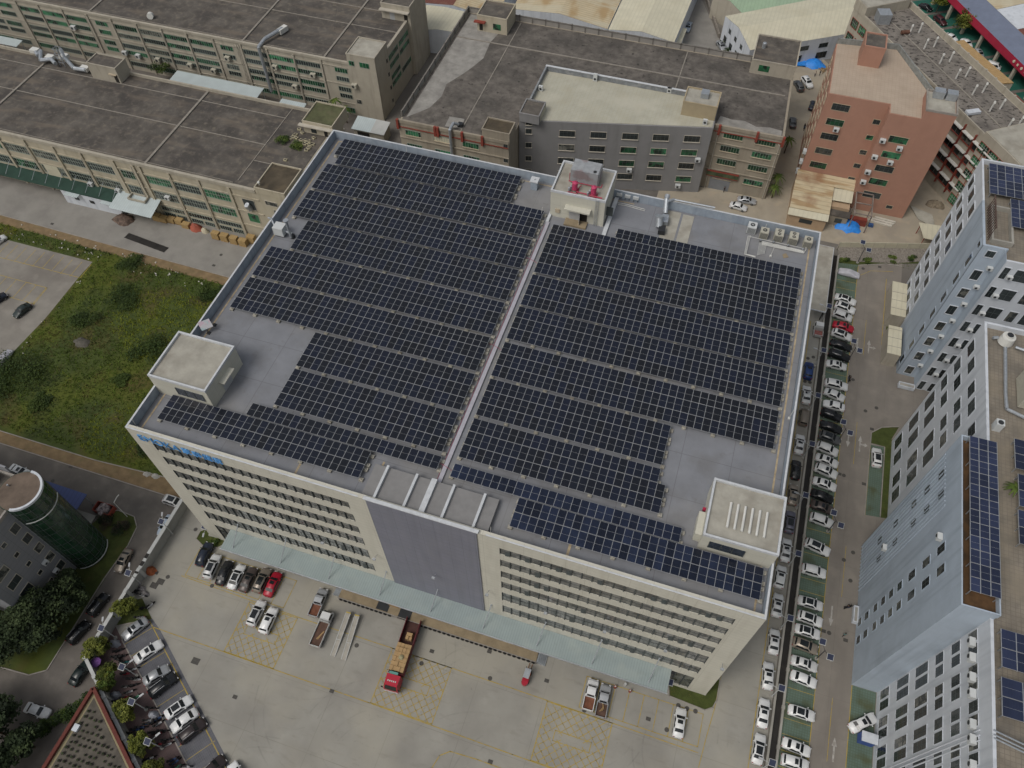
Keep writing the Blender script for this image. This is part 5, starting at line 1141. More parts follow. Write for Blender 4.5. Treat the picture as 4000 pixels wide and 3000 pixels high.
farray(120.5,124.0,2,3.1,8.0,2,38.6,HT-.84,'blue four-panel solar array just in front of the bay end, nearer the bay'); farray(120.4,125.2,2,-2.8,1.9,2,38.6,HT-.84,'blue four-panel solar array in front of the bay end, farther from the bay')
farray(120.7,132,8,90.8,99.4,4,38.4,HT-.85,'large blue solar array at the rear corner of the farther tower'); farray(124.2,132.6,6,83,90.4,3,38.4,HT-.85,'blue solar array beside the sunken roof well of the farther tower')
# cooling plant on the nearer tower
ct = thing('cooling_tower', (123.3,56.3,HT-.84), 'round white cooling tower with pipes on the nearer tower roof', 'cooling tower')
m = MB(whitemetal); m.tube((122.8,56.6,HT-.5),(122.8,56.6,HT+.9),1.15,1.0,n=16); m.tube((122.8,56.6,HT+.9),(122.8,56.6,HT+1.25),.6,.6,n=12); part('shell', m, ct)
m = MB(darkmetal); m.tube((122.8,56.6,HT+1.25),(122.8,56.6,HT+1.3),.5,n=12); part('fan', m, ct)
m = MB(steel); m.path([(122.7,55.2,HT-.3),(122.5,46,HT-.3),(122.6,43.2,HT-.3),(125.6,42.2,HT-.3)],.26,n=8); m.path([(121.6,56.8,HT-.1),(120.8,56.5,HT-.1)],.25); m.path([(124.2,55.8,HT-.3),(130,54.8,HT-.3)],.22); part('pipe', m, ct)
d = thing('chiller_unit', (126.5,46.3,HT-.84), 'big grey chiller with twin fans on the nearer tower roof', 'chiller')
m = MB(acm); m.box(124.2,44.2,HT-.5,129,49.6,HT+2.2); part('case', m, d)
m = MB(darkmetal)
for y in (45.6,48.2): m.tube((126.4,y,HT+2.2),(126.4,y,HT+2.35),.9,n=14)
part('fan', m, d)
d = thing('air_conditioner', (121.0,39.6,HT-.84), 'white upright condenser on the nearer tower roof beside the bay strip end', 'air conditioner', 'air conditioners on walls'); m = MB(acw); m.box(120.6,39.0,HT-.84,121.7,40.1,HT+.9); part('case', m, d)
m = MB(darkmetal); m.tube((121.15,39.5,HT+.9),(121.15,39.5,HT+.94),.4,n=12); part('fan_grille', m, d)
m = MB(steel)
for dy in (0,.5,.9): m.path([(119.6,-4.6-dy,HT+.2),(124,-5.2-dy,HT-.2),(130,-5.6-dy,HT-.2)],.1)
solo('roof_pipe', m, 'grey pipes crossing the nearer tower roof by its front solar array', 'pipe')
# ============================================================ DARK BLOCK WITH GLASS CYLINDER, LOWER LEFT
LB = thing('slate_office_block', (-30,-15,0), 'dark slate office block with rounded green glass corner at the lower left', 'building')
HL = 23.3
m = MB(lbwall); m.box(-60,-23.7,0,-20.2,-7.2,HL); part('wall', m, LB)
m = MB(darkroof); m.box(-59.8,-23.5,HL,-20.4,-7.4,HL+.04); part('roof', m, LB)
m = MB(kerb); m.ring(-60,-23.7,-20.15,-7.15,.35,HL,HL+.7); part('parapet', m, LB)
cx, cy, cr = -20.3, -9.4, 3.55
m = MB(glassteal); m.tube((cx,cy,0),(cx,cy,24.0),cr,n=40); o = part('glass_drum', m, LB)
m = MB(framedark)
for i in range(20):
    t_ = 2*math.pi*i/20; m.tube((cx+cr*math.cos(t_),cy+cr*math.sin(t_),0),(cx+cr*math.cos(t_),cy+cr*math.sin(t_),24.0),.05,n=4,cap=False)
for k in range(12): m.tube((cx,cy,k*2.05),(cx,cy,k*2.05+.08),cr+.04,n=40)
part('mullion', m, o)
m = MB(framewhite)
for z in (20.0,.8):
    for i in range(10):
        t0, t1 = -1.2+i*.2, -1.0+i*.2
        m.tube((cx+(cr+.3)*math.cos(t0),cy+(cr+.3)*math.sin(t0),z),(cx+(cr+.3)*math.cos(t1),cy+(cr+.3)*math.sin(t1),z),.09,n=5)
part('balcony_rail', m, o)
m = MB(whitewall)
for i in range(30):
    t0, t1 = -1.35+i*.1, -1.25+i*.1
    m.add([(cx+(cr-.3)*math.cos(t0),cy+(cr-.3)*math.sin(t0),24.0),(cx+(cr+.06)*math.cos(t0),cy+(cr+.06)*math.sin(t0),24.0),(cx+(cr+.06)*math.cos(t1),cy+(cr+.06)*math.sin(t1),24.0),(cx+(cr-.3)*math.cos(t1),cy+(cr-.3)*math.sin(t1),24.0)]+
          [(cx+(cr-.3)*math.cos(t0),cy+(cr-.3)*math.sin(t0),24.45),(cx+(cr+.06)*math.cos(t0),cy+(cr+.06)*math.sin(t0),24.45),(cx+(cr+.06)*math.cos(t1),cy+(cr+.06)*math.sin(t1),24.45),(cx+(cr-.3)*math.cos(t1),cy+(cr-.3)*math.sin(t1),24.45)],[(4,5,6,7),(1,2,6,5),(3,0,4,7)])
part('drum_parapet', m, o)
m = MB(mat('drum_roof_brown', (.13,.1,.078), .95, var=.25, scale=.6)); m.tube((cx,cy,24.0),(cx,cy,24.05),cr-.1,n=40); part('drum_roof', m, o)
w = Wall((-20.2,-23.7),(-20.2,-12.9))
for k in range(6):
    z = 18.9-k*3.83
    window(w, LB, 8.8, 10.2, z, z+1.9, framestone, glass, nx=2, proud=.12); window(w, LB, 6.2, 7.0, z+.3, z+1.2, framestone, glass, nx=1, proud=.1); window(w, LB, 2.0, 4.3, z, z+1.9, framestone, glass, nx=2, proud=.12)
m = MB(framewhite); w.slab(m, 10.75, 10.85, 0, HL, 0, .16); part('trim_line', m, LB)
m = MB(framewhite, concroof); m.box(-32,-10.8,HL+.04,-25.6,-8.2,HL+1.6); part('roof_box', m, LB)
m = MB(steel); m.path([(-24.5,-10.8,HL+.6),(-22.6,-9.2,HL+.6),(-22.6,-9.2,HL+1.2)],.14); part('roof_pipe', m, LB)
m = MB(lbwall); m.add([(-40,-7.1,HL+.7),(-24,-7.1,HL+.7),(-24,-7.1,HL+2.4),(-40,-7.1,HL+2.4),(-40,-6.8,HL+.7),(-24,-6.8,HL+.7),(-24,-6.8,HL+2.4),(-40,-6.8,HL+2.4)],[(0,1,2,3),(7,6,5,4),(2,3,7,6),(1,2,6,5)]); part('roof_screen', m, LB)
wall_ac(w, 8.2, 8.6, 'pale condenser beside a lower window of the slate block'); wall_ac(w, 8.2, 4.8, 'pale condenser below the others on the slate block')
aw = thing('blue_awning', (-30,-2.5,0), 'dark blue sheet canopy beside the green glass drum', 'canopy')
m = MB(bluesheet); slab4(m, [(-36.8,-.7,4.0),(-24.4,-.8,4.0),(-24.7,-5.7,3.4),(-36.8,-6.2,3.4)]); part('roof_sheet', m, aw)
m = MB(steel)
for x, y in ((-24.8,-1.2),(-25,-5.3),(-36,-1.2),(-30,-1.2)): m.tube((x,y,0),(x,y,3.6),.09,n=6)
part('post', m, aw)
m = MB(concrete); m.box(-27,-6.6,.0,-22.8,-3,.25); solo('plinth', m, 'concrete step under the end of the dark blue canopy', 'step')
# ============================================================ GUARD WALL, PLANTED ROOF, FENCES
fw = thing('boundary_wall', (-7.4,-11,0), 'pale rendered wall with thick coping between yard and the western road', 'wall')
m = MB(fencewall); m.box(-7.55,-26.4,0,-7.3,3.9,2.9); pwall(m, (-7.45,-26.4), (21,-45.2), .25, 0, 2.9); part('wall', m, fw)
m = MB(framewhite); m.box(-7.75,-26.4,2.9,-7.1,3.9,3.05); pwall(m, (-7.45,-26.4), (21,-45.2), .55, 2.9, 3.06); part('coping', m, fw)
m = MB(framewhite)
dd = Vector((28.45,-18.8)).normalized()
for i in range(9):
    v = Vector((-7.3,-26.5))+dd*i*4.0; m.obox((v.x,v.y,0),.62,.62,3.25,math.atan2(dd.y,dd.x))
for i in range(5): m.obox((-7.42,-10.5-i*4,0),.6,.6,3.2)
part('pier', m, fw)
m = MB(bed)
for i in range(3): m.box(-7.76,-8.2-i*1.5,2.98,-7.12,-7.3-i*1.5,3.06)
part('wall_opening', m, fw)
ph = thing('planted_roof_lodge', (2,-37,0), 'triangular lodge with red tile edging and a roof of plant pots', 'lodge')
tri = [(-2.4,-30.2),(11,-39.2),(16,-50),(-2.9,-50)]
m = MB(mat('lodge_wall', (.25,.215,.13), .85, var=.1)); m.prism(tri, 0, 3.7); part('wall', m, ph)
m = MB(mat('lodge_roof', (.095,.085,.07), .9, var=.3, scale=.6)); m.prism([(-1.7,-31.6),(10,-39.4),(14.6,-49.5),(-2.0,-49.5)], 3.7, 3.74); part('roof', m, ph)
m = MB(mat('red_tile_edge', (.115,.032,.024), .8, var=.2, scale=2)); pwall(m, (-2.5,-30.4),(-2.9,-50),.55,3.7,4.3); pwall(m, (-2.5,-30.3),(11.2,-39.3),.55,3.7,4.3); pwall(m, (11.2,-39.3),(16,-50),.5,3.7,4.3); part('tile_edging', m, ph)
potm = mat('pot_clay', (.07,.06,.05), .9, var=.3, vary_obj=.4); leafd = mat('pot_leaf', (.03,.042,.018), .9, var=.4, scale=3, vary_obj=.4)
pm = MB(potm, leafd); pm.tube((0,0,0),(0,0,.3),.2,.26,n=8); pm.use(leafd).ball((0,0,.36),.2,6,4,.6,.3); pot = pm.mesh('plant_pot'); npot = 0
for i in range(17):
    for j in range(15):
        v = Vector((-1.2+i*.85,-32.6-j*.95)); 
        if v.y > -31.9-(v.x+1.7)*.667-.5 or v.x > 11.4+(-39.4-v.y)*.42 or R.random() < .1 or v.y < -46: continue
        o = bpy.data.objects.new('plant_pot', pot); C.objects.link(o); o.location = (v.x+R.uniform(-.1,.1),v.y+R.uniform(-.1,.1),3.74); o.rotation_euler = (0,0,R.uniform(0,6)); s_ = R.uniform(.75,1.1); o.scale = (s_,s_,s_)
        tag(o, 'small round clay plant pot in the grid on the red-edged lodge roof', 'plant pot', 'plant pots on the lodge roof'); npot += 1
m = MB(whitewall); m.box(-2.0,-36.9,3.74,-1.1,-35.8,4.2); solo('white_box', m, 'white open box on the lodge roof beside its left red edging', 'box')
# ditch kerb walls, gravel slope and yellow hoarding at the north end of the driveway
for x, l in ((103.55,'low concrete kerb wall along the building side of the dark ditch'),(105.0,'low concrete kerb wall along the parking side of the dark ditch')):
    m = MB(concrete); m.box(x-.18,-60,0,x+.18,108,.42)
    if x > 104:
        for i in range(26): m.box(x-.26,-55+i*6.3,0,x+.26,-54.4+i*6.3,.5)
    solo('kerb_wall', m, l, 'kerb wall')
m = MB(creammetal); pwall(m, (104.5,110.2), (125.2,116.2), .12, 0, 2.4)
for i in range(9): v = Vector((104.5,110.2)).lerp(Vector((125.2,116.2)), i/8); m.use(framestone).obox((v.x,v.y-.1,0),.1,.2,2.45)
solo('yellow_hoarding', m, 'yellowish sheet hoarding above the stone slope north of the driveway', 'fence')
m = MB(stonewall); m.add([(105.2,107.2,.1),(109.8,107.6,.1),(118,109.6,.1),(124,112.2,.1),(125,116,.8),(117,113.7,.8),(104.6,110.2,.8)],[(0,1,2,3,4,5,6)]); struct('stone_slope', m)
m = MB(whitewall); m.box(99.5,85.9,3.7,103.0,106.2,4.0)
m.use(concroof).box(99.6,86,4.0,102.9,106.1,4.02)
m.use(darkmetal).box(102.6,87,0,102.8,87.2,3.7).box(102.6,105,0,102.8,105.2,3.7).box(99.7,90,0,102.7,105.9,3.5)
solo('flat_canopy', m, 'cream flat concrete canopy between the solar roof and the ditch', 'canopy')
# ============================================================ SHEET-METAL HALLS AT THE TOP
def hall(name, label, foot, h, ridge_axis, rise, roofm, wallm, base=None, overhang=.3):
    """gable hall on a 4-point footprint a,b,c,d: ridge runs from mid(ab) to mid(cd)"""
    a,b,c,d = [Vector(p) for p in foot]; ctr = (a+b+c+d)/4
    t = thing(name, (ctr.x,ctr.y,0), label, 'hall')
    m = MB(wallm); m.prism([tuple(p) for p in foot], 0, h, top=False)
    mab, mcd = (a+b)/2, (c+d)/2
    m.add([(*a,h),(*b,h),(*mab,h+rise)],[(0,1,2)]); m.add([(*c,h),(*d,h),(*mcd,h+rise)],[(0,1,2)]); part('wall', m, t)
    for rm, (p, q, r_, s_) in zip(roofm if isinstance(roofm, (list,tuple)) else (roofm,roofm), ((b,c,mcd,mab),(d,a,mab,mcd))):
        m = MB(rm); slab4(m, [(*p,h),(*q,h),(*r_,h+rise),(*s_,h+rise)], .08); part('roof_slope', m, t)
    return t
hall('metal_hall', 'cream sheet-metal hall with faint skylight line behind the dun block railing', [(32.9,171),(52.2,170.2),(54.2,235),(33.5,235)], 7.6, 0, 1.4, shedcream, whitewall)
tanroof = corr('shed_tan_worn', (.5,.42,.28), 1, 1.0, .62, extra=stains(((.36,.24,.11),.22,.8,.45,.6,(1,.3,1)),((.5,.47,.36),.18,.6,.5,.6,(.3,1,1))))
hall('metal_hall', 'worn tan-streaked sheet-metal hall behind the dun block railing, left of the cream one', [(3.2,173),(32.6,171.2),(33.2,235),(3,235)], 7.6, 0, 1.6, tanroof, whitewall)
hall('metal_hall', 'small cream sheet hall behind the back stair tower of the upper workshop', [(-18.8,155.6),(-9.2,157.2),(-9.0,168),(-23,168)], 7.2, 0, .5, shedcream, whitewall)
hall('metal_hall', 'rust-stained hall with dark red roof at the top edge behind the small cream hall', [(-26,170),(-2,168.4),(2,215),(-30,215)], 6.4, 0, 1.5, (tanroof, rustsheet), whitewall)
hall('metal_hall', 'broad cream hall lying diagonally across the top right, white gable towards the lane', [(63.8,188.2),(73.2,173.2),(107,195),(100,214)], 7.4, 0, 1.6, shedcream, whitewall)
wv_ = Wall((73.2,173.2),(107,195)); hw_ = [o_ for o_ in bpy.data.objects if o_.name.startswith('metal_hall')][-1]
for u_ in (4,10,16,22,28,33): window(wv_, hw_, u_, u_+2.6, 4.4, 5.6, framedark, glass, nx=3, proud=.06)
for u_ in (6,14,22,30): window(wv_, hw_, u_, u_+3.2, 1.0, 2.8, framedark, glass, nx=3, proud=.06)
wv_ = Wall((63.8,188.2),(73.2,173.2))
for u_ in (4,8,12): window(wv_, hw_, u_, u_+1.2, 4.6, 5.8, framedark, glass, nx=2, proud=.06)
for u_ in (2,6,10,14): window(wv_, hw_, u_, u_+1.6, 1.0, 2.6, framedark, glass, nx=2, proud=.06)
hall('metal_hall', 'pale green roofed hall at the top edge beside the lane', [(58.5,199),(69,191.5),(100,216),(80,245)], 6.6, 0, 1.6, shedgreen, wallold2)
m = MB(shedcream); slab4(m, [(51.9,183.6,4.6),(53.9,183.6,4.3),(53.6,172.8,4.3),(51.9,172.8,4.6)]); m.use(whitewall).box(51.7,172.9,0,53.4,183.4,4.2); solo('side_annex', m, 'narrow cream annex along the right side of the cream hall', 'annex')
for a_, b_ in (((65.2,185.9),(72.4,174.6)),):
    wv = Wall(a_, b_)
m = MB(stonewall); pwall(m, (53.6,215), (63.3,189), .6, 0, 1.2); solo('retaining_wall', m, 'stone retaining wall along the lane beside the green hall', 'wall')
# market hall with red fascia, top right
MK = thing('market_hall', (142,208,0), 'market hall with red fascia and blue-grey canopy roof at the top right corner', 'building')
s0, s1 = Vector((121.0,228.5)), Vector((158.5,166.5)); sd_ = (s1-s0).normalized(); sn = Vector((-sd_.y, sd_.x))
def sp(s, o, z): v = s0+sd_*s+sn*o; return (v.x,v.y,z)
SL = (s1-s0).length
m = MB(mat('canopy_slate', (.15,.175,.24), .6, var=.1, scale=.5)); slab4(m, [sp(0,1.0,6.6),sp(SL,1.0,6.6),sp(SL,7.6,8.0),sp(0,7.6,8.0)]); part('canopy_roof', m, MK)
m = MB(mat('fascia_red', (.3,.02,.045), .5, var=.1)); slab4(m, [sp(0,.75,4.9),sp(SL,.75,4.9),sp(SL,1.0,6.75),sp(0,1.0,6.75)], .2); part('fascia', m, MK)
m = MB(wallold2); slab4(m, [sp(0,7.6,0),sp(SL,7.6,0),sp(SL,7.7,8),sp(0,7.7,8)], .2)
for i in range(9): v = sp(3+i*8.2,1.6,0); m.obox(v,.8,.8,5.2,math.atan2(sd_.y,sd_.x))
part('wall', m, MK)
m = MB(mat('signs_cream', (.5,.45,.35), .6)); 
for i in range(8): 
    v = sp(43+i*1.75,.72,5.9); m.tube((v[0],v[1],v[2]),(v[0]-.12*sn.x,v[1]-.12*sn.y,v[2]+.02),.42,n=8 if i % 2 == 0 else 4)
part('sign_characters', m, MK)
for i, (o_, mm) in enumerate(((7.8,whitewall),)):
    for k in range(7):
        mmk = (shedcream, tanroof, whitewall, rustsheet, shedcream, whitewall, tanroof)[k]
        m = MB(mmk); slab4(m, [sp(k*10.6,7.8,7.6),sp((k+1)*10.6-.15,7.8,7.6),sp((k+1)*10.6-.15,28,9.2),sp(k*10.6,28,9.2)]); part('roof_sheet', m, MK)
greencar = mat('green_floor', (.018,.1,.075), .8, var=.15, scale=.8)
for k in range(8):
    m = MB(greencar); m.poly([sp(k*8.2,-4.2,.03),sp(k*8.2+7,-4.2,.03),sp(k*8.2+7,6.5,.03),sp(k*8.2,6.5,.03)]); struct('shop_forecourt', m)
m = MB(mat('tan_tiles', (.4,.27,.13), .8, var=.15, scale=1., build=grid_build(.7,.5,.12,(.25,.16,.07),.6,rot=.95))); m2 = [(127.4,198.1,5.0),(130.9,200.1,5.2),(143.8,182.9,5.2),(139.0,181.2,5.0)]
slab4(m, m2, .3); m.use(wallold2).prism([(p[0],p[1]) for p in m2], 0, 4.6); solo('tan_tiled_shed', m, 'row of stalls under a tan tiled roof beside the street', 'shed')
m = MB(rustsheet); slab4(m, [(141.0,177.3,4.6),(144.4,178.9,4.6),(156,163,4.6),(150,160,4.6)], .15); m.use(wallold2).prism([(141.3,177),(144.2,178.4),(155.4,163),(150.4,160.6)], 0, 4.4); solo('dark_red_shed', m, 'low shed with dark red roof beside the street at the right edge', 'shed')
# tarpaulins, pallets, timber, heaps
tarp = mat('tarpaulin_blue', (.03,.22,.66), .5, var=.2, scale=1.5, bump=.4, bscale=2)
def heap(name, x, y, r, h, mm, label, cat, flat=.55, n=16):
    m = MB(mm); vs = [(x,y,h)]; fs = []
    for j in range(1,4):
        for i in range(n):
            t_ = 2*math.pi*i/n; rr = r*j/3*(1+R.uniform(-.18,.18)); vs.append((x+rr*math.cos(t_)*1.2,y+rr*math.sin(t_)*.8,h*(1-(j/3)**2)*(1+R.uniform(-.2,.2))+.03))
    for i in range(n): fs.append((0,1+i,1+(i+1) % n))
    for j in range(2):
        for i in range(n): a = 1+j*n+i; b_ = 1+j*n+(i+1) % n; fs.append((a,a+n,b_+n,b_))
    m.add(vs, fs); return solo(name, m, label, cat, smooth=True)
heap('tarpaulin_heap', 106.3, 118.9, 2.9, 1.5, tarp, 'bright blue tarpaulin over a heap before the red block gantry', 'tarpaulin')
heap('tarpaulin_heap', 91.6, 183.6, 2.9, 1.5, tarp, 'crumpled blue tarpaulin heap behind the dun block, larger half', 'tarpaulin')
m = MB(tarp); slab4(m, [(86.4,181.2,.5),(89.4,181.4,.8),(89.0,184.6,.9),(86.2,183.6,.5)], .4); solo('tarpaulin_sheet', m, 'flat blue tarpaulin sheet beside the larger blue heap', 'tarpaulin')
timber = mat('timber', (.25,.165,.08), .85, var=.25, scale=2, vary_obj=.3)
for i in range(7):
    m = MB(timber); m.obox((94.6+R.uniform(-1.2,1.2),182+R.uniform(-1.5,1.5),R.uniform(.02,.3)),2.2,.18,.12,R.uniform(0,3)); solo('plank', m, 'loose timber plank beside the larger blue tarpaulin heap', 'plank', 'planks beside the blue tarpaulin')
heap('rubble_heap', 126.5, 133, 2.0, 1.2, mat('junk', (.2,.165,.12), .9, var=.5, scale=2), 'mixed timber rubble heap behind the red block corner', 'heap')
m = MB(concroof); slab4(m, [(120.4,130.4,.5),(125.6,128.6,.5),(126.6,124.2,.3),(122.6,126.2,.3)], .2); solo('white_sheet', m, 'big pale board sheet lying right of the red block', 'sheet')
beam = mat('white_profile', (.5,.48,.42), .6, var=.15)
for i in range(3):
    m = MB(beam); m.obox((113.2+i*.8,122.2+i*.75,0),6.5-i*.8,.5,.35,-.09); solo('white_beam', m, ['white beam lying nearest the blue tarpaulin before the red block','white beam lying between two others before the red block','white beam lying closest to the red block foot'][i], 'beam')
m = MB(mat('blue_crate', (.04,.09,.22), .6)); m.obox((111.6,120.6,0),1.1,.9,.6); solo('blue_crate', m, 'small blue crate before the white beams', 'crate')
# pallets of cartons along the old workshop
for i, (x, y, h) in enumerate(((-38.4,69.1,1.7),(-36.0,69.1,1.7),(-33.4,69.0,1.7),(-31.0,69.0,1.6),(-29.5,70.4,1.9),(-55.6,70.3,1.5),(-53.7,70.3,1.2),(-51.8,70.7,1.1),(-49.6,70.8,1.2),(-47.4,70.2,1.0))):
    t_ = thing('carton_pallet', (x,y,0), 'pallet of tan cartons against the old workshop, '+['left of four by the parapet','second of four by the parapet','third of four by the parapet','fourth, right before the parapet','the taller one tucked against the wall','nearest the white entrance awning','second from the white entrance awning','third from the white entrance awning','fourth from the white entrance awning','just left of the red sheet'][i], 'pallet', 'carton pallets')
    m = MB(timber); m.obox((x,y,0),2.0,1.4,.16); part('pallet', m, t_)
    m = MB(mat('carton', (.34,.235,.105), .85, var=.12, scale=1.2, build=both(grid_build(.62,.5,.04,(.2,.13,.06),.7), grid_build(.62,.42,.04,(.2,.13,.06),.5,ax=(0,2))))); m.obox((x,y,.16),1.9,1.3,h); part('carton_stack', m, t_)
heap('red_covered_goods', -44.9, 70.3, 1.5, 1.6, mat('red_sheet', (.3,.08,.05), .6, var=.2), 'goods under a red sheet between the carton pallets', 'goods')
heap('covered_goods', -42.2, 70, .9, 1.3, mat('pale_wrap', (.42,.38,.28), .6, var=.1), 'pale wrapped goods just right of the red sheet', 'goods')
heap('scrap_heap', -63.6, 67.6, 2.4, 1.5, mat('scrap', (.1,.07,.055), .8, var=.7, scale=1.5), 'dark scrap heap under the white entrance awning', 'heap')
m = MB(bed); slab4(m, [(-60,62.3,.09),(-59.8,64.0,.09),(-47.8,62.6,.09),(-48.1,60.9,.09)], .07); solo('rubber_mat', m, 'long black mat lying on the concrete road by the old workshop', 'mat')
# ============================================================ VEHICLES
def paint(name, col, rough=.3, metal=0.): return mat('paint_'+name, col, rough, metal=metal, var=.03, scale=1., spec=.5, vary_obj=.13)
PC = dict(white=paint('white',(.62,.63,.63)), silver=paint('silver',(.36,.375,.39),.35,.3), black=paint('black',(.012,.013,.015),.25), navy=paint('navy',(.012,.017,.03),.25), grey=paint('grey',(.11,.115,.12),.35,.3), brown=paint('brown',(.075,.06,.055),.35,.2), beige=paint('beige',(.26,.225,.185),.35,.3), red=paint('red',(.36,.012,.03),.35), blue=paint('blue',(.025,.06,.19),.3,.2), maroon=paint('maroon',(.05,.015,.018),.3), green=paint('green',(.018,.028,.027),.3), bluewhite=paint('bluewhite',(.34,.4,.47),.35), darkbrown=paint('darkbrown',(.03,.022,.022),.3), lilac=paint('lilac',(.17,.17,.22),.35,.2))
carglass = mat('car_glass', (.012,.015,.017), .1, var=.3, scale=.7, spec=.5)
lampw = mat('head_lamp', (.5,.5,.5), .2, spec=.6); lampr = mat('tail_lamp', (.25,.015,.015), .3); rimm = mat('wheel_rim', (.22,.225,.23), .4, metal=.4)
ST = {
 'sedan': [(-2.36,.66,.56,.72,.5),(-2.22,.82,.86,.97,.7),(-1.62,.89,.92,1.03,.74),(-1.0,.9,.95,1.39,.68),(-.15,.9,.95,1.46,.71),(.42,.9,.95,1.42,.69),(1.12,.9,.92,1.0,.74),(1.85,.87,.82,.88,.68),(2.24,.77,.68,.73,.55),(2.36,.6,.5,.56,.4)],
 'suv': [(-2.33,.72,.75,.95,.6),(-2.25,.84,1.0,1.15,.72),(-2.05,.9,1.02,1.3,.72),(-1.75,.91,1.05,1.62,.7),(-.3,.92,1.06,1.7,.73),(.4,.92,1.06,1.65,.71),(1.1,.92,1.02,1.12,.76),(1.85,.89,.95,1.02,.72),(2.22,.8,.8,.86,.6),(2.33,.66,.6,.68,.45)],
 'van': [(-2.2,.78,.8,1.2,.7),(-2.12,.84,1.0,1.72,.7),(-1.9,.86,1.05,1.82,.7),(-.3,.86,1.05,1.86,.7),(.95,.86,1.05,1.8,.68),(1.62,.85,1.0,1.1,.74),(2.1,.8,.85,.92,.62),(2.2,.66,.62,.7,.5)]}
GL = {'sedan': (2,3,5,6), 'suv': (2,3,5,6), 'van': (0,1,4,5)}
def loft(mb, st):
    rings = []
    for x, hw, zs, zt, ht in st:
        half = [(hw*.9,.2),(hw,.46),(hw*.985,zs),(ht,zt)]
        rings.append([(x,-a,b) for a,b in half]+[(x,0,zt+.035)]+[(x,a,b) for a,b in half[::-1]])
    n = 9; vs = [p for r in rings for p in r]; fs = []
    for i in range(len(rings)-1):
        for j in range(n-1): a = i*n+j; fs.append((a,a+1,a+1+n,a+n))
        fs.append((i*n+n-1,i*n,(i+1)*n,(i+1)*n+n-1))
    fs.append(list(range(n))[::-1]); k = (len(rings)-1)*n; fs.append([k+i for i in range(n)])
    mb.add(vs, [tuple(reversed(f)) for f in fs])
CARM = {}
def car_meshes(kind, col, roof):
    key = (kind, col, roof)
    if key in CARM: return CARM[key]
    st = ST[kind]; r0, r1, f1, f0 = GL[kind]; out = []
    b = MB(PC[col]); loft(b, st); out.append(('body', b.mesh('body', smooth=True)))
    def gq(A, B, l=.02, k=.93):
        g = MB(carglass); sg = 1 if B[0] < A[0] else -1
        dx, dz = .012*sg, .02
        vs = []
        for S, f in ((A,.12),(B,.9)):
            x = A[0]+(B[0]-A[0])*f; zt = A[3]+(B[3]-A[3])*f; ht = (A[4]+(B[4]-A[4])*f)*k
            vs += [(x+dx,-ht,zt+dz),(x+dx,0,zt+.035+dz),(x+dx,ht,zt+dz)]
        return g.add(vs, [(0,1,4,3),(1,2,5,4)])
    out.append(('windshield', gq(st[f0], st[f1]).mesh('windshield'))); out.append(('rear_window', gq(st[r0], st[r1]).mesh('rear_window')))
    for s in (-1,1):
        g = MB(carglass); A, B, Cc, D = st[r0], st[f0], st[f1], st[r1]
        def pt(x, S, low):
            hw, zs, zt, ht = S[1], S[2], S[3], S[4]
            f = .1 if low else .86
            return (x, s*(hw*.985+(ht-hw*.985)*f+.025), zs+(zt-zs)*f+.01)
        xr = (A[0]+D[0])/2+.05; xf = B[0]-.28
        vs = [pt(xr,D,1),pt(xf,Cc,1),pt(Cc[0]-.05,Cc,0),pt(D[0]+.12,D,0)]
        g.add(vs, [(0,1,2,3)]); out.append(('side_window', g.mesh('side_window')))
    if roof:
        g = MB(carglass); x1 = st[f1][0]-.12; x0 = x1-(.6 if roof == 1 else 1.25 if kind != 'suv' else 1.5)
        wv = .42 if roof == 1 else .5
        z = max(st[f1][3],st[r1+1][3])+.05
        g.add([(x0,-wv,z),(x1,-wv,z-.02),(x1,0,z),(x1,wv,z-.02),(x0,wv,z),(x0,0,z+.02)],[(0,1,2,5),(5,2,3,4)]); out.append(('sunroof', g.mesh('sunroof')))
    for sx in (-1.38,1.42):
        for s in (-1,1):
            g = MB(black, rimm); g.tube((sx,s*.70,.33),(sx,s*.925,.33),.33,n=14); g.use(rimm).tube((sx,s*.926,.33),(sx,s*.935,.33),.2,n=10); out.append(('wheel', g.mesh('wheel')))
    F_, Rr = st[-2], st[1]
    for s in (-1,1):
        g = MB(lampw); g.obox((F_[0]-.02,s*F_[1]*.72,F_[2]-.1),.24,.34,.13,s*-.3); out.append(('headlight', g.mesh('headlight')))
        g = MB(lampr); g.obox((Rr[0]-.04,s*Rr[1]*.72,Rr[2]-.14),.14,.36,.14,s*.25); out.append(('taillight', g.mesh('taillight')))
        g = MB(PC[col]); g.obox((st[f0][0]-.22,s*(st[f0][1]+.1),st[f0][2]),.14,.2,.13); out.append(('mirror', g.mesh('mirror')))
    if kind == 'suv' and col in ('black','darkbrown','white') and roof != 1:
        for s in (-1,1):
            g = MB(aluminium); g.obox((-.7,s*.62,st[3][3]+.05),1.9,.05,.05); out.append(('roof_rail', g.mesh('roof_rail')))
    CARM[key] = out; return out
def place(t, rx, ry, fx, fy, z=.55):
    a = Vector(T(t,rx,ry,z)); b = Vector(T(t,fx,fy,z)); c = (a+b)/2; d = b-a
    return c, math.atan2(d.y, d.x), d.length
def car(t, rx, ry, fx, fy, kind, col, roof, label, group=None, heading=None):
    c, a, L_ = place(t, rx, ry, fx, fy)
    if heading is not None: a = math.radians(heading)
    o = thing('parked_car', (c.x,c.y,.012), label, 'car', group, rz=a)
    s = min(1.06, max(.92, L_/4.75)) if heading is None else 1.
    o.scale = (s,1,1)
    for nm, me in car_meshes(kind, col, roof):
        p = bpy.data.objects.new(nm, me); C.objects.link(p); p.parent = o
    return o
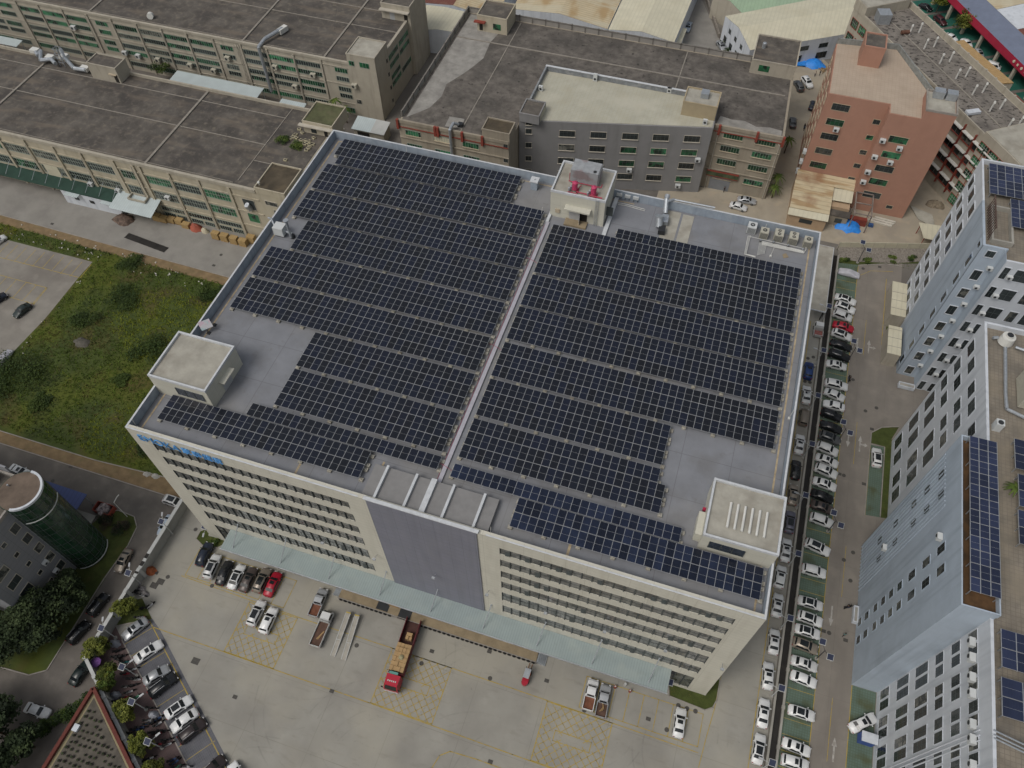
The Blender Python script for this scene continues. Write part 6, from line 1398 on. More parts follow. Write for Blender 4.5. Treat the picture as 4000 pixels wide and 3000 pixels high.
GG = 'cars on the green paving by the driveway'; GL_ = 'cars along the lane beside the main block'; GW = 'cars in the front yard'; GP = 'cars on the grey paver bays'; GR = 'cars in the rear courtyard'; GS = 'cars on the western roads'; GN = 'cars on the market street'
# green paving row, from its far end
for r in (('13',575,900,760,965,'sedan','white',2,'white saloon with long dark roof glass, first uncovered car after the covered one'),
 ('13',575,975,752,1040,'suv','white',2,'white SUV with large dark sunroof, second after the covered car'),
 ('13',562,1045,722,1105,'suv','white',0,'white SUV with plain white roof parked just above the red saloon'),
 ('13',557,1140,742,1195,'sedan','red',1,'bright red saloon on the green paving row beside the driveway'),
 ('13',545,1210,722,1270,'suv','white',2,'white SUV with dark sunroof parked between the red saloon and a black car'),
 ('13',535,1295,725,1360,'sedan','black',0,'black saloon, second below the red one on the green paving'),
 ('13',518,1385,708,1450,'suv','black',2,'black SUV with glass roof, third below the red saloon on the green paving'),
 ('13',500,1480,678,1520,'sedan','white',1,'white hatchback with small dark sunroof right before an empty green bay'),
 ('23',485,-12,690,35,'suv','white',1,'white SUV with small sunroof right after the empty bay near the blue car'),
 ('23',485,60,660,135,'sedan','white',0,'white saloon, second after the empty bay near the blue car'),
 ('23',662,215,475,165,'sedan','white',0,'white reversed saloon just above two black cars on the green paving'),
 ('23',455,240,635,305,'suv','black',0,'black SUV, uppermost of three dark cars beside the double-headed lamp'),
 ('23',445,340,640,412,'sedan','black',0,'black saloon, middle one of three dark cars beside the double-headed lamp'),
 ('23',435,435,628,505,'suv','grey',2,'dark grey SUV with glass roof, lowest of three dark cars by the double-headed lamp'),
 ('23',418,530,602,605,'suv','white',0,'white SUV with plain roof directly below the three dark cars'),
 ('23',408,625,605,705,'sedan','white',1,'white saloon with small square sunroof, second below the three dark cars'),
 ('23',400,715,598,800,'suv','white',1,'white SUV with small sunroof, third below the three dark cars'),
 ('23',385,830,590,905,'sedan','white',1,'white saloon with sunroof directly above the lone black car'),
 ('23',370,935,562,1010,'sedan','black',0,'lone black saloon next to the dusty brown-grey one on the green paving'),
 ('23',365,1030,568,1105,'sedan','brown',1,'dusty brown-grey saloon with dark sunroof on the green paving'),
 ('23',360,1145,560,1220,'suv','white',0,'white plain-roofed SUV at the foot of the lower double-headed lamp'),
 ('23',315,1365,535,1465,'suv','white',2,'white SUV with long dark roof, alone between two empty green bays'),
 ('23',290,1590,500,1650,'suv','white',0,'white SUV with large plain roof, next below an empty green bay'),
 ('33',258,205,472,270,'sedan','white',2,'white saloon with dark glass roof, uppermost of three below an empty bay'),
 ('33',252,335,468,412,'suv','white',2,'white SUV with framed dark sunroof, middle one of three below an empty bay'),
 ('33',235,450,445,515,'sedan','white',2,'white saloon with dark roof directly above the grey-brown one'),
 ('33',212,565,428,648,'suv','beige',2,'grey-beige SUV with dark roof panel at the lowest double-headed lamp'),
 ('33',195,720,428,800,'sedan','white',1,'white saloon with square sunroof just below the lowest double-headed lamp'),
 ('33',192,848,420,940,'sedan','white',0,'white saloon with plain roof just above two empty mossy bays'),
 ('33',178,1150,398,1220,'sedan','white',2,'white saloon with dark panoramic roof, alone between empty mossy bays'),
 ('33',120,1430,368,1530,'sedan','white',1,'white saloon with small sunroof, second last at the bottom of the green row'),
 ('33',112,1580,350,1650,'suv','white',1,'white SUV with sunroof cut by the bottom edge, last of the green row')): car(*r, GG)
# lane beside the main block
for r in (('13',340,1620,355,1475,'suv','blue',1,'deep blue SUV at the head of the lane by the main block'),
 ('23',325,175,335,20,'sedan','white',1,'white saloon with small sunroof just behind the blue SUV in the lane'),
 ('23',295,365,318,215,'van','beige',0,'beige van with ribbed roof in the lane by the main block'),
 ('23',258,608,280,440,'sedan','white',1,'white saloon with sunroof between the beige van and the black car'),
 ('23',232,828,245,660,'sedan','black',0,'black saloon in the lane by the main block'),
 ('23',205,1048,222,870,'sedan','beige',1,'champagne saloon with sunroof just behind the black one in the lane'),
 ('23',175,1292,195,1100,'suv','lilac',2,'greyish lilac SUV with dark roof in the lane by the right stair house'),
 ('23',140,1538,165,1338,'sedan','white',1,'white saloon with sunroof just behind the greyish lilac SUV'),
 ('33',85,105,118,-85,'suv','white',1,'white SUV close to the parapet corner, second behind the lilac SUV'),
 ('33',65,355,92,155,'sedan','white',1,'white saloon with small sunroof, third behind the lilac SUV in the lane'),
 ('33',40,680,58,462,'sedan','white',1,'white saloon with square sunroof, fourth behind the lilac SUV in the lane'),
 ('32',2205,985,2215,745,'sedan','white',1,'white saloon beside the grass corner, fifth behind the lilac SUV'),
 ('32',2155,1315,2185,1060,'sedan','white',1,'white saloon with sunroof, second last at the bottom of the lane'),
 ('32',2110,1630,2150,1365,'sedan','white',2,'white saloon with pale shade on its windscreen, last in the lane')): car(*r, GL_)
# front yard
for r in ((Zm(800,1950,800,-45,700,.55),Zm(800,1950,800,50,495,.55),'suv','navy',0,'dark navy SUV at the left end of the yard row by the canopy'),
 (Zm(800,1950,800,30,850,.55),Zm(800,1950,800,140,612,.55),'suv','white',2,'white SUV with dark sunroof between the navy and the black car'),
 (Zm(800,1950,800,160,915,.55),Zm(800,1950,800,270,680,.55),'sedan','black',0,'black saloon between two white cars in the yard row'),
 (Zm(800,1950,800,280,975,.55),Zm(800,1950,800,410,710,.55),'sedan','white',2,'white saloon with all-dark roof in the yard row beside the black one'),
 (Zm(800,1950,800,410,990,.55),Zm(800,1950,800,535,750,.55),'sedan','brown',1,'brownish saloon with small sunroof in the yard row'),
 (Zm(800,1950,800,565,995,.55),Zm(800,1950,800,680,765,.55),'suv','beige',2,'greyish beige SUV with dark roof next to the red saloon in the yard row'),
 (Zm(800,1950,800,680,1040,.55),Zm(800,1950,800,795,800,.55),'sedan','red',1,'red saloon at the right end of the yard row by the canopy'),
 (Zm(800,1950,800,495,1370,.55),Zm(800,1950,800,630,1100,.55),'suv','white',2,'white SUV with long roof glass on the hatched box, nearer the yard row'),
 (Zm(800,1950,800,630,1450,.55),Zm(800,1950,800,755,1180,.55),'suv','white',1,'white SUV with short sunroof on the hatched box, beside a longer-glassed one'),
 (T('32',1430,1400,.55),T('32',1465,1142,.55),'sedan','white',1,'white saloon with sunroof alone in the yellow bays by the grass corner')):
    a, b_ = Vector(r[0]), Vector(r[1]); d = b_-a; c = (a+b_)/2
    o = thing('parked_car', (c.x,c.y,.012), r[5], 'car', GW, rz=math.atan2(d.y,d.x))
    for nm, me in car_meshes(*r[2:5]):
        p = bpy.data.objects.new(nm, me); C.objects.link(p); p.parent = o
# paver bays and western roads
for r in (('30',1275,375,1065,540,'sedan','silver',1,'silver saloon with sunroof, topmost on the grey paver bays by the lawn'),
 ('30',1165,740,1405,575,'sedan','white',1,'white saloon with dark sunroof, second on the grey paver bays'),
 ('30',1240,925,1465,790,'sedan','silver',0,'silver saloon with plain roof touching the black SUV on the paver bays'),
 ('30',1285,1045,1540,850,'suv','black',0,'black SUV with bright roof rails on the grey paver bays'),
 ('30',1430,1215,1660,1055,'sedan','white',2,'white saloon with large dark sunroof on the grey paver bays'),
 ('30',1710,1165,1480,1335,'sedan','white',0,'white saloon with plain roof next to the dark brown SUV'),
 ('30',1550,1430,1780,1250,'suv','darkbrown',0,'dark brown SUV with roof rails on the grey paver bays'),
 ('30',1780,1720,1910,1600,'suv','darkbrown',0,'dark brown SUV cut by the bottom edge of the paver bays'),
 ('31',-120,1780,-190,1660,'sedan','white',0,'white car showing only its nose at the bottom of the paver bays')): car(*r, GP)
for r in (('20',95,720,255,790,'sedan','white',1,'white saloon half hidden above the slate block roof on the western road'),
 ('20',1420,990,1600,1050,'suv','white',2,'white SUV with dark roof emerging behind the main block corner'),
 ('20',1475,1160,1400,1290,'sedan','bluewhite',0,'pale blue car behind the rendered wall and its lamp'),
 ('20',1120,1430,1015,1630,'sedan','beige',1,'greyish beige saloon beside the round lawn on the western road'),
 ('30',790,330,915,170,'suv','black',0,'black SUV under the big dark tree, upper one'),
 ('30',600,580,765,400,'suv','black',0,'black SUV with pale roof rail beside the rendered wall lamp'),
 ('30',620,945,770,740,'sedan','green',0,'dark greenish saloon beside the corner of the rendered wall'),
 ('30',225,1130,430,1200,'sedan','white',0,'white hatchback driving on the road by the big dark trees'),
 ('10',260,970,125,1080,'sedan','green',0,'dark greenish saloon in a yellow bay of the left parking lot'),
 ('10',-70,960,30,900,'suv','navy',0,'dark blue car cut by the left edge in the parking lot'),
 ('10',-60,450,20,400,'sedan','white',0,'white car cut by the left edge beside the weeds')): car(*r, GS)
for r in (('23',935,720,935,560,'suv','white',2,'white SUV parked alone on the green strip beside the nearer office tower'),('33',705,1325,930,1215,'sedan','white',1,'white saloon parked askew on green paving below the projecting bay')): car(*r, 'cars beside the office towers')
for r in (('12',1945,60,2110,90,'sedan','silver',1,'silver saloon in the rear courtyard, upper one of two below the dun block'),
 ('12',1880,105,2030,150,'sedan','white',0,'white saloon in the rear courtyard, lower one of two below the dun block'),
 ('03',300,665,375,765,'suv','white',1,'white SUV with dark sunroof in the courtyard near the blue tarpaulins'),
 ('03',290,790,240,700,'suv','grey',0,'dark grey SUV beside the dun block wall near a white one'),
 ('03',215,1105,215,1015,'sedan','grey',0,'greyish green car against the dun block in the alley'),
 ('03',375,945,400,880,'sedan','navy',0,'dark blue car half hidden behind the red block corner'),
 ('02',1540,190,1505,280,'sedan','bluewhite',1,'pale blue-white saloon on the lane beside the cream annex'),
 ('02',1780,355,1835,440,'sedan','silver',1,'silver-grey saloon on the lane beside the plants')): car(*r, GR)
for r in (('03',1310,40,1415,90,'sedan','black',0,'black saloon under the upper street tree by the market hall'),
 ('03',1440,140,1535,220,'suv','maroon',0,'dark maroon SUV between the two street trees'),
 ('03',1540,300,1620,350,'sedan','white',0,'white saloon by the tan tiled stalls, nearer the lower street tree'),
 ('03',1680,340,1750,410,'sedan','white',0,'white saloon nosing out behind the tan tiled stalls'),
 ('03',1785,435,1850,510,'suv','silver',1,'silver SUV beside the tan tiled stalls on green forecourt'),
 ('03',1905,565,1990,590,'van','white',0,'white van by the stacked goods near the red fascia lettering')): car(*r, GN)
# covered cars
cover = mat('car_cover', (.42,.42,.46), .5, var=.12, scale=1.2, bump=.5, bscale=2)
def covered(t, rx, ry, fx, fy, label, sx=1.):
    c, a, L_ = place(t, rx, ry, fx, fy); m = MB(cover)
    st = [(x*1.04,hw*1.05,zs,zt+.05,ht*1.04) for x,hw,zs,zt,ht in ST['sedan']]; rings = []
    loft(m, [(x,hw,zs,zt,ht) for x,hw,zs,zt,ht in st])
    o = bpy.data.objects.new('covered_car', m.mesh('covered_car')); C.objects.link(o); o.location = (c.x,c.y,-.12); o.rotation_euler = (0,0,a)
    s = o.modifiers.new('s','SUBSURF'); s.levels = s.render_levels = 1
    tag(o, label, 'covered car')
covered('13',612,680,790,725,'car under a whitish fabric cover at the far end of the green paving'); covered('10',-15,1500,80,1375,'car under a silvery cover at the left edge of the parking lot')
# pickups and small truck
rustbed = mat('bed_rust', (.15,.06,.035), .8, var=.3, scale=1.5); browned = mat('bed_brown', (.095,.055,.04), .8, var=.25, scale=1.)
def pickup(a, b_, col, bedm, label, L_=5.2, cabx=.0, load=None, flat=False):
    a, b_ = Vector(a), Vector(b_); d = b_-a; c = (a+b_)/2
    o = thing('flatbed_truck' if flat else 'pickup_truck', (c.x,c.y,.012), label, 'truck' if flat else 'pickup', 'pickups and flatbeds in the yard', rz=math.atan2(d.y,d.x))
    h = d.length/2; w = .92 if not flat else 1.0
    b = MB(PC[col])
    if not flat:
        loft(b, [(-.35,w*.97,1.0,1.05,.8),(-.2,w,1.02,1.62,.68),(.6,w,1.02,1.7,.7),(1.0,w,1.02,1.66,.68),(1.55,w,1.0,1.08,.78),(h-.35,w*.95,.92,.98,.75),(h-.05,w*.85,.7,.78,.6),(h,w*.7,.5,.6,.5)])
        gl = [('windshield',[(1.5,-.68,1.12),(1.5,.68,1.12),(1.06,.6,1.69),(1.06,-.6,1.69)]),('rear_window',[(-.36,-.6,1.12),(-.36,.6,1.12),(-.24,.55,1.6),(-.24,-.55,1.6)])]
        x_b = -.4
    else:
        b.box(h-1.7,-w+.05,.5,h,w-.05,1.3); b.add([(h-1.7,-w+.08,1.3),(h,-w+.08,1.3),(h,w-.08,1.3),(h-1.7,w-.08,1.3),(h-1.6,-w+.2,2.05),(h-.45,-w+.2,2.05),(h-.45,w-.2,2.05),(h-1.6,w-.2,2.05)],[(0,1,5,4),(1,2,6,5),(2,3,7,6),(3,0,4,7),(4,5,6,7)])
        gl = [('windshield',[(h-.02,-.7,1.36),(h-.02,.7,1.36),(h-.4,.66,1.98),(h-.4,-.66,1.98)])]; x_b = h-1.85
    part('body' if not flat else 'cab', b, o, local=True)
    for nm, q in gl: part(nm, MB(carglass).add(q, [(0,1,2,3)]), o, local=True)
    for s in (-1,1):
        part('side_window', MB(carglass).add([(-.2 if not flat else h-1.5,s*(w-.02 if not flat else w-.04),1.1 if not flat else 1.36),(1.2 if not flat else h-.3,s*(w-.02 if not flat else w-.04),1.1 if not flat else 1.36),(.9 if not flat else h-.6,s*(w-.18),1.6 if not flat else 1.95),(-.15 if not flat else h-1.5,s*(w-.18),1.6 if not flat else 1.95)],[(0,1,2,3)]), o, local=True)
        part('headlight', MB(lampw).obox((h-.03,s*w*.7,.75),.14,.3,.16), o, local=True); part('taillight', MB(lampr).obox((-h+.02,s*w*.8,.8),.08,.2,.25), o, local=True)
    m = MB(bedm); m.box(-h+.08,-w+.1,.66,x_b-.06,w-.1,.74); part('bed_floor', m, o, local=True)
    m = MB(PC[col] if not flat else framewhite); top = 1.12
    m.box(-h,-w,.4,x_b,-w+.1,top).box(-h,w-.1,.4,x_b,w,top).box(-h,-w+.1,.4,-h+.08,w-.1,top).box(x_b-.06,-w+.1,.4,x_b,w-.1,top+(.5 if flat else 0)); part('bed_side', m, o, local=True)
    m = MB(darkmetal); m.box(-h+.1,-w+.15,.35,h-.3,w-.15,.5); part('chassis', m, o, local=True)
    for sx in (-h+1.05,h-.95):
        for s in (-1,1): part('wheel', MB(black,rimm).tube((sx,s*(w-.24),.36),(sx,s*(w+.0),.36),.36,n=14).use(rimm).tube((sx,s*w,.36),(sx,s*(w+.012),.36),.2,n=10), o, local=True)
    return o, c, h
Zq = lambda x, y: Zm(800,1950,800,x,y,.7)
o1 = pickup(Zq(1165,1268), Zq(1290,970), 'silver', rustbed, 'silver pickup with empty rusty red bed in the yard by the dock steps')
o2 = pickup(Zq(1185,1590), Zq(1345,1222), 'white', browned, 'white flatbed truck with brown empty bed beside the two ramps', flat=True)
o3 = pickup(T('32',650,1160,.7), T('32',708,893,.7), 'white', rustbed, 'white pickup with bare rusty bed in the yellow bays under the canopy')
o4 = pickup(T('32',760,1222,.7), T('32',815,940,.7), 'silver', browned, 'silver pickup carrying scraps beside the bare rusty-bedded white one')
m = MB(timber); 
for i in range(4): m.obox((*T('32',775+i*4,1150-i*8,.8),.78+.03*i),1.1,.14,.1,1.0+.35*i)
solo('timber_scrap', m, 'loose timber scraps lying in the silver pickup bed', 'timber')
m = MB(timber); m.obox((*Zm(800,1950,800,1245,1470,.8),.76),1.7,.15,.12,1.15); m.obox((*Zm(800,1950,800,1255,1470,.8),.76),1.7,.15,.1,1.25); solo('timber_bar', m, 'two yellow timber bars lying in the flatbed truck', 'timber')
# lorry at the dock
a, b_ = Vector(T('31',1372,380,1.2)), Vector(T('31',1165,1000,1.2)); d = b_-a; c = (a+b_)/2; h = d.length/2
lo = thing('cargo_lorry', (c.x,c.y,.012), 'red-cabbed lorry backed against the dock, loaded with tan cartons', 'lorry', rz=math.atan2(d.y,d.x))
m = MB(PC['red']); m.box(h-2.3,-1.22,.7,h-.1,1.22,1.9); m.add([(h-2.3,-1.22,1.9),(h-.1,-1.22,1.9),(h-.1,1.22,1.9),(h-2.3,1.22,1.9),(h-2.3,-1.15,3.2),(h-.55,-1.1,3.2),(h-.55,1.1,3.2),(h-2.3,1.15,3.2)],[(0,1,5,4),(1,2,6,5),(2,3,7,6),(3,0,4,7),(4,5,6,7)]); part('cab', m, lo, local=True)
m = MB(carglass); m.add([(h-.08,-1.05,1.95),(h-.08,1.05,1.95),(h-.48,.95,3.05),(h-.48,-.95,3.05)],[(0,1,2,3)]); part('windshield', m, lo, local=True)
m = MB(mat('deflector_green',(.1,.25,.22),.5)); m.box(h-2.75,-.9,2.6,h-2.35,.6,3.2); part('wind_deflector', m, lo, local=True)
m = MB(framewhite); m.box(h-.1,-1.1,.75,h-.02,1.1,1.05)
for i in range(5): m.box(h-1.35,-.75+i*.32,3.2,h-1.1,-.55+i*.32,3.23)
part('grille', m, lo, local=True)
for s in (-1,1):
    part('headlight', MB(lampw).obox((h-.05,s*1.0,.75),.12,.32,.25), lo, local=True); part('mirror', MB(black).obox((h-.2,s*1.45,2.0),.12,.3,.6), lo, local=True)
m = MB(mat('lorry_bed', (.075,.035,.03), .8, var=.3)); m.box(-h,-1.22,.95,h-2.8,1.22,1.15); part('bed_floor', m, lo, local=True)
m = MB(mat('lorry_side', (.13,.022,.03), .5, var=.2)); m.box(-h,-1.28,.9,h-2.7,-1.2,2.3).box(-h,1.2,.9,h-2.7,1.28,2.3).box(h-2.8,-1.2,.9,h-2.7,1.2,2.6); part('bed_side', m, lo, local=True)
m = MB(darkmetal); m.box(-h+.2,-.5,.55,h-.5,.5,.9); part('chassis', m, lo, local=True)
for sx in (-h+1.4,-h+2.8,h-4.2,h-1.5):
    for s in (-1,1): part('wheel', MB(black,rimm).tube((sx,s*.85,.5),(sx,s*1.2,.5),.5,n=16).use(rimm).tube((sx,s*1.2,.5),(sx,s*1.215,.5),.26,n=10), lo, local=True)
cart = mat('carton_new', (.36,.24,.12), .85, var=.1, scale=1.)
M_ = Matrix.Rotation(math.atan2(d.y,d.x), 3, 'Z'); nc = 0
for i in range(11):
    for j in range(4):
        x = -h+5.0+i*.78; y = -.93+j*.62
        if x > h-3.3: continue
        zt_ = 2.55+R.uniform(-.06,.12)+(.25 if i > 0 else 0)
        v = M_ @ Vector((x,y,0)); m = MB(cart); m.obox((0,0,0),.74,.59,zt_-1.17); 
        o = bpy.data.objects.new('carton_stack', m.mesh('carton_stack')); C.objects.link(o); o.location = (c.x+v.x,c.y+v.y,1.165); o.rotation_euler = (0,0,math.atan2(d.y,d.x)); tag(o, 'tan carton stack packed tightly on the red-cabbed lorry', 'cartons', 'carton stacks on the lorry')
v = M_ @ Vector((-h+3.1,.1,0)); t_ = thing('carton_pallet', (c.x+v.x,c.y+v.y,1.165), 'lone tan carton pallet standing near the tail of the lorry bed', 'pallet', rz=math.atan2(d.y,d.x))
m = MB(timber); m.obox((0,0,0),1.3,1.2,.14); part('pallet', m, t_, local=True)
m = MB(cart); m.obox((-.3,0,.14),.55,1.0,.75); m.obox((.3,-.25,.14),.55,.5,.75); m.obox((.3,.27,.14),.55,.5,.55); part('carton_stack', m, t_, local=True)
m = MB(mat('sack', (.3,.27,.16), .9, var=.3, scale=4)); v = M_ @ Vector((h-5.3,.2,0)); m.ball((c.x+v.x,c.y+v.y,3.0),.45,8,5,.4,.2); solo('sack', m, 'olive sack lying on top of the lorry cartons', 'sack')
for x, y, l in ((38.0,-1.6,'left of the lorry tail'),(43.2,-1.3,'right of the lorry tail')):
    t_ = thing('timber_pallet_stack', (x,y,1.2), 'stack of yellow timber pallets on the dock '+l, 'pallets', 'timber pallet stacks on the dock')
    for k in range(4):
        m = MB(timber)
        for i in range(5): m.box(x-.9,y-.7+i*.3,1.23+k*.2,x+.9,y-.5+i*.3,1.26+k*.2)
        for i in range(3): m.box(x-.9+i*.8,y-.7,1.13+k*.2+.07,x-.7+i*.8,y+.7,1.23+k*.2)
        part('pallet', m, t_)
# forklift
a, b_ = Vector(T('32',108,925,.7)), Vector(T('32',150,800,.7)); d = b_-a; c = (a+b_)/2
fk = thing('forklift', (c.x,c.y,.012), 'red forklift with grey roof facing the dock edge', 'forklift', rz=math.atan2(d.y,d.x))
m = MB(PC['red']); m.box(-1.15,-.55,.35,-.3,.55,1.15); m.tube((-1.15,0,.35),(-1.15,0,1.1),.55,n=12); part('counterweight', m, fk, local=True)
m = MB(mat('fork_orange',(.4,.12,.03),.5)); m.box(-.3,-.5,.3,.7,.5,.75); part('body', m, fk, local=True)
m = MB(steel); m.box(-.75,-.5,2.05,.85,.5,2.12); part('roof_guard', m, fk, local=True)
m = MB(darkmetal)
for x in (-.7,.8):
    for y in (-.46,.42): m.box(x,y,.5,x+.05,y+.05,2.05)
m.box(.95,-.45,.1,1.05,-.35,2.3).box(.95,.35,.1,1.05,.45,2.3).box(.95,-.45,1.2,1.05,.45,1.3); part('mast', m, fk, local=True)
m = MB(mat('fork_rust',(.2,.1,.05),.7))
for y in (-.3,.2): m.box(1.05,y,.08,2.25,y+.12,.14)
part('fork', m, fk, local=True)
for sx in (-.85,.6):
    for s in (-1,1): part('wheel', MB(black).tube((sx,s*.38,.28),(sx,s*.6,.28),.28,n=12), fk, local=True)
# rust-coloured small truck by the flat canopy
a, b_ = Vector(T('13',432,1245,.8)), Vector(T('13',440,1140,.8)); pickup(a, b_, 'white', mat('scrap_red',(.25,.1,.09),.8,var=.6,scale=2.5), 'small scrap-laden flatbed truck between the flat canopy and the ditch', flat=True)
# twin ramps
rampm = mat('ramp_plate', (.3,.285,.25), .6, metal=.2, var=.15, scale=1.)
for k, ((x0,y0),(x1,y1)) in enumerate((((1390,1659),(1545,1275)),((1505,1700),(1640,1305)))):
    a, b_ = Vector(Zm(800,1950,800,x0,y0,.3)), Vector(Zm(800,1950,800,x1,y1,.3)); d = b_-a; an = math.atan2(d.y,d.x); L_ = d.length+1.0; c = (a+b_)/2
    r_ = thing('loading_ramp', (c.x,c.y,.012), 'long grey metal loading ramp with yellow end, '+('nearer the flatbed truck' if k == 0 else 'nearer the lorry'), 'ramp', 'twin loading ramps', rz=an)
    m = MB(rampm); m.add([(-L_/2,-.38,.05),(L_/2,-.38,1.0),(L_/2,.38,1.0),(-L_/2,.38,.05),(-L_/2,-.38,0),(L_/2,-.38,.9),(L_/2,.38,.9),(-L_/2,.38,0)],[(0,1,2,3),(7,6,5,4),(4,5,1,0),(5,6,2,1),(6,7,3,2),(7,4,0,3)]); part('deck', m, r_, local=True)
    m = MB(framewhite)
    for s in (-1,1): m.add([(-L_/2,s*.4-.05,.1),(L_/2,s*.4-.05,1.06),(L_/2,s*.4+.05,1.06),(-L_/2,s*.4+.05,.1)],[(0,1,2,3)])
    m.box(-.05-L_*.12,-.4,.4,.05-L_*.12,.4,.47); part('edge_rail', m, r_, local=True)
    m = MB(mat('ramp_yellow',(.4,.3,.06),.6)); m.box(L_/2,-.42,.85,L_/2+.2,.42,1.05); part('lip', m, r_, local=True)
    m = MB(steel); m.box(L_/2-.6,-.4,0,L_/2-.5,-.3,.9).box(L_/2-.6,.3,0,L_/2-.5,.4,.9).box(.4,-.4,0,.5,.4,.5); part('leg', m, r_, local=True)
# ============================================================ STREET LAMPS WITH SOLAR PANELS
lampcell = mat('lamp_solar_cell', (.035,.042,.075), .5, spec=.1)
polem = mat('lamp_pole', (.42,.43,.43), .5, var=.08); poled = mat('lamp_pole_dark', (.05,.05,.052), .5)
def lamp(x, y, hgt, dirx, label, double=False, group='solar street lamps', pm_=polem):
    o = thing('street_lamp', (x,y,0), label, 'street lamp', group)
    part('pole', MB(pm_).tube((x,y,0),(x,y,hgt),.1,.06,n=8), o); part('base', MB(concrete).tube((x,y,0),(x,y,.25),.32,n=8), o)
    for k in ((1,-1) if double else (1,)):
        ex, ey = dirx[0]*k, dirx[1]*k
        part('arm', MB(pm_).tube((x,y,hgt-.3),(x+ex*1.2,y+ey*1.2,hgt+.2),.05,n=6), o)
        part('lamp_head', MB(aluminium).obox((x+ex*1.5,y+ey*1.5,hgt+.15),.75,.3,.1,math.atan2(ey,ex)), o)
        px, py = (x-ex*.15, y-ey*.15) if not double else (x+ex*1.3, y+ey*1.3)
        q = MB(framewhite, lampcell); zz_ = hgt+.35; a_ = .5; s = .55
        vs = [(px-s,py-s*.9,zz_),(px+s,py-s*.9,zz_),(px+s,py+s*.9,zz_+.35),(px-s,py+s*.9,zz_+.35)]
        q.add(vs+[(v[0],v[1],v[2]-.06) for v in vs], [(0,1,2,3),(7,6,5,4),(4,5,1,0),(5,6,2,1),(6,7,3,2),(7,4,0,3)])
        q.use(lampcell).add([(px-s*.87,py-s*.78,zz_+.045),(px+s*.87,py-s*.78,zz_+.045),(px+s*.87,py+s*.78,zz_+.345),(px-s*.87,py+s*.78,zz_+.345)],[(0,1,2,3)])
        part('solar_panel', q, o)
for i, y in enumerate((86.3,73.8,62.0,50.3,38.9,27.0,15.0,3.2,-8.2)):
    lamp(103.0, y, 5.2, (-1,.1), 'white solar street lamp by the ditch, '+['beside the flat canopy','by the blue SUV at the lane head','by the first white saloon of the lane','between the beige van and black saloon','by the champagne saloon','behind the greyish lilac SUV','by the close parapet corner','beside the second last lane saloon stretch','nearest the bottom edge'][i])
for i, (x, y) in enumerate(((109.5,107.2),(109.6,77.2),(109.2,56.2),(109.1,35.9),(109.4,11.65))):
    lamp(x, y, 5.0, (.55,-.83) if i != 1 else (.5,-.85), 'dark double-headed solar lamp beside the driveway, '+['by the stone slope','by the red saloon','by the three dark cars','by the mid-row empty bays','by the lower cars'][i], True, 'double solar lamps', poled)
for i, (x, y) in enumerate(((-7.0,-1.8),(-7.2,-12.0),(-6.0,-21.7),(1.06,-26.1),(5.6,-30.3),(11.3,-34.6))):
    lamp(x, y, 5.4, (-.5,.87) if i < 3 else (.5,.86), 'pale solar lamp along the rendered wall, '+['by the pale blue car','by the upper small tree','by the silver saloon and lawn','by the middle scooters','by the lower scooters','lowest one among the scooters'][i], False, 'solar lamps along the rendered wall')
x, y = -17.2, -1.3; o = thing('street_lamp', (x,y,0), 'plain white curved street lamp on the round lawn beside the western road', 'street lamp'); part('pole', MB(whitemetal).tube((x,y,0),(x,y,6),.09,.06,n=8), o); part('lamp_head', MB(whitemetal).path([(x,y,6),(x+.2,y+1.0,6.5),(x+.3,y+1.5,6.5)],.09), o)
x, y = 86.2, -.9; lamp(x, y, 3.2, (-.4,-.9), 'short solar lamp on the small lawn at the canopy end', False, 'solar lamps by the canopy ends'); lamp(-.2, 0.2, 3.0, (.3,-.9), 'short solar lamp on the small lawn at the left canopy end', False, 'solar lamps by the canopy ends')
# ============================================================ SCOOTERS ON THE PLUM PAVING
SCM = {}
def scooter(x, y, rz, col, label):
    key = col
    if key not in SCM:
        pc = mat('scooter_'+col, dict(black=(.015,.015,.017), white=(.5,.5,.5), teal=(.03,.2,.2), red=(.28,.02,.03), blue=(.05,.1,.22), green=(.1,.35,.2))[col], .4)
        b = MB(pc); b.add([(-.75,-.14,.55),(-.1,-.16,.3),(.35,-.14,.28),(.5,-.1,.9),(-.75,.14,.55),(-.1,.16,.3),(.35,.14,.28),(.5,.1,.9),(-.7,-.12,.75),(-.1,-.13,.72),(-.7,.12,.75),(-.1,.13,.72)],[(0,1,9,8),(5,4,10,11),(8,9,11,10),(0,8,10,4),(1,2,6,5),(9,1,5,11),(2,3,7,6),(3,2,6,7)])
        s = MB(black); s.box(-.75,-.13,.75,-.1,.13,.85); hb = MB(black); hb.tube((.48,-.33,1.02),(.48,.33,1.02),.025,n=6); hb.tube((.62,0,.3),(.46,0,1.02),.04,n=6)
        w = lambda xx: MB(black).tube((xx,-.05,.23),(xx,.05,.23),.23,n=12)
        bk = MB(black); bk.box(-1.0,-.17,.8,-.72,.17,1.08)
        SCM[key] = [('body',b.mesh('body')),('seat',s.mesh('seat')),('handlebar',hb.mesh('handlebar')),('wheel',w(-.6).mesh('wheel')),('wheel',w(.66).mesh('wheel')),('top_box',bk.mesh('top_box'))]
    o = thing('scooter', (x,y,.015), label, 'scooter', 'scooters on the plum paving', rz=rz)
    for nm, me in SCM[key]: p = bpy.data.objects.new(nm, me); C.objects.link(p); p.parent = o
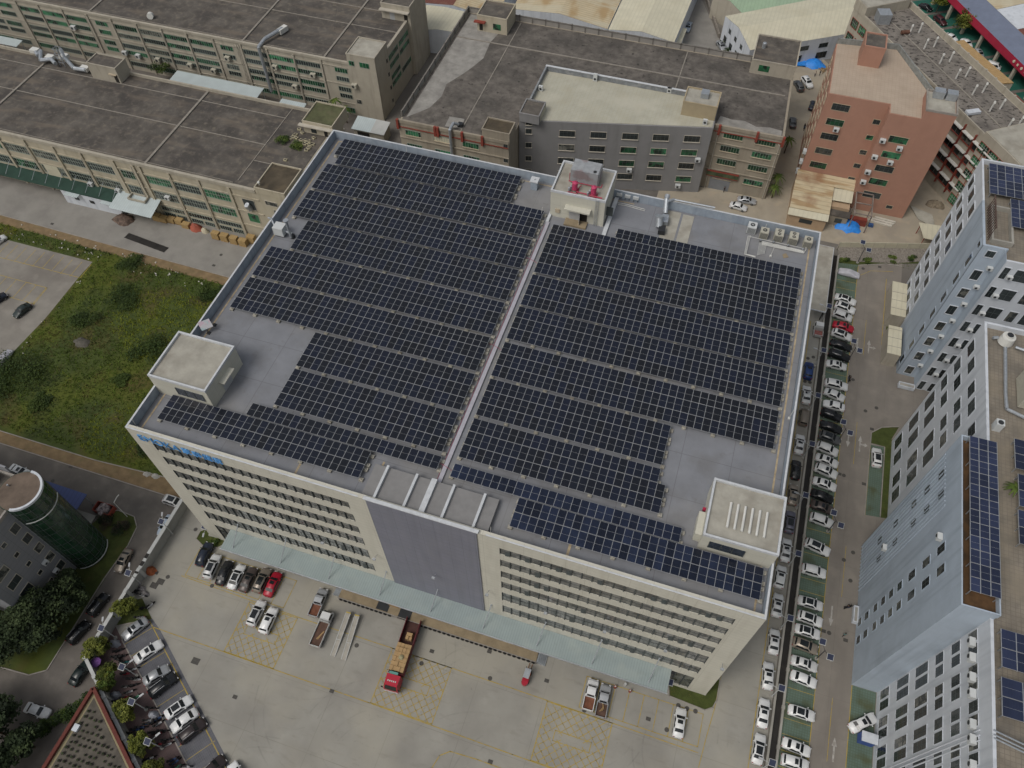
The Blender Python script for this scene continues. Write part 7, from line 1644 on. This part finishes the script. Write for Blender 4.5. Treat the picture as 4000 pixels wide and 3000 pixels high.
SP = [(1250,270,'black',.9),(1300,250,'white',1.3),(1215,355,'white',.4),(1230,165,'white',.2),(1190,120,'black',.9),(1030,640,'black',.9),(1010,690,'black',.8),(1060,690,'black',.7),(1040,730,'black',.1),(1090,740,'teal',.4),(1080,800,'teal',.5),(1160,800,'white',.6),(1100,840,'red',.5),(1150,880,'black',.6),(1195,890,'white',.6),(1110,950,'white',.5),(1160,940,'black',.6),(1125,995,'white',.8),(1180,1040,'green',1.0),(1090,1045,'red',.5),(1010,1080,'black',.4),(1320,1140,'black',.3),(1290,1245,'white',.6),(1290,1270,'blue',.6),(1340,1260,'black',.8),(1375,1270,'white',.9),(1370,1225,'blue',.8),(1225,1305,'blue',.4),(1185,1325,'blue',.5),(1145,1360,'black',.4),(1340,1345,'black',.5),(1375,1355,'red',.5),(1415,1335,'black',.5),(1450,1410,'black',.5),(1380,1450,'red',.4),(1460,1450,'white',.9),(1305,1570,'white',.6),(1500,1580,'blue',.9),(1520,1600,'blue',1.0),(1545,1640,'green',.5),(1615,1645,'white',.5),(1290,1600,'black',.5)]
NEAR = ['by the upper small tree','by the silver saloon','by the middle lamps','by the white saloon bays','by the lower small trees','at the bottom edge']
for i, (x, y, cl, rz) in enumerate(SP):
    p = T('30',x,y,.5); scooter(p[0], p[1], rz+R.uniform(-.2,.2), cl, cl+' scooter parked on the plum paving '+NEAR[min(5, max(0, int((y-100)/260)))])
for i, (t, x, y) in enumerate((('30',985,577),('30',995,1025),('30',1320,1200),('30',930,915))):
    p = T(t,x,y,.5); heap('covered_scooter', p[0], p[1], .85, 1.0, mat('grey_cover', (.27,.28,.31), .6, var=.15, bump=.4), ['scooters under a silver cover beside the silver saloon','scooters under a grey cover beside the wall, midway down','motorbike under a bluish cover by the lower lamp','scooters under a speckled cover below the middle small tree'][i], 'covered scooter')
p = T('30',825,745,1.8); u_ = thing('parasol', (p[0],p[1],0), 'small purple parasol by the corner of the rendered wall', 'parasol'); part('pole', MB(darkmetal).tube((p[0],p[1],0),(p[0],p[1],1.9),.03,n=6), u_); part('canopy', MB(mat('parasol_purple',(.2,.09,.3),.7)).tube((p[0],p[1],1.75),(p[0],p[1],2.1),.9,.05,n=8), u_)
heap('orange_machine_cover', *T('20',1285,1605,.5), 1.1, 1.2, mat('orange_sheet',(.3,.09,.035),.7,var=.4,scale=2), 'rust-orange covered machine against the rendered wall', 'machine')
for i in range(5):
    if i % 2: continue
    p = T('30',1190+i*14,60+i*22,.4); tag(heap('junk_heap', p[0], p[1], .7, .7, mat('junk_grey',(.19,.18,.18),.9,var=.6,scale=3), 'grey junk heap along the rendered wall above the upper small tree', 'junk'), group='junk heaps')
p = T('20',905,1085,.5); dt = thing('rubbish_skip', (p[0],p[1],0), 'overfull rubbish skip by the round lawn', 'skip'); part('body', MB(redtrim, darkmetal).ring(p[0]-1.8,p[1]-1.0,p[0]+1.8,p[1]+1.0,.1,0,1.3), dt); part('rubbish', MB(mat('rubbish',(.2,.17,.17),.8,var=.9,scale=2.5)).ball((p[0],p[1],1.0),1.4,10,5,.45,.3), dt)
heap('stone_ornament', *T('10',705,1300,0), 1.6, .9, mat('field_rock',(.095,.088,.075),.9,var=.3,scale=1.5,bump=.4), 'grey boulder lying in the middle of the weedy field', 'boulder')
for i, (t, x, y) in enumerate((('20',1270,780),('20',1345,797))): heap('boulder', *T(t,x,y,0), .7, .5, mat('pale_rock',(.38,.37,.34),.9,var=.2), ['pale white sack at the field corner by the main block','pale grey boulder at the field corner by the main block'][i], 'boulder')
# small blue kiosk by the lower tower
p = T('33',880,1400,2.2); k_ = thing('blue_kiosk', (p[0],p[1],0), 'small blue kiosk with flat white roof below the nearer tower', 'kiosk'); part('body', MB(mat('kiosk_blue',(.05,.09,.27),.6)).box(p[0]-1.2,p[1]-.7,0,p[0]+1.0,p[1]+.7,2.1), k_); part('roof', MB(whitewall).box(p[0]-1.2,p[1]-.75,2.1,p[0]+1.3,p[1]+.85,2.25), k_)
# roadside posts of the yard: two round red-topped posts and a bollard
for i, (x, y, l) in enumerate(((892,957,'round red and white post marker beside the silver pickup'),(1020,993,'round red and white post marker second from the silver pickup'),(980,935,'short black and white bollard before the canopy edge'))):
    p = T('32',x,y,.4); m = MB(redtrim if i < 2 else framewhite, framewhite, darkmetal); m.tube((p[0],p[1],0),(p[0],p[1],.7),.24,.22,n=12); m.use(framewhite).tube((p[0],p[1],.7),(p[0],p[1],.72),.13,n=10); solo('bollard', m, l, 'bollard')
# foam blocks and pots on the old workshop roof garden
foam = mat('foam_box', (.42,.38,.26), .8, var=.1)
FB = [(375,1120),(400,1150),(345,1165),(350,1195),(320,1190),(390,1215),(430,1215),(410,1235),(455,1220),(440,1240),(465,1260),(490,1250),(455,1285),(475,1245),(500,1195),(435,1300),(330,1175),(300,1200),(255,1385),(370,1240),(420,1250)]
for (x, y) in FB:
    p = T('01',x,y,16); m = MB(foam, bed); m.obox((p[0],p[1],15.9),.85,.6,.4,R.uniform(-.5,.5)); m.use(bed).obox((p[0],p[1],16.3),.6,.35,.006,.1); solo('foam_planter', m, 'cream foam planter box in the little garden on the old workshop roof', 'planter', 'foam planters on the old workshop roof')
# ============================================================ PEOPLE
skin = mat('skin', (.3,.19,.13), .6, var=.05); hairm = mat('hair', (.015,.012,.01), .7)
def person(x, y, rz, shirt, trousers, label, z=0., riding=False):
    me = bpy.data.meshes.new('person')
    hip = .92 if not riding else .78
    if riding: V = [(0,0,hip),(0,0,hip+.22),(.05,0,hip+.48),(.06,0,hip+.6),(.08,0,hip+.74),(0,-.1,hip-.02),(.38,-.12,hip-.1),(.35,-.12,.4),(.45,-.12,.34),(0,.1,hip-.02),(.38,.12,hip-.1),(.35,.12,.4),(.45,.12,.34),(.05,-.19,hip+.46),(.2,-.24,hip+.25),(.45,-.24,hip+.25),(.05,.19,hip+.46),(.2,.24,hip+.25),(.45,.24,hip+.25)]
    else: V = [(0,0,.92),(0,0,1.15),(0,0,1.4),(0,0,1.5),(.02,0,1.62),(0,-.1,.88),(.1,-.11,.48),(.02,-.11,.07),(.16,-.11,.04),(0,.1,.88),(-.02,.11,.48),(-.16,.11,.09),(-.03,.11,.04),(0,-.19,1.38),(-.04,-.24,1.1),(.06,-.24,.86),(0,.19,1.38),(.04,.24,1.1),(.16,.22,.88)]
    E2 = [(0,1),(1,2),(2,3),(3,4),(0,5),(5,6),(6,7),(7,8),(0,9),(9,10),(10,11),(11,12),(2,13),(13,14),(14,15),(2,16),(16,17),(17,18)]
    me.from_pydata(V, E2, []); o = bpy.data.objects.new('person', me); C.objects.link(o)
    sk = o.modifiers.new('skin','SKIN'); rad = [.14,.13,.15,.055,.11,.09,.065,.045,.04,.09,.065,.045,.04,.06,.045,.035,.06,.045,.035]
    for i, v in enumerate(me.skin_vertices[0].data): v.radius = (rad[i],rad[i]*(1 if i else .8)); v.use_root = i == 0
    sb = o.modifiers.new('sub','SUBSURF'); sb.levels = sb.render_levels = 1
    bpy.context.view_layer.update()
    m2 = bpy.data.meshes.new_from_object(o.evaluated_get(bpy.context.evaluated_depsgraph_get())); bpy.data.objects.remove(o)
    m2.materials.clear()
    for mm in (skin, shirt, trousers): m2.materials.append(mm)
    for p in m2.polygons:
        zc_ = p.center.z-(0 if not riding else hip-.92)
        p.material_index = 2 if zc_ < .95 and abs(p.center.y) < .21 else 1 if zc_ < 1.47 and zc_ > 1.1 or (zc_ < 1.47 and zc_ > .95 and abs(p.center.y) < .21) else 0
        p.use_smooth = True
    po = bpy.data.objects.new('person', m2); C.objects.link(po); po.location = (x,y,z); po.rotation_euler = (0,0,rz); tag(po, label, 'person')
    zt_ = hip+.8; hm = MB(hairm); hm.ball((.06 if riding else 0,0,zt_-.02),.118,10,6,.8); ho = part('hair', hm, po, local=True, smooth=True)
    return po
sh_ = lambda n, c: mat('cloth_'+n, c, .9, var=.05)
dark_, pale_, blue_, teal_ = sh_('dark',(.02,.02,.024)), sh_('pale',(.42,.36,.3)), sh_('blue',(.04,.07,.16)), sh_('teal',(.12,.2,.19))
for t, x, y, s_, tr, l in (('03',408,645,pale_,dark_,'person in pale top standing in the courtyard near the blue tarpaulins'),('03',448,638,dark_,dark_,'person in dark clothes beside another in pale top near the blue tarpaulins'),('02',1832,1645,dark_,dark_,'person in dark clothes before the dun block roller door'),('33',655,512,teal_,dark_,'person in teal top walking on the driveway beside the drain grate')):
    p = T(t,x,y,.6); person(p[0],p[1],R.uniform(0,6),s_,tr,l)
for t, x, y, rz, l in (('33',697,265,.6,'dark scooter on the driveway carrying a rider in dark clothes'),('13',703,1608,1.6,'dark scooter on the driveway by the green paving carrying a dark-clad rider'),('03',315,1100,-1.6,'dark scooter in the alley beside the red block carrying a rider')):
    p = T(t,x,y,.6); scooter(p[0],p[1],rz,'black',l); person(p[0]-.3*math.cos(rz),p[1]-.3*math.sin(rz),rz,dark_,blue_,l.replace('dark scooter','person riding a dark scooter').split(' carrying')[0],.0,True)
# ============================================================ VEGETATION
from mathutils import noise as mnoise
def leafm(name, col, hue2, var=.35): 
    m = mat(name, col, .75, var=var, scale=.9, spec=.2, hue2=hue2); return m
LY = [leafm('leaf_lime', (.085,.11,.018), (.11,.12,.02)), leafm('leaf_lime_dark', (.04,.055,.012), (.05,.06,.012)), leafm('leaf_lime_light', (.13,.15,.03), (.15,.16,.035))]
LD = [leafm('leaf_deep', (.022,.036,.016), (.03,.045,.018)), leafm('leaf_deep_dark', (.011,.018,.009), (.014,.022,.01)), leafm('leaf_deep_light', (.035,.055,.022), (.045,.062,.024))]
LM = [leafm('leaf_mid', (.05,.09,.018), (.07,.1,.02)), leafm('leaf_mid_dark', (.022,.045,.012), (.03,.05,.012)), leafm('leaf_mid_light', (.085,.125,.025), (.1,.13,.03))]
bark = mat('bark', (.09,.065,.045), .95, var=.3, scale=3)
def leaves(mb, c, r, n, size, mats, rz=.8):
    mm = R.choices(mats, (5,3,3))[0]; mb.use(mm)
    for _ in range(n):
        while True:
            v = Vector((R.uniform(-1,1),R.uniform(-1,1),R.uniform(-1,1)))
            if .25 < v.length < 1: break
        p = Vector(c)+Vector((v.x*r,v.y*r,v.z*r*rz)); s = size*R.uniform(.6,1.3)
        u = Vector((R.uniform(-1,1),R.uniform(-1,1),R.uniform(-.7,.7))).normalized(); w = u.cross(Vector((R.uniform(-.6,.6),R.uniform(-.6,.6),1))).normalized()
        mb.add([p-u*s-w*s*.45,p+u*s*.2-w*s*.6,p+u*s,p+u*s*.1+w*s*.6],[(0,1,2,3)])
def tree(name, x, y, h, r, mats, label, group=None, ncl=26, nl=60, size=.2, trunk=.16, flat=.7, z=0.):
    o = thing(name, (x,y,z), label, 'tree', group)
    t = MB(bark); zc = z+h*.42; t.tube((x,y,z),(x+.05,y,zc),trunk,trunk*.7,n=8)
    cr = MB(*mats)
    for i in range(ncl):
        a = R.uniform(0,6.283); d = r*math.sqrt(R.random())*(.72+.26*math.sin(2*a+x)); hh = zc+(h-zc)*R.uniform(.1,.95)*(1-(d/r)**2*.5)
        c = (x+d*math.cos(a),y+d*math.sin(a),hh)
        if i < 9: t.tube((x+.05,y,zc-.2),(x+.05+(c[0]-x)*.9,y+(c[1]-y)*.9,hh),trunk*.5,trunk*.12,n=5)
        leaves(cr, c, r*R.uniform(.17,.42), nl, size, mats, flat)
    part('trunk', t, o); part('crown', cr, o); return o
for i, (x, y, r) in enumerate(((-6.0,-17.1,2.2),(-6.6,-24.6,2.2),(-2.0,-28.0,2.0),(3.6,-31.7,2.2),(8.7,-35.1,2.0),(12.9,-37.9,1.9))):
    tree('small_tree', x, y, 4.6, r, LY if i != 2 else [LM[0],LY[1],LY[0]], 'small yellow-green tree on the plum paving, '+['topmost one beside the lawn','by the wall corner and purple parasol','browner one below the wall corner','level with the lower lamp and white cars','level with the dark brown car','cut by the bottom edge'][i], 'small trees along the rendered wall', 34, 75, .2)
for i, (x, y, h, r) in enumerate(((-15.8,-18.2,8,3.8),(-18.2,-22.6,9.5,4.6),(-20.0,-27.4,9.0,4.6),(-24.5,-29.4,8,4.2),(-16.8,-25.8,7.6,3.6),(-28.6,-27.5,7.5,3.6))):
    tree('dark_tree', x, y, h, r, LD, 'large dark green tree beside the slate block, '+['nearest the round lawn','with the upper black car under it','in the middle of the belt','at the belt\'s lower left end','overhanging the road','deepest behind the belt'][i], 'dark tree belt beside the slate block', 60, 110, .26, .24)
for i, (x, y, h, r) in enumerate(((-14.0,-40.6,9,5.0),(-18.6,-39.8,9,4.8),(-10.5,-45.5,8,4.6),(-8.4,-40.8,6,3.0))):
    tree('dark_tree', x, y, h, r, [LD[0],LD[1],LD[0]] if i < 3 else LD, 'large dark tree in the bottom left corner, '+['highest beside the road bend','cut by the left edge','lowest by the lodge','small brighter one beside the lodge'][i], 'dark trees in the bottom left corner', 55, 100, .26, .22)
for i in range(10):
    x, y = -8.6+.62*i, -38.2+i*.83
    o = thing('hedge_shrub', (x,y,0), 'leafy shrub in the hedge along the lodge wall', 'shrub', 'hedge shrubs along the lodge'); LH = [LM[1],LM[0],LD[0]]; m = MB(*LH)
    for k in range(8): leaves(m, (x+R.uniform(-.8,.8),y+R.uniform(-.8,.8),R.uniform(.4,1.5)), .75, 60, .17, LH)
    part('foliage', m, o)
for i, (x, y) in enumerate(((125.0,222.4),(132.6,212.6))): tree('street_tree', x, y, 7, 4.2, LY, 'round lime-green street tree by the red fascia, '+('upper one' if i == 0 else 'lower one beside the tan stalls'), 'street trees by the market', 34, 80, .28)
def palm(x, y, h, label, z=0., n=16, L_=2.2):
    o = thing('palm_tree', (x,y,z), label, 'palm'); part('trunk', MB(bark).tube((x,y,z),(x,y,z+h),.16,.11,n=8), o); m = MB(LM[0], LM[2])
    for i in range(n):
        a = 6.283*i/n+R.uniform(-.2,.2); e = R.uniform(.1,.9); pr = Vector((x,y,z+h)); m.use(R.choice([LM[0],LM[2]]))
        for k in range(6):
            f = (k+1)/6; nx = Vector((x+L_*f*math.cos(a),y+L_*f*math.sin(a),z+h+L_*(e*f-1.3*f*f)*.6)); sdv = Vector((-math.sin(a),math.cos(a),0))*(.34*(1-f*.8))
            m.add([pr-sdv,pr+sdv,nx+sdv*.8,nx-sdv*.8],[(0,1,2,3)]); pr = nx
    part('crown', m, o)
palm(87.4,125.5,5.2,'leafy palm at the red-finned corner of the dun block'); palm(87.5,123.4,3.6,'shorter palm in front of the red-finned corner of the dun block'); palm(88.4,141.5,4.5,'thin palm against the dun block in the alley'); palm(-29.5,119.3,6.2,'palm rising behind the mossy roofed turret'); palm(-26.7,118.6,4.6,'shorter palm behind the mossy roofed turret')
palm(123.3,29.6,.9,'spiky potted palm on the nearer tower roof beside the bay strip', HT-.84, 14, 1.5)
def bush(x, y, z, r, h, mats, label, group=None, n=8, nl=70, size=.17, name='bush'):
    o = thing(name, (x,y,z), label, 'bush', group); m = MB(*mats)
    for k in range(n): leaves(m, (x+R.uniform(-r,r)*.7,y+R.uniform(-r,r)*.7,z+h*R.uniform(.25,.75)), r*.5, nl, size, mats, h/r*.7)
    part('foliage', m, o); return o
BL = [(-48.6,45.2,3.4,1.7,'round dark bush in the middle of the upper field'),(-53.4,37,2.8,1.4,'dark bush just above the grey boulder'),(-34.8,34.6,3.6,1.9,'dark bush by the left stair house side of the field'),(-57.5,21.2,4.6,2.4,'biggest dark thicket at the left of the field'),(-62.5,19.0,4.4,2.6,'dark thicket cut by the left edge of the field'),(-60.2,15.2,4.0,2.2,'lower dark thicket at the left of the field'),(-36.5,25.4,1.8,1.0,'small dark bush in the lower middle of the field'),(-53.5,55.6,2.6,1.2,'dark bush on the upper field edge by the black mat'),(-30.5,53.2,2.8,1.5,'dark bush at the field end beside the blue-grey parapet'),(-49.5,15.2,2.2,1.0,'low dark bush in the lower field'),(-22,13,2.2,1.1,'low dark bush in the lower field near the lettering corner')]
for x, y, r, h, l in BL: bush(x, y, 0, r*1.1, h*.8, [leafm('leaf_weed',(.04,.065,.014),(.05,.075,.016)),LM[1],leafm('leaf_weed_dark',(.027,.045,.013),(.032,.05,.014))], l, 'bushes in the weedy field', int(5+r*3), 100, .19)
for i, (p, l) in enumerate(((T('20',900,1190,.5),'dark round clipped bush on the round lawn, left one'),(T('20',1040,1240,.5),'dark round clipped bush on the round lawn, right one'))):
    bush(p[0],p[1],0,1.6,1.5,[leafm('leaf_plum',(.05,.035,.028),(.06,.045,.03)),LD[0],LD[1]],l,'clipped bushes on the round lawn',12,90,.13)
for i, (x, y, l) in enumerate(((235,1215,'bright bush in the little garden on the old workshop roof, left one'),(365,1270,'bright bush in the little garden on the old workshop roof, right one'))):
    p = T('01',x,y,16); bush(p[0],p[1],15.9,1.6,1.1,LM,l,'roof garden bushes',9,80,.16)
p = T('00',1250,570,8); bush(p[0],120.6,3.2,2.6,2.4,[LM[1],LM[0],LD[0]],'green creeper clump on the alley wall behind the roof turret',None,12,80,.2,'creeper')
for i, (x, y, l) in enumerate(((65.8,186.2,'shrub in the narrow bed beside the cream gable, upper one'),(67.6,183.2,'shrub in the narrow bed beside the cream gable, middle one'),(70.2,179.4,'shrub in the narrow bed beside the cream gable, lower one'))): bush(x-1.3,y-1,0,1.1,1.2,LM,l,'shrubs beside the cream gable',7,60,.2)
for i, (x, y) in enumerate(((106.5,106.3),(111.5,107.8),(117,109.8),(121.8,111.6))): bush(x,y+.6,0,1.1,.8,LM,'weedy shrub along the foot of the stone slope','shrubs by the stone slope',6,60,.16)
bush(1.0,-1.1,0,1.0,.8,LM,'leafy shrub peeping out under the left canopy end',None,8,60,.14)
# weeds of the field: one mass nobody could count
wg = [mat('weed_green', (.068,.112,.015), .9, var=.3, scale=.6, hue2=(.085,.128,.016)), mat('weed_lime', (.17,.215,.016), .9, var=.25, scale=.6, hue2=(.18,.2,.015)), mat('weed_brown', (.1,.09,.027), .9, var=.3, scale=.6), mat('weed_dark', (.024,.045,.012), .9, var=.3, scale=.6)]
g = MB(*wg)
def infield(x, y):
    if x > -.8 or x < -118 or y > 58.9+(-x/150)*3-3.2 or y < 8.2: return False
    return not (x < -62.2+max(0,(y-48))*0-(0 if y > 35 else (35-y)*.08) and y < 53.5)
for _ in range(34000):
    x = R.uniform(-95,-.8); y = R.uniform(8.2,57.5)
    if not infield(x, y): continue
    v = mnoise.noise(Vector((x*.075,y*.075,3.1)))+.5*mnoise.noise(Vector((x*.3,y*.3,1)))
    lime = mnoise.noise(Vector((x*.05+5,y*.06,9)))+max(0,1.15-((x+26)**2/420+(y-42)**2/190))*1.2
    k = 1 if lime > .3 and R.random() < .8 else 2 if v < -.22 and R.random() < .75 else 3 if v > .42 and R.random() < .7 else 0
    if R.random() < .12: k = R.randrange(4)
    g.use(wg[k]); s = R.uniform(.22,.55); hh = R.uniform(.15,.5)
    for b_ in range(3):
        a = R.uniform(0,6.283); dx, dy = math.cos(a)*s*.5, math.sin(a)*s*.5; ox, oy = R.uniform(-.2,.2), R.uniform(-.2,.2)
        g.add([(x+ox-dy*.3,y+oy+dx*.3,0),(x+ox+dy*.3,y+oy-dx*.3,0),(x+ox+dx,y+oy+dy,hh)],[(0,1,2)])
struct('weeds', g, 'stuff')
g = MB(mat('litter_pale', (.5,.48,.44), .8, var=.2))
for _ in range(60):
    x = R.uniform(-92,-28); y = 57.0+R.uniform(-2.8,1.6)-(x+92)*.022; s = R.uniform(.1,.4); g.obox((x,y,.02),s,s*.7,.2,R.uniform(0,3))
for _ in range(26):
    t_ = R.random(); x, y = -62.2+R.uniform(-.5,1.5), 50-t_*40; s = R.uniform(.1,.3); g.obox((x,y,.02),s,s*.7,.15,R.uniform(0,3))
struct('litter', g, 'stuff')
g = MB(*wg[:1], LM[0], wg[2])
for _ in range(2600):
    u = R.random(); x, y = R.choice([(R.uniform(105.3,109.5),R.uniform(105,108.5)),(R.uniform(118.3,119.4),R.uniform(42,60)),(R.uniform(86.8,94.2),R.uniform(-1.9,-.1)),(R.uniform(-2.2,2.6),R.uniform(-1.5,.1)),(R.uniform(-22,-14.2),R.uniform(-12,-1.4)),(R.uniform(-7,-3.2),R.uniform(-18.6,-15.2)),(R.uniform(105.3,105.7),R.uniform(-15,105)),(R.uniform(110,124),R.uniform(108.6,110.6))])
    if y > 108.6 and x > 110 and y > 107+(x-110)*.3: pass
    g.use(R.choice([wg[0],LM[0],wg[2]])); a = R.uniform(0,6.283); s = .12
    g.add([(x-s*.4,y,0),(x+s*.4,y,0),(x+math.cos(a)*s,y+math.sin(a)*s,R.uniform(.06,.16))],[(0,1,2)])
struct('grass', g, 'stuff')
# overhead wires
wm_ = mat('wire', (.05,.05,.055), .6)
def wire(a, b_, sag, label, r=.035):
    a, b_ = Vector(a), Vector(b_); pts = []
    for i in range(13): t_ = i/12; p = a.lerp(b_, t_); p.z -= sag*4*t_*(1-t_); pts.append(tuple(p))
    solo('overhead_wire', MB(wm_).path(pts, r, 4), label, 'wire')
wire((-36,140,19),(-32.5,120.5,9),1.2,'thin dark wire slung across the upper workshop roof')
# ============================================================ CAMERA, LIGHT, AIR
cam = bpy.data.cameras.new('camera'); co = bpy.data.objects.new('camera', cam); C.objects.link(co)
co.matrix_world = Matrix.Translation(CAM) @ ROT.to_4x4()
cam.sensor_width = 36; cam.lens = F/4000*36; cam.clip_start = 1; cam.clip_end = 3000
bpy.context.scene.camera = co
W = bpy.data.worlds.new('World'); bpy.context.scene.world = W; W.use_nodes = True
N = W.node_tree.nodes; L = W.node_tree.links
sky = N.new('ShaderNodeTexSky'); sky.sky_type = 'NISHITA'; sky.sun_disc = False
SUN_EL, SUN_AZ = math.radians(54), math.radians(216)
sky.sun_elevation = SUN_EL; sky.sun_rotation = SUN_AZ; sky.air_density = 1.6; sky.dust_density = 6.; sky.ozone_density = 1.
hs = N.new('ShaderNodeHueSaturation'); hs.inputs['Saturation'].default_value = .42
L.new(sky.outputs['Color'], hs.inputs['Color']); L.new(hs.outputs['Color'], N['Background'].inputs['Color']); N['Background'].inputs['Strength'].default_value = .1
sl = bpy.data.lights.new('sun', 'SUN'); sl.energy = 1.05; sl.angle = math.radians(24); sl.color = (1,.97,.93)
so_ = bpy.data.objects.new('sun', sl); C.objects.link(so_)
sd = Vector((math.sin(SUN_AZ)*math.cos(SUN_EL), math.cos(SUN_AZ)*math.cos(SUN_EL), math.sin(SUN_EL)))
so_.rotation_euler = sd.to_track_quat('Z','Y').to_euler()
sc = bpy.context.scene
sc.view_settings.view_transform = 'Standard'; sc.view_settings.look = 'None'; sc.view_settings.exposure = -.12; sc.view_settings.gamma = 1
sc.cycles.use_denoising = True
sc.cycles.max_bounces = 5
